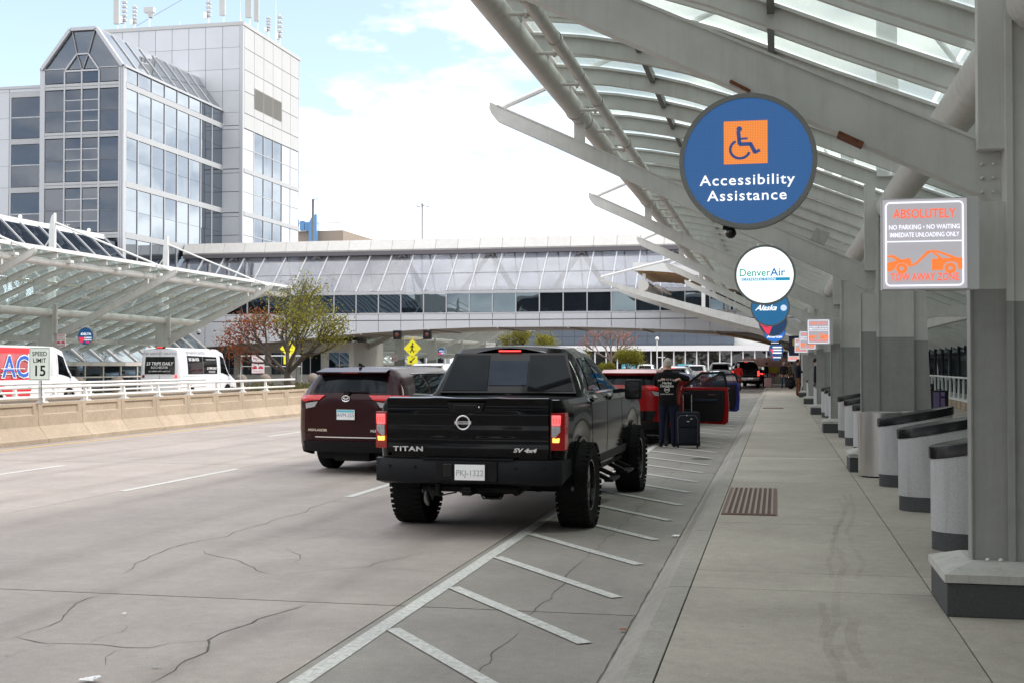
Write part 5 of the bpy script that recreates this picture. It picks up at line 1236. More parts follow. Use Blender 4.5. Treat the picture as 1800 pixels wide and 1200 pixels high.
# --- red crossover with its front door open, person behind it
RED = paint('bright_red_paint', (.24, .007, .008), .15)
rc, B2, R2 = suv('red_crossover', 'bright red crossover with its front door open, stopped ahead of the black pickup', (-3.05, 25.95, 0), 0, RED, H=1.60, W=1.86, L=4.6, lit=3, glassbot=1.26)
obj('black_trim_panel', patch(R2, [(-.7, 1.1), (.7, 1.1), (.78, 1.9), (-.78, 1.9)], 10, 3, .012, .01, (0, -1, 0)), M_BLACKGL, rc, smooth=40)
p = R2(-.05, 3.4); obj('emblem', MB().box(-.09, .09, -.01, 0, -.018, .018).box(-.028, .028, -.011, 0, -.03, .03), M_CHROME, rc, loc=(0, p.y-.02, p.z))
def open_door(root, hinge, ang, pm, sz=(1.08, .50, 1.28), top=1.52, handle=True):
    d = empty('open_door', root, hinge); d.rotation_euler = (0, 0, R(ang)); w, z0, zb = sz[0], .33, 1.10
    # local: x outward from hinge, y thickness (towards tail is -y), inner face on -y
    sh = [(0, z0+.05), (w-.10, z0), (w-.02, z0+.06), (w, .75), (w-.03, zb+.08), (0, zb+.08)]
    obj('door_shell', MB().prism(sh, 'y', -.02, .06), pm, d, bevel=.01)
    obj('door_trim', MB().prism([(.06, z0+.10), (w-.16, z0+.08), (w-.10, .75), (w-.10, zb+.02), (.06, zb+.02)], 'y', -.07, -.021), BLK, d, bevel=.01)
    obj('armrest', MB().box(.25, w-.25, -.11, -.071, .86, .92), mat('door_trim_blue', (.012, .018, .035), .5, spec=.2), d, bevel=.01)
    fr = MB()
    P_ = [(.02, zb+.06), (.45, top-.02), (w-.12, top), (w-.05, zb+.08)]
    for a, b in zip(P_[:-1], P_[1:]): fr.bar((a[0], .01, a[1]), (b[0], .01, b[1]), .05, .055)
    obj('window_frame', fr, BLK, d); obj('window_glass', MB().prism([(.05, zb+.08), (.46, top-.04), (w-.14, top-.03), (w-.09, zb+.08)], 'y', .005, .012), mat_glass('door_glass', (.5, .56, .58), refl=.12, dirt=.05), d)
    obj('pull_handle', MB().box(.62, .80, -.085, -.071, 1.0, 1.02), M_CHROME, d)
    return d
open_door(rc, (.90, 2.75, 0), -4, RED)
obj('outer_edge', MB().box(.935, .965, 2.60, 2.62, .5, 1.1), RED, rc)
# --- blue hatch with open door, then traffic further up the kerb
BLUE = paint('deep_blue_paint', (.015, .03, .16), .16)
bc, _, _ = suv('blue_hatchback', 'small deep blue hatchback with its door open, half hidden ahead of the red crossover', (-3.0, 34.2, 0), 0, BLUE, H=1.46, W=1.76, L=4.2, glassbot=1.12, detail=False)
open_door(bc, (.86, 2.5, 0), -6, BLUE, top=1.42)
GREYC = paint('dark_grey_paint', (.035, .038, .042), .18)
gc, GB, GR = suv('grey_sedan', 'dark grey sedan with a pale plate between the blue door and far pickup', (-3.05, 66.5, 0), 0, GREYC, H=1.42, W=1.84, L=4.7, sedan=True, glassbot=.98, detail=False)
p = GR(0, 2.2); plate_(gc, -.1, p.y-.03, p.z+.05, None, mat('plate_blue'))
SILV = paint('silver_paint', (.42, .43, .44), .2, .3); WHT = paint('white_car_paint', (.70, .70, .70), .2)
suv('silver_hatchback', 'silver hatchback with a lit high brake lamp behind the hooded person', (-4.75, 58, 0), 0, SILV, H=1.62, W=1.85, L=4.5, lit=2, glassbot=1.16, detail=False)
suv('silver_crossover', 'silver crossover in the far left lane behind the maroon car', (-13.2, 46.2, 0), -2, SILV, H=1.74, W=1.9, L=4.7, glassbot=1.22, detail=False, boxy=True)
for k, (x, y, m_, H_, lb) in enumerate([(-6.6, 104, WHT, 1.66, 'white car in the distant queue left of the hooded head'), (-9.6, 112, SILV, 1.6, 'silver car in the distant queue above the red roof'), (-12.3, 118, WHT, 1.7, 'pale car at the left end of the distant queue'), (-5.3, 122, WHT, 1.72, 'white car in the distant queue beside the cyan banner'), (-8.6, 126, GREYC, 1.66, 'dark car in the distant queue behind the silver one'), (-3.4, 118, SILV, 1.6, 'silver car behind the white van in the distance')]):
    suv('distant_car', lb, (x, y, 0), 0, m_, H=H_, W=1.85, L=4.6, glassbot=1.15, detail=False, group='cars queueing in the distance')
suv('dark_red_car', 'dark red car with one glowing tail lamp right of the far black pickup', (-1.75, 98, 0), 0, paint('dark_red_paint', (.10, .01, .012)), H=1.5, W=1.8, L=4.4, lit=2, glassbot=1.05, detail=False)

# --- pickups
def pickup(name, label, loc, rz, pm, hero=False, zup=0, W=1.97, rimm=None):
    root = thing(name, label, 'pickup truck', loc, R(rz)); hw = W/2; L = 5.85; ax0, ax1 = .97, 4.88; r = .45; Ra = .52
    zr = [(0, 1.375), (1.60, 1.375), (1.63, 1.40), (1.80, 1.85), (1.93, 1.925), (2.6, 1.945), (3.25, 1.93), (3.52, 1.85), (4.30, 1.46), (4.5, 1.43), (5.4, 1.36), (5.75, 1.22), (L, 1.05)]
    zsh = [(0, 1.37), (1.6, 1.37), (1.66, 1.385), (4.3, 1.40), (5.4, 1.33), (5.75, 1.18), (L, 1.0)]
    wb = [(0, hw*.945), (1.60, hw*.945), (1.66, hw*.90), (4.2, hw*.92), (4.5, hw*.88), (L, hw*.86)]
    wr = [(0, hw*.92), (1.60, hw*.93), (1.66, hw*.86), (1.80, hw*.70), (2.2, hw*.70), (3.5, hw*.66), (4.3, hw*.80), (4.5, hw*.72), (L, hw*.7)]
    w = [(0, hw*.985), (.5, hw), (L, hw)]
    tilt = lambda z: .0
    B = Body(L, [(0, .62), (.5, .60), (1.6, .56), (4.2, .56), (L, .60)], zsh, wb, w, zr, wr, [(ax0, Ra, r-.02), (ax1, Ra, r-.02)], tilt, corner=.06)
    mb = B.mesh_mb(.5); cp = B.caps(4.0, .02); off = len(mb.v); mb.v += cp.v; mb.f += [[i+off for i in f] for f in cp.f]; mb.mi += [0]*len(cp.f)
    obj('body', mb, [pm, pm], root, smooth=30)
    side = lambda s_: (lambda u, t: Vector((s_*B.P(u, t).x, B.P(u, t).y, B.P(u, t).z)))
    N = lambda s_: (s_, 0, .3)
    # tailgate: sculpted sheet from the top spoiler lip down to the crease
    tw_ = .835
    prof = [(-.080, .835), (-.083, .87), (-.080, .93), (-.074, .985), (-.083, 1.02), (-.088, 1.06), (-.084, 1.12), (-.086, 1.18), (-.090, 1.225), (-.082, 1.27), (-.074, 1.31), (-.080, 1.345), (-.100, 1.372), (-.103, 1.388), (-.03, 1.396), (.05, 1.396)]
    ps = []
    for a, b in zip(prof[:-1], prof[1:]):
        for k in range(3): ps.append((a[0]+(b[0]-a[0])*k/3, a[1]+(b[1]-a[1])*k/3))
    ps.append(prof[-1])
    sy_ = [ps[0][0]]+[(ps[i-1][0]+2*ps[i][0]+ps[i+1][0])/4 for i in range(1, len(ps)-1)]+[ps[-1][0]]
    def tg(f, g):
        i = g*(len(ps)-1); a = int(min(i, len(ps)-2)); fr = i-a; s_ = f*2-1
        y = sy_[a]*(1-fr)+sy_[a+1]*fr; z = ps[a][1]*(1-fr)+ps[a+1][1]*fr
        y += .022*s_*s_+(.012*math.sin(math.pi*min(1, abs(s_)*1.4)) if 1.0 < z < 1.25 else 0)
        if z > 1.35: z += .006*math.exp(-((abs(s_)-.36)/.1)**2)
        return (s_*tw_, y, z)
    mbt = MB().grid(tg, 30, len(ps)-1)
    for s_ in (0, 1): mbt.add([tg(s_, g/20) for g in range(21)]+[(tg(s_, g/20)[0], .03, tg(s_, g/20)[2]) for g in range(21)], [(g, g+1, 22+g, 21+g) for g in range(20)])
    tgt = obj('tailgate', mbt, pm, root, smooth=60)
    gap = MB()
    for s_ in (-1, 1): gap.box(s_*.848-.008, s_*.848+.008, -.04, .02, .80, 1.38)
    obj('tailgate_gap', gap, BLK, root)
    obj('handle_recess', MB().prism([(-.20, 1.345), (.20, 1.345), (.155, 1.24), (-.155, 1.24)], 'y', -.104, -.06), BLK, tgt, bevel=.01)
    obj('handle', MB().box(-.12, .12, -.116, -.103, 1.275, 1.325), M_BLACKGL, tgt, bevel=.006)
    obj('lock', MB().lathe([(.009, -.004), (.001, -.006)], (.135, -.104, 1.30), 10, 'y'), M_CHROME, tgt)
    if hero:
        em = MB(); n = 36; ra = .068
        for k in range(n):
            a0, a1 = 2*math.pi*k/n, 2*math.pi*(k+1)/n; em.tube((ra*math.cos(a0), 0, ra*math.sin(a0)), (ra*math.cos(a1), 0, ra*math.sin(a1)), .0105, n=8, cap=False)
        em.box(-.085, .085, -.014, .004, -.015, .015)
        eo = obj('emblem', em, M_CHROME, tgt, loc=(-.03, -.103, 1.145), smooth=50)
        text(eo, 'NISSAN', .027, (0, -.016, 0), M_INK, bold=.0006, sx=1.25, name='emblem_lettering')
        text(tgt, 'TITAN', .066, (-.61, -.094, .873), M_SATIN, bold=.0018, sx=1.55, spacing=1.12, extrude=.004, name='badge_lettering')
        text(tgt, 'SV 4x4', .056, (.60, -.094, .873), M_SATIN, bold=.0022, sx=1.45, shear=.25, extrude=.004, name='badge_lettering')
    # tail lamps wrapping the corner
    for s_ in (1, -1):
        X0_, X1_ = .855, hw+.004
        lm = empty('tail_lamp', root)
        def lp(z0, z1, xa, xb, m_, y=-.07, n='lens'):
            return obj(n, MB().prism([(s_*xa, y+.012*0), (s_*xb, y+.05), (s_*xb, .17), (s_*xa, .12)], 'z', z0, z1), m_, lm, bevel=.006)
        lp(.875, 1.245, X0_, X1_, M_LAMP_R if hero else M_LAMP_LIT, -.055, 'housing')
        if hero:
            obj('brake_lens', MB().prism([(s_*.868, 1.12), (s_*.955, 1.12), (s_*.962, 1.225), (s_*.868, 1.225)], 'y', -.078, -.05), M_LAMP_PINK, lm, bevel=.006)
            for k in range(3): obj('lamp_element', MB().box(s_*(.89+.028*k)-.007, s_*(.89+.028*k)+.007, -.081, -.0785, 1.145, 1.195), M_LAMP_LIT, lm)
            obj('reverse_lens', MB().prism([(s_*.868, 1.01), (s_*.90, 1.0), (s_*.955, 1.06), (s_*.955, 1.116), (s_*.868, 1.116)], 'y', -.078, -.05), M_LAMP_CL, lm, bevel=.005)
            obj('indicator_lens', MB().prism([(s_*.878, .955), (s_*.94, .955), (s_*.945, 1.0), (s_*.905, .992), (s_*.878, 1.0)], 'y', -.078, -.05), M_LAMP_AM, lm, bevel=.004)
            ri = MB()
            for zz_ in (1.13, 1.16, 1.19): ri.box(min(s_*(hw+.002), s_*(hw+.012)), max(s_*(hw+.002), s_*(hw+.012)), .0, .17, zz_, zz_+.012)
            obj('side_ribs', ri, M_LAMP_R, lm)
    # bumper
    bp = MB(); wbp = hw-.015
    def bump(f, g):
        s_ = f*2-1; x = s_*wbp; zz_ = .545+.23*g; y = -.16+.12*abs(s_)**5+.02*abs(g*2-1)**2
        if abs(s_) > .985: y = -.04
        return (x, y, zz_)
    bp.grid(bump, 40, 6); bp.grid(lambda f, g: ((f*2-1)*wbp, (bump(f, 1)[1])*(1-g)+.02*g, .775+.006*g), 40, 2); bp.grid(lambda f, g: ((f*2-1)*wbp*(1-.04*g), (bump(f, 0)[1])*(1-g)+.12*g, .545-.04*g), 40, 2)
    for s_ in (0, 1): bp.add([bump(s_, 0), bump(s_, 1), (bump(s_, 1)[0], .45, .775), (bump(s_, 0)[0], .45, .60)], [(0, 1, 2, 3)])
    M_BP = mat('bumper_dark', (.007, .008, .010), .45, spec=.2, var=.1) if hero else M_SATIN
    bo = obj('bumper', bp, M_BP, root, smooth=40)
    if hero:
        obj('plate_recess', MB().box(-.30, .34, -.175, -.10, .565, .765), BLK, root, bevel=.01)
        obj('step_pad', MB().box(-.45, .50, -.165, -.02, .778, .792), BLK, root)
        for s_ in (-1, 1):
            obj('parking_sensor', MB().lathe([(.016, 0), (.014, -.006), (.001, -.007)], (s_*.80, -.118, .70), 12, 'y').lathe([(.016, 0), (.014, -.006), (.001, -.007)], (s_*.52, -.158, .70), 12, 'y'), BLK, root)
        obj('tow_socket', MB().box(-.22, -.12, -.182, -.17, .60, .74), M_BLACKGL, root, bevel=.01)
        plate_(root, .06, -.178, .655, 'PKJ-1322', mat('plate_blurry_white', (.92, .92, .92), .6), ink=(.42, .43, .45))
    else: plate_(root, 0, -.17, .66, None, M_WHITEP)
    # rear window in three panes
    def cq(x, z): # point on the sloping cab back
        f = (z-1.40)/.45; return (x, 1.625+.175*f-.012, z)
    def pane(xa0, xb0, za, xa1, xb1, zb_, n, m_, dy=0):
        a, b, c, d = cq(xa0, za), cq(xb0, za), cq(xb1, zb_), cq(xa1, zb_); vs = [(p_[0], p_[1]-dy-.008, p_[2]) for p_ in (a, b, c, d)]+[(p_[0], p_[1]+.02, p_[2]) for p_ in (a, b, c, d)]
        return obj(n, MB().add(vs, [(0,1,2,3),(7,6,5,4),(0,4,5,1),(1,5,6,2),(2,6,7,3),(3,7,4,0)]), m_, root)
    pane(-.80, .80, 1.405, -.655, .655, 1.855, 'window_surround', M_BLACKGL, -.004)
    pane(-.77, -.235, 1.43, -.63, -.235, 1.835, 'rear_window', M_DARKGLASS, .006); pane(.235, .77, 1.43, .235, .63, 1.835, 'rear_window', M_DARKGLASS, .006)
    pane(-.225, .225, 1.49, -.225, .225, 1.77, 'sliding_window', mat_mirror_glass('slider_glass', (.005, .006, .009), (.55, .66, .85), .03, 0, 0, .14), .009)
    obj('roof_lamp_pod', MB().grid(lambda f, g: ((f*2-1)*.42*(1-.12*g), 1.80-.03*math.sin(math.pi*f)+.16*g, 1.858+.055*math.sin(math.pi*f)*(1-g)+.05*g), 12, 3), pm, root, smooth=50)
    obj('high_brake_lamp', MB().box(-.13, .13, 1.750, 1.762, 1.872, 1.888), M_LAMP_LIT, root)
    # flanks
    for s_ in (1, -1):
        for w_ in ([(1.95, 4.10), (2.62, 4.08), (2.50, 4.90), (2.06, 4.90)], [(2.72, 4.08), (3.82, 4.08), (3.30, 4.86), (2.60, 4.90)]):
            obj('side_window', patch(side(s_), w_, 8, 5, .002, .004, N(s_)), M_DARKGLASS, root, smooth=40)
        if hero:
            obj('window_trim', patch(side(s_), [(1.9, 4.0), (3.95, 4.0), (3.95, 4.05), (1.9, 4.05)], 16, 1, .002, .006, N(s_)), M_CHROME, root)
            sm_ = mat('seam_black', (.002, .002, .002), .9)
            for uu in (1.63, 2.68, 3.85): obj('door_seam', patch(side(s_), [(uu, .9 if uu > 1.7 else .2), (uu+.012, .9 if uu > 1.7 else .2), (uu+.012, 4), (uu, 4)], 1, 12, .001, .0015, N(s_)), sm_, root)
            for uu in (1.78, 2.82): obj('door_handle', patch(side(s_), [(uu, 3.25), (uu+.20, 3.25), (uu+.20, 3.6), (uu, 3.6)], 3, 2, .018, .022, N(s_)), M_CHROME, root, smooth=50)
            obj('rocker_trim', patch(side(s_), [(1.70, .25), (4.25, .25), (4.25, .95), (1.70, .95)], 14, 2, .002, .012, N(s_)), M_BLACK, root, smooth=40)
            st = MB()
            for uu in (2.15, 3.35):
                st.bar((s_*(hw-.12), uu, .50), (s_*(hw+.10), uu-.02, .40), .05, .05, up=(0, 0, 1)); st.bar((s_*(hw-.12), uu+.45, .50), (s_*(hw+.10), uu+.47, .40), .05, .05); st.bar((s_*(hw+.10), uu-.05, .39), (s_*(hw+.10), uu+.5, .39), .10, .03)
            st.tube((s_*(hw-.10), 1.7, .52), (s_*(hw-.10), 4.2, .52), .04, n=10); obj('side_step', st, BLK, root)
            for ua in (ax0, ax1):
                lip = MB()
                for k in range(16):
                    a0, a1 = math.pi*k/16, math.pi*(k+1)/16
                    lip.bar((s_*(hw-.004), ua+Ra*math.cos(a0), r-.02+Ra*math.sin(a0)), (s_*(hw-.004), ua+Ra*math.cos(a1), r-.02+Ra*math.sin(a1)), .035, .03, up=(1, 0, 0))
                obj('arch_lip', lip, pm, root, smooth=40)
        # mirror
        mr_ = empty('mirror', root, (s_*hw, 3.42, 1.42))
        hd = MB().box(.10, .31, -.06, .06, -.13, .12); arm = MB().bar((-.05, 0, -.03), (.14, 0, -.01), .06, .05)
        for q_ in (hd, arm):
            if s_ < 0: q_.v = [(-a, b, c) for a, b, c in q_.v]
        obj('mirror_head', hd, M_INK if hero else pm, mr_, bevel=.035, smooth=50); obj('mirror_arm', arm, BLK, mr_)
        gl_ = MB().box(.125, .285, -.066, -.061, -.10, .09)
        if s_ < 0: gl_.v = [(-a, b, c) for a, b, c in gl_.v]
        obj('mirror_glass', gl_, M_BLACKGL if hero else M_CHROME, mr_)
        rm_ = rimm or M_BLACKGL
        for ua in (ax0, ax1): wheel(root, s_*(hw-.085 if hero else hw-.14)+(.05 if hero else 0), ua, r, .32 if hero else .27, s_, rm_, tread=hero, spokes=8, rimr=.60)
    if hero: text(root, 'TITAN XD', .07, (hw+.006, 4.12, .93), M_SATIN, face='+x', bold=.001, sx=1.1, name='badge_lettering')
    for s_ in (1, -1): obj('windscreen', patch(side(s_), [(3.56, 5.6), (4.24, 5.4), (4.24, 6.98), (3.56, 6.98)], 5, 5, .002, .003, (0, .5, 1)), M_DARKGLASS, root, smooth=40)
    # underneath
    ub = MB().box(-hw+.42, hw-.42, .3, L-.3, .46, .95).box(-.60, .60, .05, 1.0, .52, .70)
    ub.tube((-hw+.2, ax0, .42), (hw-.2, ax0, .42), .055, n=10).sphere((0.0, ax0, .42), .16, 14, 8).tube((.42, .3, .43), (.42, 1.8, .50), .05, n=10)
    obj('underbody', ub, BLK, root)
    if hero:
        h_ = MB().box(-.045, .045, -.10, .25, .415, .50).tube((-.5, .06, .47), (.5, .06, .47), .035, n=10).tube((-.32, .0, .40), (-.32, .0, .52), .03, n=8)
        h_.path([(-.42, -.02, .50), (-.38, -.03, .42), (-.30, -.03, .40), (-.22, -.02, .42), (-.12, -.02, .44)], .008, 6); h_.path([(.10, -.02, .47), (.14, -.03, .42), (.16, -.03, .385), (.34, -.03, .385), (.36, 0, .42)], .008, 6)
        h_.tube((-.06, -.11, .455), (.06, -.11, .455), .012, n=8)
        obj('tow_hitch', h_, M_BLACK, root)
        obj('spare_tyre', MB().lathe([(.18, -.09), (.32, -.11), (.36, -.06), (.36, .06), (.32, .11), (.18, .09)], (.1, .62, .50), 28, 'z'), M_RUBBER, root)
        mb_ = MB(); 
        for s_ in (-1, 1): mb_.tube((s_*.5, 1.0, .36), (s_*.5, 1.0, .9), .035, n=8).bar((s_*.55, .4, .52), (s_*.55, 1.6, .46), .07, .03)
        obj('suspension', mb_, BLK, root)
    return root
BLKP = paint('black_car_paint', (.0035, .0035, .004), .10)
truck = pickup('lifted_pickup', 'large black lifted crew cab pickup with glowing tail lamps, stopped nearest the camera', (-3.0, 11.98, 0), -1.5, BLKP, hero=True); truck.scale = (.985,)*3
pickup('far_pickup', 'distant black pickup with chrome bumper beside a person in red', (-2.25, 91.3, 0), 0, BLKP, W=1.98, rimm=M_SATIN)

# --- vans on the far road
def van(name, label, loc, rz, deco, dl=0):
    root = thing(name, label, 'van', loc, R(rz)); L = 5.9+dl; H = 2.44; hw = 1.0; pm = paint('van_white', (.72, .73, .76), .25)
    zr = [(0, H-.05), (.12, H), (4.0+dl, H-.02), (4.5+dl, H-.14), (5.15+dl, 1.42), (5.7+dl, 1.22), (L, 1.0)]
    B = Body(L, [(0, .38), (L, .36)], [(0, 1.20), (4.2+dl, 1.20), (5.2+dl, 1.12), (L, .9)], [(0, hw*.985), (L, hw*.95)], [(0, hw), (L, hw)], zr, [(0, hw*.86), (4.2+dl, hw*.86), (5.3+dl, hw*.8), (L, hw*.7)], [(1.05, .42, .36), (4.85+dl, .42, .36)], lambda z: max(0, z-1.2)*.06, corner=.06)
    mb = B.mesh_mb(.3); cp = B.caps(6, .03); off = len(mb.v); mb.v += cp.v; mb.f += [[i+off for i in f] for f in cp.f]; mb.mi += [0]*len(cp.f)
    obj('body', mb, [pm, BLK], root, smooth=32); obj('underbody', MB().box(-.65, .65, .3, L-.3, .25, .8), BLK, root)
    side = lambda s_: (lambda u, t: Vector((s_*B.P(u, t).x, B.P(u, t).y, B.P(u, t).z))); N = lambda s_: (s_, 0, .1); RRv = lambda a, t: B.rear(a, t, .03)
    for s_ in (1, -1):
        obj('cab_window', patch(side(s_), [(4.08+dl, 4.10), (5.02+dl, 4.06), (4.52+dl, 4.80), (4.08+dl, 4.82)], 6, 4, .002, .004, N(s_)), M_DARKGLASS, root, smooth=40)
        obj('door_seam', patch(side(s_), [(3.98+dl, .6), (3.99+dl, .6), (3.99+dl, 4.95), (3.98+dl, 4.95)], 1, 12, .001, .002, N(s_)), BLK, root)
        m_ = MB().box(0, .20, -.06, .06, -.18, .12); m_.v = [(s_*a, b, c) for a, b, c in m_.v]; obj('mirror', m_, BLK, root, loc=(s_*(hw+.02), 4.95+dl, 1.40), bevel=.03)
        for ua in (1.05, 4.85+dl): wheel(root, s_*(hw-.13), ua, .36, .24, s_, M_SATIN)
        obj('tail_lamp', patch(RRv, [(s_*.99, 3.1), (s_*.86, 3.1), (s_*.86, 4.04), (s_*.99, 4.04)], 3, 4, .004, .015, (0, -1, 0)), M_LAMP_LIT if s_ > 0 else M_LAMP_R, root, smooth=50)
        obj('windscreen', patch(side(s_), [(4.55+dl, 5.6), (5.1+dl, 5.5), (5.1+dl, 6.98), (4.55+dl, 6.98)], 5, 5, .002, .003, (0, .5, 1)), M_DARKGLASS, root, smooth=40)
    obj('roof_lamp', MB().box(-.22, .22, -.0, .12, H-.02, H+.03), BLK, root, bevel=.01); obj('high_brake_lamp', MB().box(-.14, .14, -.012, -.001, H-.01, H+.02), M_LAMP_LIT, root)
    deco(root, B, side, RRv, N); return root
def deco_shuttle(root, B, side, RRv, N):
    g = mat('black_window_film', (.006, .006, .007), .12, coat=.3)
    obj('rear_window', patch(RRv, [(-.86, 4.06), (.86, 4.06), (.86, 4.76), (-.86, 4.76)], 12, 5, .003, .006, (0, -1, 0)), g, root, smooth=40, bevel=0)
    obj('door_split', patch(RRv, [(-.006, .6), (.006, .6), (.006, 5), (-.006, 5)], 1, 10, .01, .002, (0, -1, 0)), BLK, root)
    q = RRv(0, 4.5); yy = q.y-.022
    def P_(z): return .06*max(0, z-1.2)
    for s_, sz, z, kw in (('23 TRIPS DAILY', .19, 1.73, dict(shear=.2, bold=.004)), ('ROCHESTER', .15, 1.56, {}), ('GO GREEN WITH GROOME', .085, 1.40, {}), ('www.groometransportation.com', .085, 1.27, {})):
        text(root, s_, sz, (0, P_(z)-.055, z), M_WHITEP, name='window_lettering', **kw)
    text(root, 'MSP AIRPORT SHUTTLE', .145, (0, P_(2.16)-.055, 2.17), mat('grey_vinyl', (.25, .26, .28), .6), shear=.1, name='roof_lettering', sx=1.05)
    text(root, 'GROOME', .12, (-.3, -.045, .95), M_INK, name='door_lettering')
    obj('side_glass', patch(side(1), [(.75, 4.06), (3.72, 4.06), (3.70, 4.74), (.72, 4.78)], 16, 5, .003, .004, N(1)), g, root, smooth=40)
    obj('glass_joint', patch(side(1), [(2.25, 4.06), (2.27, 4.06), (2.27, 4.76), (2.25, 4.76)], 1, 5, .006, .004, N(1)), M_GRAYBOX, root)
    def st(s_, u, t, sz, m_, **kw):
        p = B.P(u, t); ph = math.atan2(B.P(u, t).x-B.P(u, t+.2).x, B.P(u, t+.2).z-B.P(u, t).z)
        text(root, s_, sz, (p.x+.02, p.y, p.z), m_, name='side_lettering', rot=(math.pi/2-ph, 0, math.pi/2), **kw)
    st('507-286-9276', 1.35, 4.62, .18, M_WHITEP, bold=.004); st('www.groometransportation.com', 3.05, 4.64, .075, M_WHITEP); st('23 TRIPS DAILY', 3.12, 4.28, .15, M_WHITEP, shear=.2, bold=.003); st('ROCHESTER', 3.12, 4.14, .12, M_WHITEP)
    st('MSP AIRPORT SHUTTLE', 1.6, 4.88, .17, mat('grey_vinyl'), sx=1.05)
    green = mat('green_vinyl', (.04, .25, .08), .4)
    sw = MB()
    for k in range(10):
        u0, u1 = .2+k*.2, .4+k*.2; f = lambda u: 3.95-.35*(u-.2)**1.1*.6
        patch(side(1), [(u0, f(u0)-.09), (u1, f(u1)-.09), (u1, f(u1)), (u0, f(u0))], 1, 1, .002, .003, N(1), sw)
    obj('swoosh', sw, green, root)
van('shuttle_van', 'white airport shuttle van with black lettered windows behind the railing', (-26.6, 50.2, 0), 0, deco_shuttle)
def deco_ac(root, B, side, RRv, N):
    for a, b, lo_, hi_ in ((1.2, 3.35, 4.80, 5.15), (.9, 3.2, 3.1, 3.95), (1.0, 3.1, 1.0, 2.3)):
        obj('red_vinyl', patch(side(1), [(a, lo_), (b, lo_), (b+.1, hi_), (a+.25, hi_)], 10, 2, .002, .003, N(1)), M_REDP, root)
    obj('pink_vinyl', patch(side(1), [(.9, 3.95), (2.9, 3.95), (3.1, 4.8), (1.2, 4.8)], 10, 4, .0015, .002, N(1)), mat('fade_red', (.5, .12, .13), .4, var=.3, scale=1), root)
    obj('side_window_outline', patch(side(1), [(4.0, 4.06), (4.7, 4.06), (4.7, 4.78), (4.0, 4.78)], 3, 3, .003, .004, N(1)), mat('panel_grey', (.58, .6, .62), .4), root)
    p = B.P(2.0, 4.3); ph = R(4); ty = 2.15
    text(root, 'AC', 1.15, (p.x+.03, ty, 1.58), M_WHITEP, name='side_lettering', rot=(math.pi/2-ph, 0, math.pi/2), bold=.05, shear=.12, sx=1.05)
    text(root, 'AC', 1.15, (p.x+.04, ty, 1.58), M_BLUEP, name='side_lettering', rot=(math.pi/2-ph, 0, math.pi/2), bold=.012, shear=.12, sx=1.05)
    for k in range(3): obj('stripe', MB().box(p.x+.022, p.x+.047-.0*k, 1.25, 2.75, 1.33+k*.10, 1.36+k*.10), M_WHITEP if k != 1 else M_REDP, root)
    text(root, 'ACE', .3, (B.P(2, 2.6).x+.03, 2.2, .98), M_REDP, name='side_lettering', face='+x', bold=.01) if 0 else None
van('lettered_van', 'white van with red bands and big blue letters behind the speed limit sign', (-29.1, 39.7, 0), 0, deco_ac, dl=1.0)
# pale van beside the far pickup
suv('far_boxy_car', 'white boxy high car just left of the far black pickup', (-4.25, 96, 0), 0, WHT, H=1.86, W=1.95, L=4.9, glassbot=1.2, detail=False, boxy=True)
# ------------------------------------------------------------ round lit signs under the canopy
def disc(r0, r1, y0, y1, n=48):
    mb = MB(); mb.lathe([(r0, y0), (r1, y0), (r1, y1), (r0, y1), (r0, y0)], (0, 0, 0), n, 'y'); return mb
def face(r, y, n=48): return MB().add([(r*math.cos(2*math.pi*i/n), y, r*math.sin(2*math.pi*i/n)) for i in range(n)]+[(0, y, 0)], [(i, (i+1) % n, n) for i in range(n)])
def round_sign(label, x, y, z, fm, r=.435, dp=.10, rim=M_FRAMEGR, hang=True, back=None, group=None):
    t = thing('round_sign', label, 'sign', (x, y, z), 0, group)
    obj('rim', disc(r*.93, r, -dp/2, dp/2), rim, t, smooth=40)
    obj('display', face(r*.93, -dp/2+.012), fm, t); obj('back_panel', face(r*.93, dp/2-.01), back or rim, t)
    if hang: obj('hanger', MB().tube((-.1, .0, r*.93), (-.1, .42, r*.93+.08), .02, n=8).tube((.1, .0, r*.93), (.1, .42, r*.93+.06), .02, n=8), M_STEEL, t)
    return t
LB_ = mat_led('led_blue', (.030, .122, .33), .95); LO = mat_led('led_orange', (1.0, .30, .055), .95); LW = mat('led_white', (.8, .8, .8), .5, emit=(.93, .95, 1), estr=.95)
LDK = mat('led_dark_blue', (.01, .02, .08), .4, emit=(.035, .075, .22), estr=.9)
s = round_sign('large blue round LED sign with an orange wheelchair square, reading Accessibility Assistance', -.18, 8.1, 3.0, LB_)
Yf = -.046
sq = obj('symbol_square', MB().box(-.138, .138, Yf-.002, Yf, -.138, .138), LO, s, loc=(-.012, 0, .118))
wc = MB(); y_ = Yf-.006
def seg(a, b, w=.0125):
    a, b = Vector((a[0], 0, a[1])), Vector((b[0], 0, b[1])); d = (b-a).normalized(); n = Vector((-d.z, 0, d.x))*w
    wc.add([(p.x, y_, p.z) for p in (a-n-d*w*.2, b-n+d*w*.2, b+n+d*w*.2, a+n-d*w*.2)], [(0, 1, 2, 3)])
hc = (-.040, .085); n = 16; wc.add([(hc[0]+.018*math.cos(2*math.pi*i/n), y_-.0003, hc[1]+.018*math.sin(2*math.pi*i/n)) for i in range(n)], [list(range(n))])
seg((-.046, .07), (-.038, -.012)); seg((-.042, .022), (.012, .024), .007); seg((-.040, -.012), (.034, -.012)); seg((.03, -.010), (.060, -.070)); seg((.058, -.068), (.088, -.054), .010)
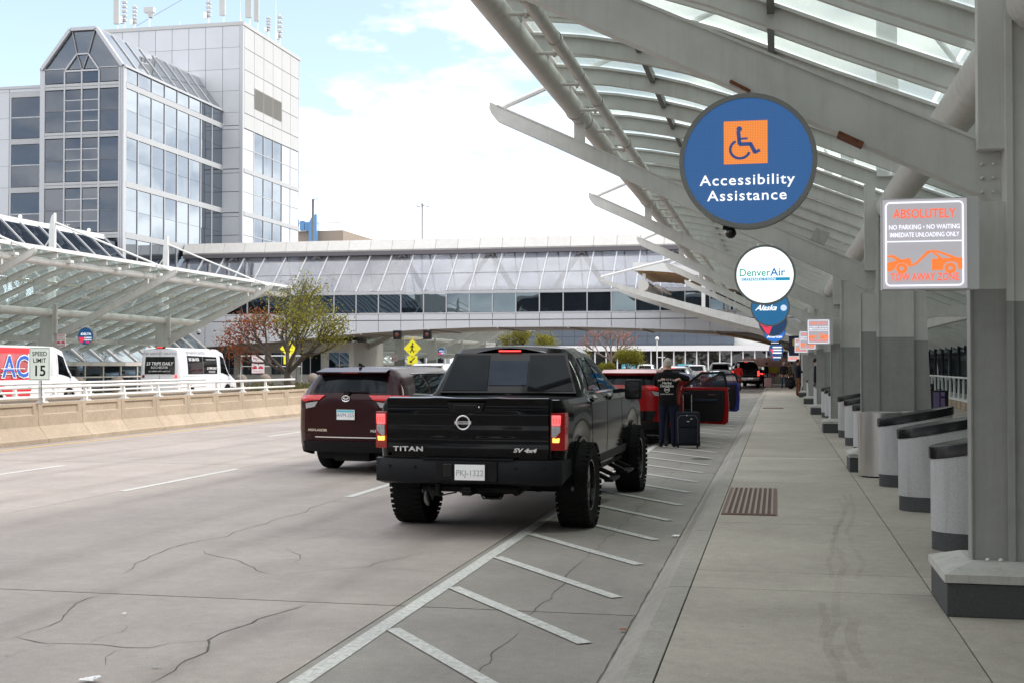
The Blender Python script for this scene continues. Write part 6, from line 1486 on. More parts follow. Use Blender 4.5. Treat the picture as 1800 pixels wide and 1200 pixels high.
for k in range(22):
    a0, a1 = R(118+k*10), R(128+k*10+1); c = (-.035, -.045); seg((c[0]+.062*math.cos(a0), c[1]+.058*math.sin(a0)), (c[0]+.062*math.cos(a1), c[1]+.058*math.sin(a1)), .0085)
obj('wheelchair_symbol', wc, LDK, sq)
text(s, 'Accessibility', .094, (-.005, Yf-.002, -.125), LW, bold=.0008, sx=1.12, spacing=1.12); text(s, 'Assistance', .094, (-.005, Yf-.002, -.225), LW, bold=.0008, sx=1.12, spacing=1.12)
cm_ = thing('dome_camera', 'small black dome camera hanging below the large blue round sign', 'camera', (-.29, 8.12, 2.555))
obj('dome', MB().sphere((0, 0, -.01), .036, 14, 8), M_BLACKGL, cm_); obj('mount', MB().box(-.05, .02, -.02, .02, .012, .035).tube((-.01, 0, .02), (.02, 0, .05), .012, n=6), BLK, cm_)
LCY = mat('led_pale_cyan', (.8, .85, .85), .5, emit=(.86, .97, .99), estr=1.02)
s = round_sign('white round LED sign with green and blue airline lettering, second from the camera', -.17, 18.5, 3.0, LCY, r=.44)
GRN = mat('print_green', (.01, .25, .16), .5, emit=(.02, .35, .22), estr=.6); BLU = mat('print_airblue', (.01, .10, .35), .5, emit=(.01, .16, .50), estr=.6); TEA = mat('print_teal', (.01, .2, .42), .5, emit=(.02, .32, .55), estr=.7)
text(s, 'Denver', .155, (.075, Yf-.002, .03), GRN, align='RIGHT', sx=.95, bold=.001); text(s, 'Air', .165, (.078, Yf-.002, .033), BLU, align='LEFT', sx=1.0, bold=.0015)
obj('band', MB().box(-.335, .355, Yf-.003, Yf, -.085, -.04), TEA, s); text(s, 'CONNECTION', .05, (-.325, Yf-.006, -.064), LW, align='LEFT', sx=1.25, spacing=1.2, bold=.001)
arc = MB()
for k in range(16):
    a0, a1 = R(160-k*9), R(151-k*9); arc.tube((.17+.24*math.cos(a0)*1.05, Yf-.003, .03+.15*math.sin(a0)), (.17+.24*math.cos(a1)*1.05, Yf-.003, .03+.15*math.sin(a1)), .002, n=4)
obj('arc', arc, GRN, s)
for k in range(7): obj('led_band', MB().box(-.36+.02*abs(k-3)**1.5, .36-.02*abs(k-3)**1.5, Yf+.0005, Yf+.0015, -.33+k*.105, -.30+k*.105), mat('led_band_blue', (.7, .8, .85), .5, emit=(.74, .93, .98), estr=1.0), s)
LALA = mat('led_teal_blue', (.01, .05, .12), .5, emit=(.02, .14, .30), estr=.95)
s = round_sign('teal blue round sign with a white script airline name, third from the camera', -.15, 29.0, 3.0, LALA, r=.44)
text(s, 'Alaska', .17, (-.10, Yf-.002, -.02), LW, shear=.45, bold=.004, sx=1.05)
obj('badge', MB().lathe([(.07, 0), (.001, -.001)], (.30, Yf-.002, -.02), 20, 'y'), mat('badge_lilac', (.5, .6, .9), .5, emit=(.55, .65, .95), estr=.9), s)
s = round_sign('navy round sign with a red triangle emblem, fourth from the camera', -.12, 39.4, 3.0, mat('led_navy', (.01, .02, .05), .5, emit=(.015, .05, .13), estr=.9), r=.44)
DR = mat('led_red', (.4, .02, .05), .5, emit=(.85, .05, .10), estr=.9)
obj('emblem', MB().prism([(-.40, -.05), (-.02, -.11), (-.12, -.39), (-.20, -.36)], 'y', Yf-.004, Yf), DR, s); obj('emblem_gap', MB().bar((-.34, Yf-.006, -.12), (-.14, Yf-.006, -.16), .002, .02).bar((-.14, Yf-.006, -.16), (-.14, Yf-.006, -.4), .002, .02), mat('led_navy'), s)
s = round_sign('bright blue round sign with white lettering, fifth from the camera', -.10, 50.0, 3.0, mat('led_bright_blue', (.01, .06, .3), .5, emit=(.02, .17, .62), estr=.95), r=.44)
text(s, 'American', .15, (0, Yf-.002, -.22), LW, shear=.25, bold=.004)
for (y, lb) in ((73, 'small blue round sign with red and white bands at the far crossing'), (84, 'smallest round sign hanging furthest along the pavement')):
    s = round_sign(lb, -.05, y, 2.55 if y < 80 else 2.35, mat('led_navy2', (.01, .03, .1), .5, emit=(.02, .08, .22), estr=.9), r=.42)
    obj('emblem', MB().prism([(-.36, .05), (-.14, .0), (-.2, -.25)], 'y', Yf-.004, Yf), DR, s)
    for k in range(3): obj('text_band', MB().box(-.2, .3, Yf-.004, Yf, .1-k*.16, .17-k*.16), LW, s)
t = thing('hanging_board', 'small stack of black and white hanging direction boards above the distant round signs', 'sign', (-.1, 60, 3.1))
for k in range(5): obj('board', MB().box(-.24, .24, -.04, .04, .30-k*.19, .44-k*.19), BLK, t); obj('board_text', MB().box(-.18, .18, -.045, -.041, .355-k*.19, .38-k*.19), LW, t)
obj('hanger', MB().tube((-.15, 0, .4), (-.15, 0, 1.6), .015, n=6).tube((.15, 0, .4), (.15, 0, 1.6), .015, n=6), M_STEEL, t)

# ------------------------------------------------------------ tow away signs on the columns
LOR = mat('led_orange_flat', (.5, .1, .04), .5, emit=(1.0, .13, .06), estr=1.1); LOR2 = mat('led_orange_warm', (.5, .15, .03), .5, emit=(1.0, .20, .045), estr=.98); LWR = mat('led_white_ring', (.8, .8, .85), .5, emit=(.86, .86, 1.0), estr=1.0)
def tow_sign(label, x, y, z, hero=False, grp='tow away signs on the right-hand columns'):
    t = thing('tow_away_sign', label, 'sign', (x, y, z), 0, grp); w, h = .255, .285
    obj('cabinet', MB().box(-w, w+.07, -.0, .07, -h, h), mat('cabinet_grey', (.55, .55, .56), .45), t, bevel=.004)
    obj('display_face', MB().box(-w+.008, w-.003, -.006, -.0005, -h+.008, h-.008), mat('sign_face_grey', (.24, .235, .25), .5, emit=(.33, .32, .345), estr=1.1), t)
    fr = MB(); a, b, c = w-.022, h-.022, .010; yy = (-.011, -.0065)
    fr.box(-a+.03, a-.03, *yy, b-c, b).box(-a+.03, a-.03, *yy, -b, -b+c).box(-a, -a+c, *yy, -b+.03, b-.03).box(a-c, a, *yy, -b+.03, b-.03)
    for (cx, cz, s0) in ((a-.03, b-.03, 0), (-a+.03, b-.03, 90), (-a+.03, -b+.03, 180), (a-.03, -b+.03, 270)):
        for k in range(5):
            a0, a1 = R(s0+k*18), R(s0+k*18+18); fr.add([(cx+q*math.cos(v), yy[0], cz+q*math.sin(v)) for q, v in ((.03, a0), (.03, a1), (.02, a1), (.02, a0))], [(0, 1, 2, 3)])
    fr.box(-a+c, a-c, *yy, .012, .019)
    obj('light_frame', fr, LWR, t)
    text(t, 'ABSOLUTELY', .078, (0, -.010, .185), LOR, bold=.0012, sx=.80, name='lettering'); text(t, 'TOW AWAY ZONE', .066, (0, -.010, -.208), LOR, bold=.0010, sx=.70)
    text(t, 'NO PARKING \u2022 NO WAITING', .040, (0, -.010, .103), LWR, bold=.0004, sx=.80); text(t, 'IMMEDIATE UNLOADING ONLY', .040, (0, -.010, .055), LWR, bold=.0003, sx=.72)
    # tow truck pictogram traced as two vehicles joined by the boom
    def S(u, v): return (-.232+.464*(u-107)/840, -.010-.0, .0+(570-v)/840*.464*1.0)
    pg = MB(); y1 = -.0105
    def poly(pts): pg.add([(S(u, v)[0], y1, S(u, v)[2]) for u, v in pts], [list(range(len(pts)))])
    def hole(): pass
    poly([(107,785),(225,755),(215,830),(190,868),(107,885)]); poly([(225,755),(280,745),(370,730),(390,782),(360,830),(340,800),(300,780),(250,785),(217,815)])
    poly([(107,705),(185,690),(190,705),(115,730)]); poly([(185,690),(280,745),(230,757),(165,710)]); poly([(385,795),(425,788),(440,805),(360,830)])
    poly([(425,788),(560,650),(585,672),(440,805)]); poly([(560,650),(640,643),(650,660),(570,680)]); poly([(610,665),(635,660),(720,740),(680,740)]); poly([(640,643),(700,660),(880,732),(830,740),(650,665)])
    poly([(605,742),(945,730),(945,800),(880,800),(850,780),(800,775),(760,782),(735,810),(725,868),(605,872)]); poly([(878,795),(945,795),(945,862),(890,862),(882,830)])
    for (cx, cy) in ((282, 845), (803, 848)):
        n = 20
        for k in range(n):
            a0, a1 = 2*math.pi*k/n, 2*math.pi*(k+1)/n; poly([(cx+62*math.cos(a0), cy+60*math.sin(a0)), (cx+62*math.cos(a1), cy+60*math.sin(a1)), (cx+22*math.cos(a1), cy+22*math.sin(a1)), (cx+22*math.cos(a0), cy+22*math.sin(a0))])
    obj('tow_pictogram', pg, LOR2, t)
    return t
ts0 = tow_sign('grey lit tow away zone sign on the nearest column, reading Absolutely No Parking', .895, 8.05, 2.445)
for i, lb in ((2, 'second tow away sign from the camera, on the third column'), (3, 'third tow away sign, partly hidden behind the second'), (4, 'fourth tow away sign, smallest of the overlapping ones'), (6, 'tiny distant tow away sign low beside the far pavement people'), (7, 'smallest and farthest tow away sign on the right')):
    dup(ts0, (.93, 8.05+10.6*i+.0, 2.445 if i < 5 else 2.2), 0, lb)
t = thing('yellow_board', 'dark blue board with yellow lettering beyond the tow away signs', 'sign', (.75, 58.5, 2.55)); obj('panel', MB().box(-.22, .22, 0, .06, -.45, .45), mat('navy_board', (.01, .015, .05), .5), t)
obj('lettering_block', MB().box(-.05, .17, -.01, -.001, .0, .3), mat('yellow_print', (.6, .4, .03), .5), t)
# speaker and conduit boxes on canopy beams
t = thing('junction_box', 'pale square box fixed under the second canopy beam', 'box', (.62, 18.6, 3.56)); obj('box', MB().box(-.11, .11, -.05, .05, -.10, .10), M_CAP, t, bevel=.008); t.rotation_euler = (0, R(25), 0)

# ------------------------------------------------------------ slanted stone bollards and bins on the right pavement
def lens(n=28, a=.46, b=.27):
    out = []
    for k in range(n):
        th = 2*math.pi*k/n; c, s_ = math.cos(th), math.sin(th); out.append((a*abs(c)**.85*(1 if c > 0 else -1), b*abs(s_)**.95*(1 if s_ > 0 else -1)))
    return out
def bol_mesh():
    P_ = lens(); top = lambda x: .87+.17*(x+.46)/.92
    def wall(sc, z0, z1, f0=None, f1=None):
        mb = MB(); n = len(P_); A = [(x*sc, y*sc, (f0(x) if f0 else z0)) for x, y in P_]; B_ = [(x*sc, y*sc, (f1(x) if f1 else z1)) for x, y in P_]
        return mb.add(A+B_, [(i, (i+1) % n, n+(i+1) % n, n+i) for i in range(n)]+[list(range(n, 2*n))])
    base = wall(.985, 0, .155).mesh('base', M_GRANITE, smooth=30)
    body = wall(1.0, .158, 0, None, lambda x: top(x)-.105).mesh('body', M_SPECKLE, smooth=30)
    tp = wall(1.03, 0, 0, lambda x: top(x)-.10, top).mesh('slanted_top', M_BOLTOP, smooth=30, bevel=.008)
    bolt = MB().lathe([(.016, 0), (.014, -.006), (.001, -.007)], (0, 0, 0), 10, 'y').mesh('fixing_cap', M_CAP)
    return base, body, tp, bolt
bb, bd, bt_, bf = bol_mesh()
def bollard(x, y, label):
    t = thing('slanted_bollard', label, 'bollard', (x, y, .13), 0, 'speckled stone bollards with slanted black tops')
    obj('base', bb, None, t); obj('body', bd, None, t); obj('slanted_top', bt_, None, t); obj('fixing_cap', bf, None, t, loc=(.08, -.268, .52)); return t
ord_ = ['nearest the camera, partly hidden by the first column', 'second from the camera', 'third from the camera, beside the steel bin']
for k, y in enumerate((11.15, 14.05, 16.75)): bollard(1.74, y, 'speckled grey bollard with slanted black top, '+ord_[k])
lbs = {22.2: 'just behind the steel bin', 25.0: 'nearer of the pair left of the second column', 27.7: 'farther of the pair left of the second column', 32.6: 'front one of the trio before the third column', 35.3: 'middle one of the trio before the third column', 38.0: 'rear one of the trio before the third column', 43.5: 'beyond the small steel bin', 46: 'beside the fifth column', 54: 'beside the man with the phone', 57: 'farthest along the pavement'}
for y, l_ in lbs.items(): bollard(1.74, y, 'speckled grey bollard with slanted black top, '+l_)
def bin_(x, y, label, r=.27, h=.90, two=True):
    t = thing('steel_bin', label, 'waste bin', (x, y, .13), 0, 'stainless steel bins')
    for k in range(2 if two else 1):
        c = (k*.46, k*.16, 0); a = .30 if k == 0 else .27
        P_ = [(a*math.cos(2*math.pi*i/32), .24*math.sin(2*math.pi*i/32)) for i in range(32)]
        mb = MB(); n = 32
        mb.add([(c[0]+x_, c[1]+y_, .02) for x_, y_ in P_]+[(c[0]+x_, c[1]+y_, h-.07) for x_, y_ in P_], [(i, (i+1) % n, n+(i+1) % n, n+i) for i in range(n)])
        obj('shell', mb, M_SS, t, smooth=40)
        mb = MB(); q_ = 1.02
        mb.add([(c[0]+x_*q_, c[1]+y_*q_, h-.075) for x_, y_ in P_]+[(c[0]+x_*q_, c[1]+y_*q_, h) for x_, y_ in P_]+[(c[0]+x_*.9, c[1]+y_*.9, h+.005) for x_, y_ in P_]+[(c[0]+x_*.7, c[1]+y_*.7, h-.03) for x_, y_ in P_], [(i, (i+1) % n, n+(i+1) % n, n+i) for i in range(n)]+[(n+i, n+(i+1) % n, 2*n+(i+1) % n, 2*n+i) for i in range(n)]+[(2*n+i, 2*n+(i+1) % n, 3*n+(i+1) % n, 3*n+i) for i in range(n)]+[list(range(3*n, 4*n))])
        obj('lid_rim', mb, M_SS, t, smooth=30)
        obj('foot', MB().lathe([(.25, 0), (.25, .02)], c, 24), BLK, t)
    obj('lock', MB().lathe([(.014, 0), (.001, -.006)], (.14, -.212, .79), 10, 'y'), BLK, t)
    return t
bin_(1.41, 18.1, 'shiny stainless steel twin bin standing between the bollards and the second column')
bin_(1.62, 41.5, 'small distant stainless steel bin between the fourth column and the bollards', two=False)

# ------------------------------------------------------------ left side signs
t = thing('speed_limit_sign', 'white SPEED LIMIT 15 sign on a post fixed to the near barrier', 'road sign', (-15.7, 23.9, .86))
ZS = onX(70, 639, -15.7).z-.86; print('SL', onX(70, 639, -15.7))
t.location = (-15.7, onX(70, 639, -15.7).y, .86)
obj('panel', MB().box(-.25, .25, -.012, 0, ZS-.36, ZS+.36), M_WHITESIGN, t, bevel=.004)
bdr = MB(); 
for a in ((-.235, .235, ZS+.333, ZS+.341), (-.235, .235, ZS-.341, ZS-.333), (-.237, -.229, ZS-.34, ZS+.34), (.229, .237, ZS-.34, ZS+.34)): bdr.box(a[0], a[1], -.0135, -.0125, a[2], a[3])
obj('border', bdr, M_INK, t)
text(t, 'SPEED', .135, (0, -.014, ZS+.215), M_INK, sx=1.0, bold=.001); text(t, 'LIMIT', .135, (0, -.014, ZS+.07), M_INK, sx=1.0, bold=.001); text(t, '15', .32, (0, -.014, ZS-.16), M_INK, sx=1.0, bold=.005)
obj('post', MB().box(-.03, .03, .002, .04, -.03, ZS+.3), M_SATIN, t)
def small_tow(px, py, w, h, X_, label, Y=None):
    p = onX(px, py, X_) if Y is None else onY(px, py, Y); k = p.y*.978-p.x*.209; W_, H_ = w*k/F_PX/.99, h*k/F_PX
    t = thing('tow_away_sign', label, 'sign', tuple(p), 0, 'white tow away signs on the left'); a, b = W_/2, H_/2
    obj('panel', MB().box(-a, a, 0, .05, -b, b), M_WHITEP, t, bevel=.01); pk = mat('faded_red_print', (.72, .20, .26), .6)
    obj('frame', MB().box(-a, a, -.004, -.001, b-.03, b-.012).box(-a, a, -.004, -.001, -b+.012, -b+.03).box(-a+.012, -a+.025, -.004, -.001, -b+.03, b-.03).box(a-.025, a-.012, -.004, -.001, -b+.03, b-.03).box(-a+.03, a-.03, -.004, -.001, .02, .035), pk, t)
    q = H_/.57*.8
    text(t, 'ABSOLUTELY', .09*q, (0, -.006, b*.66), pk, sx=.72, bold=.001); text(t, 'NO PARKING', .055*q, (0, -.006, b*.33), pk, sx=.9); text(t, 'TOW AWAY ZONE', .07*q, (0, -.006, -b*.76), pk, sx=.62)
    for s_ in (-1, 1): obj('car_pictogram', MB().prism([(s_*a*.5-.10*q, -b*.5), (s_*a*.5-.10*q, -b*.3), (s_*a*.5-.03*q, -b*.15), (s_*a*.5+.05*q, -b*.2), (s_*a*.5+.11*q, -b*.35), (s_*a*.5+.11*q, -b*.5)], 'y', -.005, -.001), mat('car_red', (.65, .05, .10), .5), t)
    return t
small_tow(107, 598, 17, 22, -30.9, 'white tow away sign on the left canopy column above the lettered van', Y=49.4)
small_tow(453, 640, 23, 31, -21, 'white and pink tow away sign on a grey gate frame behind the railing', Y=55)
small_tow(693, 628, 10, 12, -30, 'tiny white sign on the canopy column left of the pedestrian warning sign', Y=102)
gt = thing('gate_frame', 'thin grey tubular gate frame behind the white tow away sign', 'gate', tuple(onY(477, 660, 55.4)))
a = onY(424, 625, 55.4)-gt.location; b = onY(530, 690, 55.4)-gt.location
obj('gate_tube', MB().path([(a.x, 0, b.z), (a.x, 0, a.z), (b.x, 0, a.z), (b.x, 0, b.z)], .03, 6).tube((a.x, 0, a.z-.5), (b.x, 0, a.z-.5), .02, n=6), M_SATIN, gt)
# round airline signs on the left
def left_round(px, py, r, X_, Y, label):
    p = onY(px, py, Y); t = round_sign(label, p.x, p.y, p.z, mat('print_delta_blue', (.02, .10, .28), .5, emit=(.02, .12, .32), estr=.35), r=r, dp=.28, rim=mat('rim_pale', (.45, .45, .45), .5), group='round airline signs on the left')
    y_ = -.14+.01
    text(t, 'DELTA', r*.36, (r*.08, y_-.004, r*.22), LW, bold=.004, sx=1.1); obj('triangle', MB().prism([(-r*.62, r*.15), (-r*.40, r*.15), (-r*.51, r*.33)], 'y', y_-.006, y_-.001), LW, t)
    obj('red_corner', MB().prism([(-r*.88, -r*.12), (-r*.05, -r*.12), (-r*.42, -r*.80), (-r*.6, -r*.68)], 'y', y_-.004, y_-.001), DR, t)
    text(t, 'CURBSIDE', r*.20, (r*.28, y_-.006, -r*.18), LW, bold=.003); text(t, 'CHECK-IN', r*.20, (r*.28, y_-.006, -r*.42), LW, bold=.003); obj('red_bar', MB().box(r*.0, r*.5, y_-.004, y_-.001, -r*.74, -r*.6), DR, t)
    return t
left_round(153, 591, .43, -29, 54.4, 'blue and red round airline sign hanging under the left canopy above the vans')
left_round(777, 618, .40, -28, 112, 'small round airline sign beyond the pedestrian warning sign')
left_round(776, 620, .40, -28, 125, 'round airline sign almost hidden by its twin') if 0 else None
# pedestrian warning signs
def ped_sign(px, Y, label, yaw=0, boxes=True):
    p = onY(px, 610, Y); t = thing('pedestrian_sign', label, 'road sign', (p.x, Y, 0), R(yaw)); k = Y/.99; m = lambda y: 1.7+(640-y)*k/F_PX
    s_ = .60; zc = m(611)
    obj('diamond', MB().prism([(0, zc+s_), (s_, zc), (0, zc-s_), (-s_, zc)], 'y', -.02, 0), M_YSIGN, t)
    fg = MB(); y0_, y1_ = -.03, -.021
    fg.lathe([(.001, 0), (.055, 0), (.055, .008), (.001, .008)], (0.02, -.03, zc+.30), 12, 'y')
    for a, b, w in (((0, .22), (-.02, .0), .10), ((-.02, 0), (-.13, -.27), .055), ((-.02, 0), (.10, -.27), .055), ((.0, .20), (-.16, .06), .04), ((.0, .20), (.13, .08), .04)): fg.bar((a[0], -.026, zc+a[1]), (b[0], -.026, zc+b[1]), .008, w, up=(1, 0, .01))
    obj('walking_symbol', fg, M_INK, t)
    obj('line', MB().box(-.3, .3, -.028, -.022, zc-.17, zc-.15), M_INK, t)
    z2 = m(632); obj('arrow_plate', MB().box(-.34, .34, -.02, 0, z2-.27, z2+.27), M_YSIGN, t, bevel=.02)
    obj('arrow', MB().bar((.17, -.026, z2+.15), (-.08, -.026, z2-.08), .008, .06, up=(1, 0, -1)).prism([(-.19, z2-.18), (-.17, z2-.0), (.02, z2-.17)], 'y', -.03, -.022), M_INK, t)
    obj('post', MB().tube((0, .04, 0), (0, .04, zc+.75), .045, n=8), mat('yellow_post', (.6, .45, .12), .5), t)
    if boxes:
        zb_ = m(587)
        for s2 in (-1, 1):
            lb_ = obj('flashing_lamp', MB().box(s2*1.02-.26, s2*1.02+.26, -.15, .15, zb_-.29, zb_+.29), M_INK, t, bevel=.02); obj('lens', MB().lathe([(.13, 0), (.1, -.02), (.001, -.03)], (s2*1.02, -.151, zb_), 16, 'y'), mat('dim_lens', (.12, .03, .015), .2), lb_)
        obj('cross_arm', MB().box(-.8, .8, -.03, .03, zb_-.26, zb_-.22), mat('yellow_post'), t)
ped_sign(725, 78, 'yellow diamond pedestrian sign with arrow plate and two black flashing lamps above', 0)
ped_sign(507, 80, 'yellow diamond pedestrian sign seen through the tree branches', 38, False)
# dome camera at the end of the left canopy
p = onY(349, 583, 63); t = thing('dome_camera', 'white dome camera hanging at the end of the left canopy', 'camera', tuple(p)); obj('housing', MB().sphere((0, 0, 0), .14, 14, 8).tube((0, 0, .1), (0, 0, .5), .04, n=6), M_STEEL_W, t); obj('dome', MB().sphere((0, 0, -.07), .11, 14, 8), M_BLACKGL, t)
# cyan banners and lamp posts in the distance
for px, lb in ((1105, 'small cyan banner sign behind the red crossover, left'), (1204, 'small cyan banner sign behind the hooded person, right'), (1127, 'narrow pale cyan sign between the two banners')):
    p = onY(px, 646, 150); t = thing('cyan_sign', lb, 'sign', (p.x, 150, 0)); w_ = .4 if px == 1127 else .85
    obj('panel', MB().box(-w_, w_, -.05, .05, .9, 1.75), mat('cyan_panel', (.12, .50, .62), .5), t); obj('post', MB().box(-.05, .05, .06, .12, 0, 1.5), M_SATIN, t)
    obj('lettering_line', MB().box(-w_*.7, w_*.7, -.06, -.051, 1.3, 1.42), M_WHITEP, t)
p = onY(1155, 640, 140); t = thing('lamp_post', 'slim pale lamp post with a round head in front of the far dark windows', 'lamp post', (p.x, 140, 0)); H_ = onY(1155, 597, 140).z
obj('pole', MB().tube((0, 0, 0), (0, 0, H_), .07, n=8), M_STEEL_W, t); obj('lamp_head', MB().sphere((0, 0, H_+.1), .22, 12, 8), M_STEEL_W, t); obj('camera_arm', MB().box(0, .9, -.04, .04, H_-2.0, H_-1.9), M_STEEL_W, t)

# ------------------------------------------------------------ trees
def make_tree(name, label, loc, H, spread, seed, trunk_h, limbs, leafsets, bark=M_BARK, r0=.13, lean=0, depth=5, leaf_size=.07, per_tip=12, sigma=.16, drop=1.0):
    rnd = random.Random(seed); root = thing(name, label, 'tree', loc); mb = MB(); tips = []
    def grow(p, d, l, r, lev):
        n = 3; q = Vector(p)
        for k in range(n):
            d2 = (d+Vector((rnd.gauss(0, .13), rnd.gauss(0, .13), rnd.gauss(.05, .08)))).normalized(); e = q+d2*l/n
            mb.tube(q, e, r*(1-.28*k/n), r*(1-.28*(k+1)/n), n=7 if lev < 2 else 5 if lev < 4 else 3, cap=False); q = e; d = d2
            if lev >= 2: tips.append((q.copy(), lev))
        if lev >= depth: return
        for k in range(3 if lev < 3 else 2):
            ax = Vector((rnd.gauss(0, 1), rnd.gauss(0, 1), rnd.gauss(0, .55))).normalized(); d3 = (d*1.0+ax*rnd.uniform(.5, .85)); d3.z = d3.z*.85+.12; d3.normalize()
            grow(q, d3, l*rnd.uniform(.62, .86), r*.62, lev+1)
    mb.tube((0, 0, -.3), (0, 0, trunk_h), r0*1.25, r0, n=10, cap=False)
    for (dx, dy, dz, ln) in limbs: grow(Vector((0, 0, trunk_h-.05)), Vector((dx, dy, dz)).normalized(), ln, r0*.62, 1)
    obj('trunk', mb, bark, root, smooth=60)
    for (nm, m_, test, dens) in leafsets:
        lf = MB()
        for q, lev in tips:
            if not test(q, rnd): continue
            for k in range(int(per_tip*dens*(1 if lev > 2 else .4)+rnd.random())):
                c = q+Vector((rnd.gauss(0, sigma), rnd.gauss(0, sigma), rnd.gauss(-.03, sigma*.8)))
                a = Vector((rnd.gauss(0, 1), rnd.gauss(0, 1), rnd.gauss(0, .7))).normalized(); b = a.cross(Vector((rnd.gauss(0, 1), rnd.gauss(0, 1), rnd.gauss(0, 1)))).normalized(); s_ = leaf_size*rnd.uniform(.6, 1.25)
                m2 = c+b*s_*.15
                lf.add([tuple(c-a*s_*.62), tuple(c+b*s_*.40), tuple(c+a*s_*.62), tuple(c-b*s_*.40)], [(0, 1, 2, 3)])
        if lf.v: o = obj(nm, lf, m_, root); o['kind'] = 'stuff'
    return root
def leafmat(name, cols, trans=.35):
    m = bpy.data.materials.new(name); m.use_nodes = True; MATS[name] = m; n, l = m.node_tree.nodes, m.node_tree.links; n.clear()
    out = n.new('ShaderNodeOutputMaterial'); d = n.new('ShaderNodeBsdfDiffuse'); tr = n.new('ShaderNodeBsdfTranslucent'); mxs = n.new('ShaderNodeMixShader'); mxs.inputs[0].default_value = trans
    geo = n.new('ShaderNodeNewGeometry'); r = n.new('ShaderNodeValToRGB'); r.color_ramp.interpolation = 'LINEAR'
    while len(r.color_ramp.elements) < len(cols): r.color_ramp.elements.new(.5)
    for i, c in enumerate(cols): r.color_ramp.elements[i].position = i/(len(cols)-1); r.color_ramp.elements[i].color = (*c, 1)
    l.new(geo.outputs['Random Per Island'], r.inputs['Fac']); l.new(r.outputs['Color'], d.inputs['Color']); l.new(r.outputs['Color'], tr.inputs['Color'])
    l.new(d.outputs[0], mxs.inputs[1]); l.new(tr.outputs[0], mxs.inputs[2]); l.new(mxs.outputs[0], out.inputs['Surface']); return m
LG = leafmat('leaves_green', [(.09, .10, .018), (.20, .20, .035), (.31, .28, .06), (.15, .155, .03)]); LR = leafmat('leaves_rust', [(.18, .04, .015), (.30, .085, .035), (.36, .13, .055), (.14, .035, .02)]); LY_ = leafmat('leaves_yellow_green', [(.20, .20, .03), (.28, .25, .05), (.14, .16, .03)]); LP = leafmat('leaves_pink_red', [(.42, .14, .08), (.5, .22, .14)])
tb = onY(505, 668, 41.6)
make_tree('autumn_tree', 'median tree with rust red leaves on its left side and green on its right', (tb.x, 41.6, .70), 4, 2.6, 11, .72,
          [(-1.0, .1, .42, .88), (-.75, -.3, .75, .92), (-.35, .4, 1.1, .9), (.08, -.1, 1.4, 1.12), (.32, .35, 1.15, 1.12), (.5, -.3, .95, 1.0), (.85, .2, .66, 1.02), (1.0, -.1, .40, .95)],
          [('green_foliage', LG, lambda q, r_: q.x > -.8+r_.gauss(0, .35)+.35*(2.4-q.z)*(q.z < 2.4), 1.0), ('rust_foliage', LR, lambda q, r_: q.x < -.55+r_.gauss(0, .3) and q.z < 2.9+r_.gauss(0, .2), 1.25)], r0=.115, leaf_size=.07, per_tip=4.6, sigma=.19)
p = onY(925, 640, 116); make_tree('kerb_tree', 'yellow green tree seen just above the black pickup roof under the footbridge', (p.x, 116, .1), 5, 3, 21, 1.7, [(-.9, 0, .5, 1.15), (-.4, .3, .9, 1.2), (.1, -.2, 1.1, 1.2), (.6, .2, .8, 1.2), (.95, -.1, .45, 1.15)], [('foliage', LY_, lambda q, r_: True, .8)], r0=.17, leaf_size=.15, per_tip=4.5, sigma=.32)
p = onY(1073, 640, 118); make_tree('bare_tree', 'nearly bare pinkish tree in front of the dark blue building', (p.x, 118, .1), 5, 3, 5, 2.1, [(-.9, 0, .55, 1.15), (-.4, .3, .9, 1.15), (.1, -.2, 1.1, 1.1), (.6, .2, .8, 1.1), (.95, -.1, .5, 1.15)], [('red_leaves', LP, lambda q, r_: r_.random() < .3, .22)], bark=M_BARK_P, r0=.17, leaf_size=.13, sigma=.2, per_tip=8)
p = onY(1103, 640, 112); make_tree('small_green_tree', 'small round yellow green tree right of the bare pinkish tree', (p.x, 112, .1), 3, 2, 8, 1.1, [(-.6, 0, .9, .62), (-.2, .3, 1.1, .62), (.1, -.2, 1.1, .62), (.5, .2, .9, .62), (.75, -.1, .7, .6)], [('foliage', LY_, lambda q, r_: True, 1.0)], r0=.09, leaf_size=.12, per_tip=5.5, sigma=.26)
p = onY(1066, 640, 113); make_tree('shrub', 'low leafy shoot of yellow green leaves at the foot of the bare tree', (p.x, 113, .1), 2, 1, 9, .7, [(-.5, 0, .9, .4), (.4, .2, 1, .4)], [('foliage', LY_, lambda q, r_: True, .9)], r0=.05, leaf_size=.12, per_tip=9, sigma=.18, depth=4)
p = onY(1022, 615, 118); make_tree('shrub', 'tiny green bush top poking above the pickup roof', (p.x, 118, 1.5), 2, 1, 19, .6, [(-.5, 0, .9, .5), (.4, .2, 1, .5)], [('foliage', LG, lambda q, r_: True, .9)], r0=.05, leaf_size=.12, per_tip=9, sigma=.18, depth=3)
# behind the camera: a few trees that show only in reflections and from other positions
for k, (x, y) in enumerate([(-17.3, -22), (-17.2, -34), (-28.5, -40)]):
    make_tree('street_tree', ['tree in the median nearest behind the camera', 'tree in the median further behind the camera', 'tree across the far road behind the camera'][k], (x, y, .7), 5, 3, 30+k, 1.2, [(-.9, 0, .5, .9), (-.4, .3, .9, .9), (.1, -.2, 1.1, .9), (.6, .2, .8, .9), (.95, -.1, .45, .9)], [('foliage', LG, lambda q, r_: True, .7)], r0=.13, leaf_size=.16, per_tip=6, sigma=.25, depth=4)
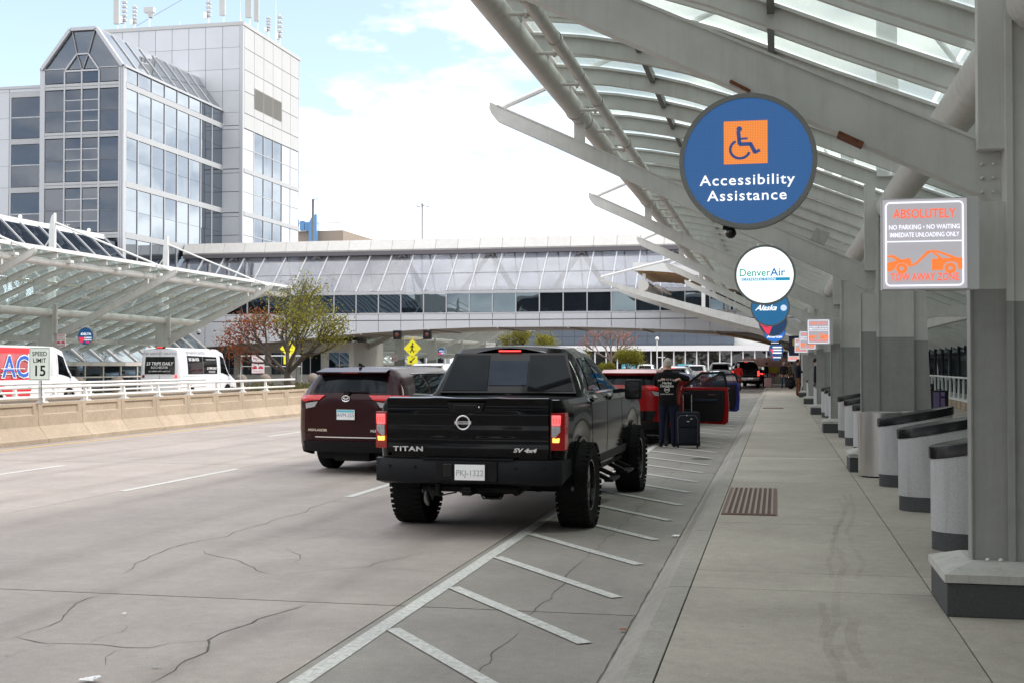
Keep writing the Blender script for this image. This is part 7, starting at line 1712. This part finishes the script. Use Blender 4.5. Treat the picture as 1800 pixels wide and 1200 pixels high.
# plume grass planters at the end of the pavement
random.seed(12)
for k, (px, Y, w_, cols) in enumerate([(1333, 104, 1.6, 'pink'), (1362, 102, 1.5, 'yellow')]):
    p = onY(px, 655, Y); t = thing('flower_planter', ['planter of pink plume grass behind the far people', 'planter of yellow and magenta flowers behind the far people'][k], 'planter', (p.x, Y, .05))
    obj('pot', MB().lathe([(.75, 0), (1.0, .9), (1.05, .95), (.9, .95), (.85, .85)], (0, 0, 0), 20), M_CAP, t)
    for nm, c, zz_, n_, hgt in (('plumes', (.42, .26, .24), 1.1, 240, 1.1), ('flowers', (.50, .42, .03) if k else (.25, .05, .12), 1.0, 260, .5), ('low_flowers', (.38, .05, .22), .8, 200, .2)):
        mb = MB()
        for q in range(n_):
            a, r_ = random.random()*6.28, random.random()**.5*w_*.62; x, y = r_*math.cos(a), r_*math.sin(a); h = hgt*random.uniform(.5, 1); dx = x*.4
            mb.add([(x-.02, y, zz_*.8), (x+.02, y, zz_*.8), (x+dx+.07, y*1.3, zz_+h), (x+dx-.05, y*1.3, zz_+h*1.04)], [(0, 1, 2, 3)])
        obj(nm, mb, mat('plant_'+nm+str(k), c, .9), t)['kind'] = 'stuff'
# ------------------------------------------------------------ people
SKIN = mat('skin', (.42, .24, .17), .55)
def skin_mesh(name, verts, edges, radii, mats, pick, sub=2, rootv=0):
    me = bpy.data.meshes.new(name+'_src'); me.from_pydata(verts, edges, []); o = bpy.data.objects.new(name+'_src', me); COL.objects.link(o)
    sm = o.modifiers.new('skin', 'SKIN'); sm.use_smooth_shade = True
    for i, v in enumerate(me.skin_vertices[0].data): v.radius = radii[i] if isinstance(radii[i], tuple) else (radii[i], radii[i]); v.use_root = (i == rootv)
    ss = o.modifiers.new('sub', 'SUBSURF'); ss.levels = sub; ss.render_levels = sub
    dg = bpy.context.evaluated_depsgraph_get(); dg.update(); ev = o.evaluated_get(dg); out = bpy.data.meshes.new_from_object(ev)
    bpy.data.objects.remove(o); bpy.data.meshes.remove(me); out.name = name
    out.materials.clear()
    for m in mats: out.materials.append(m)
    for p in out.polygons: p.material_index = pick(p.center); p.use_smooth = True
    return out
def person(label, loc, rz, H=1.72, top=(.02,.02,.022), trousers=(.02,.025,.04), pose=None, hair=(.03,.02,.015), hat=None, shoes=(.02,.02,.02), hood=False, coat_len=0, sleeves=None, walk=0, fine=False, bulk=1.0, lean=0):
    s = H/1.75; t = thing('person', label, 'person', loc, R(rz)); P = pose or {}
    k = walk
    J = dict(pelvis=(0, 0, .95), spine=(0, .01-lean*.3, 1.13), chest=(0, -lean*.6, 1.32), neckb=(0, .0-lean, 1.47), neck=(0, .01-lean*1.1, 1.53), head=(0, .02-lean*1.2, 1.60), crown=(0, .02-lean*1.3, 1.70))
    J.update(hipR=(.10, 0, .92), kneeR=(.11, .02+.16*k, .50), ankR=(.11, -.02-.02*k, .09), toeR=(.12, .16-.02*k, .035), hipL=(-.10, 0, .92), kneeL=(-.11, .02-.05*k, .50), ankL=(-.11, -.02-.38*k, .10+.06*k), toeL=(-.12, .16-.36*k, .035))
    J.update(shR=(.18, -lean*.9, 1.42), elR=(.24, -.02, 1.15), wrR=(.24, .10, .93), shL=(-.18, -lean*.9, 1.42), elL=(-.24, -.02, 1.15), wrL=(-.24, .10, .93))
    J.update(P)
    rad = dict(pelvis=(.15*bulk, .115*bulk), spine=(.145*bulk, .11*bulk), chest=(.165*bulk, .125*bulk), neckb=(.09, .075), neck=.055, head=(.078, .092), crown=(.062, .075), hipR=.095*bulk, kneeR=.064, ankR=.047, toeR=.04, hipL=.095*bulk, kneeL=.064, ankL=.047, toeL=.04, shR=.075*bulk, elR=.052*bulk, wrR=.036, shL=.075*bulk, elL=.052*bulk, wrL=.036)
    if hood: rad['neckb'] = (.12, .11); rad['neck'] = (.085, .09)
    names = list(J); idx = {n: i for i, n in enumerate(names)}
    E_ = [('pelvis','spine'),('spine','chest'),('chest','neckb'),('neckb','neck'),('neck','head'),('head','crown'),('pelvis','hipR'),('hipR','kneeR'),('kneeR','ankR'),('ankR','toeR'),('pelvis','hipL'),('hipL','kneeL'),('kneeL','ankL'),('ankL','toeL'),('chest','shR'),('shR','elR'),('elR','wrR'),('chest','shL'),('shL','elL'),('elL','wrL')]
    extra_v, extra_e, extra_r = [], [], []
    # hands: palm and five fingers
    def hand(sd):
        w_ = Vector(J['wr'+sd]); d = (w_-Vector(J['el'+sd])).normalized(); sd_ = d.cross(Vector((0, 0, 1)));
        if sd_.length < .1: sd_ = Vector((1, 0, 0))
        sd_.normalize(); dn = d.cross(sd_).normalized(); b = len(names)+len(extra_v)
        palm = w_+d*.07; extra_v.append(tuple(palm)); extra_e.append((idx['wr'+sd], b)); extra_r.append((.038, .022)); c = 1
        for f_, (o_, ln) in enumerate([(-.03, .065), (-.01, .078), (.011, .074), (.031, .056)]):
            a1 = palm+sd_*o_+d*.02; a2 = a1+d*ln*.55+dn*.01; a3 = a2+d*ln*.4+dn*.03
            for q, rr, pr in ((a1, .0105, b), (a2, .009, b+c), (a3, .0075, b+c+1)): extra_v.append(tuple(q)); extra_r.append(rr); extra_e.append((pr, len(names)+len(extra_v)-1))
            c += 3
        q = palm-d*.02+sd_*-.045; q2 = q+d*.04-sd_*.012; extra_v.extend([tuple(q), tuple(q2)]); extra_r.extend([.012, .010]); extra_e.extend([(b, len(names)+len(extra_v)-2), (len(names)+len(extra_v)-2, len(names)+len(extra_v)-1)])
    hand('R'); hand('L')
    V = [tuple(c*s for c in J[n]) for n in names]+[tuple(c*s for c in v) for v in extra_v]
    Rr = [rad[n] for n in names]+extra_r; Rr = [tuple(c*s for c in r) if isinstance(r, tuple) else r*s for r in Rr]
    EE = [(idx[a], idx[b]) for a, b in E_]+extra_e
    cm = lambda c, nm: mat('cloth_%s_%02d%02d%02d' % (nm, int(c[0]*99), int(c[1]*99), int(c[2]*99)), c, .9, var=.2, scale=12, spec=.1)
    mT, mB, mS = cm(top, 'top'), cm(trousers, 'legs'), cm(shoes, 'shoe')
    wr = [Vector(V[idx['wrR']]), Vector(V[idx['wrL']])]; hd = Vector(V[idx['head']]); nk = Vector(V[idx['neck']])
    el = [Vector(V[idx['elR']]), Vector(V[idx['elL']])]
    def pick(c):
        for w_, e_ in zip(wr, el):
            if (c-w_).dot((w_-e_).normalized()) > .0 and (c-w_).length < .22*s: return 3
        if c.z < .075*s: return 2
        if c.z > nk.z+(.03 if hood else -.02)*s and (c-hd).length < .2*s: return 3
        if c.z < (.90-coat_len)*s and abs(c.x) < .25*s and min((c-w_).length for w_ in wr) > .1: return 1
        return 0
    obj('body', skin_mesh('body', V, EE, Rr, [mT, mB, mS, SKIN], pick, 2), None, t)
    hx, hy, hz = J['crown']; c = Vector((hx*s, hy*s-.008, (hz-.045)*s))
    # head: a shaped skull with face is grown over the neck
    hm = MB()
    def headp(f, g):
        th, ph = f*2*math.pi, g*math.pi; x, y, z = math.sin(ph)*math.cos(th), math.sin(ph)*math.sin(th), math.cos(ph)
        w = .076-.018*max(0, -z)**1.2; r_ = Vector((x*w, y*.096, z*.118))
        if y > .3 and z < 0: r_.y -= .006
        if y > .8 and -.35 < z < .05: r_.y += .018*(1-abs(x)*4 if abs(x) < .25 else 0)
        if y > .6 and .0 < z < .22 and .25 < abs(x) < .6: r_.y -= .007
        return tuple(c+r_*s*1.02)
    hm.grid(headp, 28, 20)
    for e_ in (-1, 1): hm.sphere((c.x+e_*.077*s, c.y-.005, c.z-.01), .024*s, 8, 6, (.35, .8, 1.2))
    ho = obj('head', hm, SKIN, t, smooth=60)
    fc = MB()
    for e_ in (-1, 1): fc.sphere((c.x+e_*.03*s, c.y+.086*s, c.z+.012*s), .009*s, 8, 6)
    fc.box(c.x-.024*s, c.x+.024*s, c.y+.088*s, c.y+.093*s, c.z-.058*s, c.z-.05*s); obj('face_features', fc, M_INK, t)
    if hat:
        cp_ = MB().grid(lambda f, g: tuple(c+Vector((.082*math.sin(g*1.5)*math.cos(f*6.2832), .101*math.sin(g*1.5)*math.sin(f*6.2832), .012+.118*math.cos(g*1.5)))*s), 24, 10)
        cp_.grid(lambda f, g: tuple(c+Vector(((.091-.003*g)*math.cos(f*6.2832), (.110-.003*g)*math.sin(f*6.2832)-.004, -.022+.055*g))*s), 24, 2)
        cp_.grid(lambda f, g: tuple(c+Vector(((.083+.004*g)*math.cos(f*6.2832), (.102+.004*g)*math.sin(f*6.2832), .012-.0+.03*g))*s), 24, 1)
        obj('hat', cp_, cm(hat, 'hat'), t, smooth=60)
    else:
        hr = MB().grid(lambda f, g: tuple(c+Vector((.081*math.sin(g*1.9)*math.cos(f*6.2832), .100*math.sin(g*1.9)*math.sin(f*6.2832)-.008-.02*g, .012+.118*math.cos(g*1.9)))*s) if not (math.sin(f*6.2832) > .2 and g > .62) else tuple(c+Vector((.081*math.sin(1.18)*math.cos(f*6.2832), .100*math.sin(1.18)*math.sin(f*6.2832)-.018, .012+.118*math.cos(1.18)))*s), 24, 12)
        obj('hair', hr, cm(hair, 'hair'), t, smooth=60)
    return t, J, s
p1, J1, s1 = person('person in a black lettered hoodie and pale knit hat, seen from behind, embracing someone', (-2.19, 25.46, 0), 0, H=1.80, top=(.008, .008, .009), trousers=(.010, .013, .025), hat=(.33, .31, .27), hood=True, coat_len=.06, fine=True, bulk=1.18,
                    pose=dict(shR=(.21, 0, 1.43), elR=(.40, .12, 1.36), wrR=(.30, .36, 1.42), shL=(-.21, 0, 1.43), elL=(-.25, .16, 1.25), wrL=(-.10, .40, 1.28), hipL=(-.10, 0, .92), ankL=(-.13, -.01, .09), toeL=(-.15, .15, .035)))
pr = mat('hoodie_print', (.50, .48, .45), .8)
def backtext(s_, size, z, **kw):
    text(p1, s_, size, (-.0, -.158, z), pr, rot=(math.pi/2, 0, 0), name='hoodie_lettering', **kw)
for i, ch in enumerate('TWIN CITIES'):
    a = (i-5)*.035; text(p1, ch, .052, (a, -.160+a*a*.25, 1.395-a*a*.9), pr, rot=(math.pi/2, 0, 0), name='hoodie_lettering', bold=.001)
backtext('Harley', .072, 1.325, bold=.002); backtext('Davidson', .072, 1.265, bold=.002); backtext('BLAINE, MINNESOTA', .028, 1.10, bold=.0005)
obj('emblem', MB().lathe([(.055, 0), (.055, -.002), (.045, -.002), (.045, 0)], (0, -.158, 1.19), 24, 'y').box(-.05, .05, -.161, -.158, 1.18, 1.20), pr, p1)
p2, J2, s2 = person('person in a dusty red sleeved top facing the camera, mostly hidden in the embrace', (-2.14, 25.92, 0), 180, H=1.70, top=(.22, .045, .035), trousers=(.02, .02, .03), hair=(.10, .06, .035),
                    pose=dict(shR=(.19, 0, 1.42), elR=(.27, .22, 1.40), wrR=(.17, .50, 1.44), shL=(-.19, 0, 1.42), elL=(-.33, .22, 1.42), wrL=(-.20, .50, 1.44), head=(.10, .04, 1.585), crown=(.12, .05, 1.68)))
# distant people
def at(px, py, z=0): p = onZ(px, py, z); return (p.x, p.y, z)
person('man in black jacket and brown trousers looking at his phone by the columns', at(1403, 697, .13), -70, H=1.80, top=(.012, .013, .02), trousers=(.13, .06, .035), hair=(.04, .025, .02), pose=dict(elR=(.24, .05, 1.15), wrR=(.14, .28, 1.20), elL=(-.24, .05, 1.15), wrL=(-.10, .28, 1.20)))
ph_ = at(1403, 697, .13); t = thing('phone', 'small dark phone held by the man in brown trousers', 'phone', (ph_[0]+.34, ph_[1]+.10, .13+1.25)); obj('case', MB().box(-.04, .04, -.008, .008, -.01, .14), BLK, t, bevel=.004); obj('screen', MB().box(-.035, .035, .0085, .0095, 0, .13), M_BLACKGL, t)
person('person in a dark top and cream knit hat amid the far group', at(1378, 682.0, .13), 170, H=1.72, top=(.02, .02, .022), trousers=(.03, .04, .08), hat=(.5, .5, .52), walk=.3)
person('person in black behind the pink suitcase at the far kerb', at(1347, 679, .13), 60, H=1.68, top=(.012, .012, .014), trousers=(.02, .02, .025), hair=(.02, .015, .012), pose=dict(wrR=(.25, .12, .95)))
person('person with long brown hair and a tan coat in the far group', at(1386, 681, .13), -20, H=1.66, top=(.10, .07, .05), trousers=(.015, .015, .02), hair=(.16, .09, .05), coat_len=.2)
person('person striding across the pavement in brown trousers behind the far group', at(1368, 674, .13), 90, H=1.72, top=(.03, .02, .02), trousers=(.09, .05, .04), walk=.9)
person('person in a white shirt half hidden at the right of the far group', at(1392, 676, .13), 10, H=1.75, top=(.45, .45, .43), trousers=(.02, .02, .02))
person('person in a bright red coat and grey hat standing behind the far pickup', (onY(1298, 660, 80).x, 80, 0), 20, H=1.75, top=(.45, .02, .02), trousers=(.02, .02, .03), hat=(.35, .36, .42), coat_len=.25)
person('person in black mostly hidden behind the fourth column', (1.42, 47.5, .13), -90, H=1.78, top=(.012, .012, .014), trousers=(.015, .015, .02))
# ------------------------------------------------------------ luggage
def suitcase(label, loc, rz, w, d, h, m, handle=.0, pockets=True, tilt=0, shell=False):
    t = thing('suitcase', label, 'suitcase', loc, R(rz)); z0 = .055
    obj('shell', MB().box(-w/2, w/2, -d/2, d/2, z0, h), m, t, bevel=.045, smooth=50)
    if pockets and not shell:
        pm_ = mat('case_trim', (.012, .013, .017), .6)
        obj('front_pocket', MB().box(-w/2+.05, w/2-.06, -d/2-.035, -d/2-.001, z0+.05, z0+(h-z0)*.52), m, t, bevel=.02, smooth=50); obj('upper_pocket', MB().box(-w/2+.06, w/2-.06, -d/2-.025, -d/2-.001, z0+(h-z0)*.56, h-.08), m, t, bevel=.015, smooth=50)
        zp = MB().path([(-w/2+.05, -d/2-.038, z0+.06), (-w/2+.04, -d/2-.03, h-.14), (-w/2+.10, -d/2-.028, h-.07), (w/2-.10, -d/2-.028, h-.07), (w/2-.045, -d/2-.03, h-.14), (w/2-.05, -d/2-.038, z0+.06)], .005, 6); obj('zip', zp, mat('zip_grey', (.08, .085, .10), .4), t)
        obj('zip_pulls', MB().box(-.03, -.01, -d/2-.045, -d/2-.036, h-.08, h-.055).box(.05, .085, -d/2-.045, -d/2-.036, h-.15, h-.13).box(-.02, .03, -d/2-.045, -d/2-.026, h-.20, h-.18), M_SATIN, t)
        obj('corner_guard', MB().box(-w/2-.005, -w/2+.05, -d/2-.005, d/2+.005, z0-.01, z0+.09).box(w/2-.05, w/2+.005, -d/2-.005, d/2+.005, z0-.01, z0+.09), BLK, t, bevel=.01)
    if shell: 
        for k in range(5): obj('rib', MB().box(-w/2+.03+k*(w-.06)/5, -w/2+.03+(k+.6)*(w-.06)/5, -d/2-.008, -d/2+.002, z0+.06, h-.06), m, t)
    obj('top_handle', MB().path([(-.07, 0, h), (-.06, 0, h+.035), (.06, 0, h+.035), (.07, 0, h)], .011, 8), BLK, t)
    if handle:
        hm_ = MB()
        for s_ in (-1, 1): hm_.tube((s_*.085, d/2-.03, h-.02), (s_*.085, d/2-.03, h+handle), .009, n=8)
        hd_ = obj('pull_handle', hm_, M_SATIN, t); obj('grip', MB().box(-.11, .11, d/2-.045, d/2-.015, h+handle-.01, h+handle+.025), BLK, hd_, bevel=.008)
    for sx2 in (-1, 1):
        for sy2 in (-1, 1): obj('wheel', MB().lathe([(.001, -.012), (.028, -.012), (.03, 0), (.028, .012), (.001, .012)], (sx2*(w/2-.05), sy2*(d/2-.05), .030), 14, 'x').box(sx2*(w/2-.05)-.02, sx2*(w/2-.05)+.02, sy2*(d/2-.05)-.018, sy2*(d/2-.05)+.018, .04, .062), M_RUBBER, t)
    return t
NAVYC = mat('case_charcoal', (.010, .012, .018), .8, spec=.15, var=.2, scale=60, bump=.2, bscale=300)
suitcase('large charcoal soft suitcase with its handle raised, standing beside the embracing pair', (-1.79, 25.5, 0), 6, .49, .30, .74, NAVYC, handle=.36)
suitcase('pink hard shell suitcase standing at the far kerb', (onZ(1350, 680, .13).x, onZ(1350, 680, .13).y-1.2, .13), 10, .45, .28, .66, mat('case_pink', (.42, .24, .24), .4), handle=.3, shell=True)
q = onZ(1652, 725, .13)
lil = mat('case_lilac', (.20, .15, .32), .4)
t = suitcase('black suitcase with two lilac panels behind the bollards on the right', (q.x, q.y, .13), 12, .50, .28, .74, mat('case_black', (.008, .008, .009), .6), pockets=False)
obj('lilac_panel', MB().box(-.25, -.06, -.155, -.139, .10, .68), lil, t, bevel=.01); obj('lilac_panel', MB().box(-.02, .12, -.155, -.139, .10, .68), lil, t, bevel=.01); obj('strap', MB().box(-.01, .11, -.162, -.156, .5, .54).box(-.01, .11, -.162, -.156, .16, .20), BLK, t)
suitcase('tall black suitcase standing left of the lilac panelled one', (q.x-.36, q.y+.2, .13), 4, .40, .30, .95, mat('case_black'))
q = onZ(1428, 697, .13)
def backpack(label, loc, s, m):
    t = thing('backpack', label, 'bag', loc); mb = MB().sphere((0, 0, .30*s), .3*s, 18, 12, (.75, .6, 1.0)); obj('sack', mb, m, t, smooth=60); obj('pocket', MB().sphere((0, -.14*s, .2*s), .16*s, 14, 8, (.9, .6, .8)), m, t, smooth=60); obj('strap', MB().path([(-.12*s, .1, .5*s), (-.16*s, .2, .3*s), (-.12*s, .16, .08*s)], .015, 6), BLK, t); return t
backpack('black backpack on the ground behind the man with the phone', (q.x-.25, q.y+.4, .13), 1.1, BLK)
backpack('dark duffel lying by the feet of the man with the phone', (q.x-.05, q.y-.2, .13), .6, mat('olive_bag', (.03, .03, .02), .8))
backpack('dark bag on the pavement beside the person in the knit hat', (onZ(1390, 683, .13).x, onZ(1390, 683, .13).y, .13), 1.3, BLK)
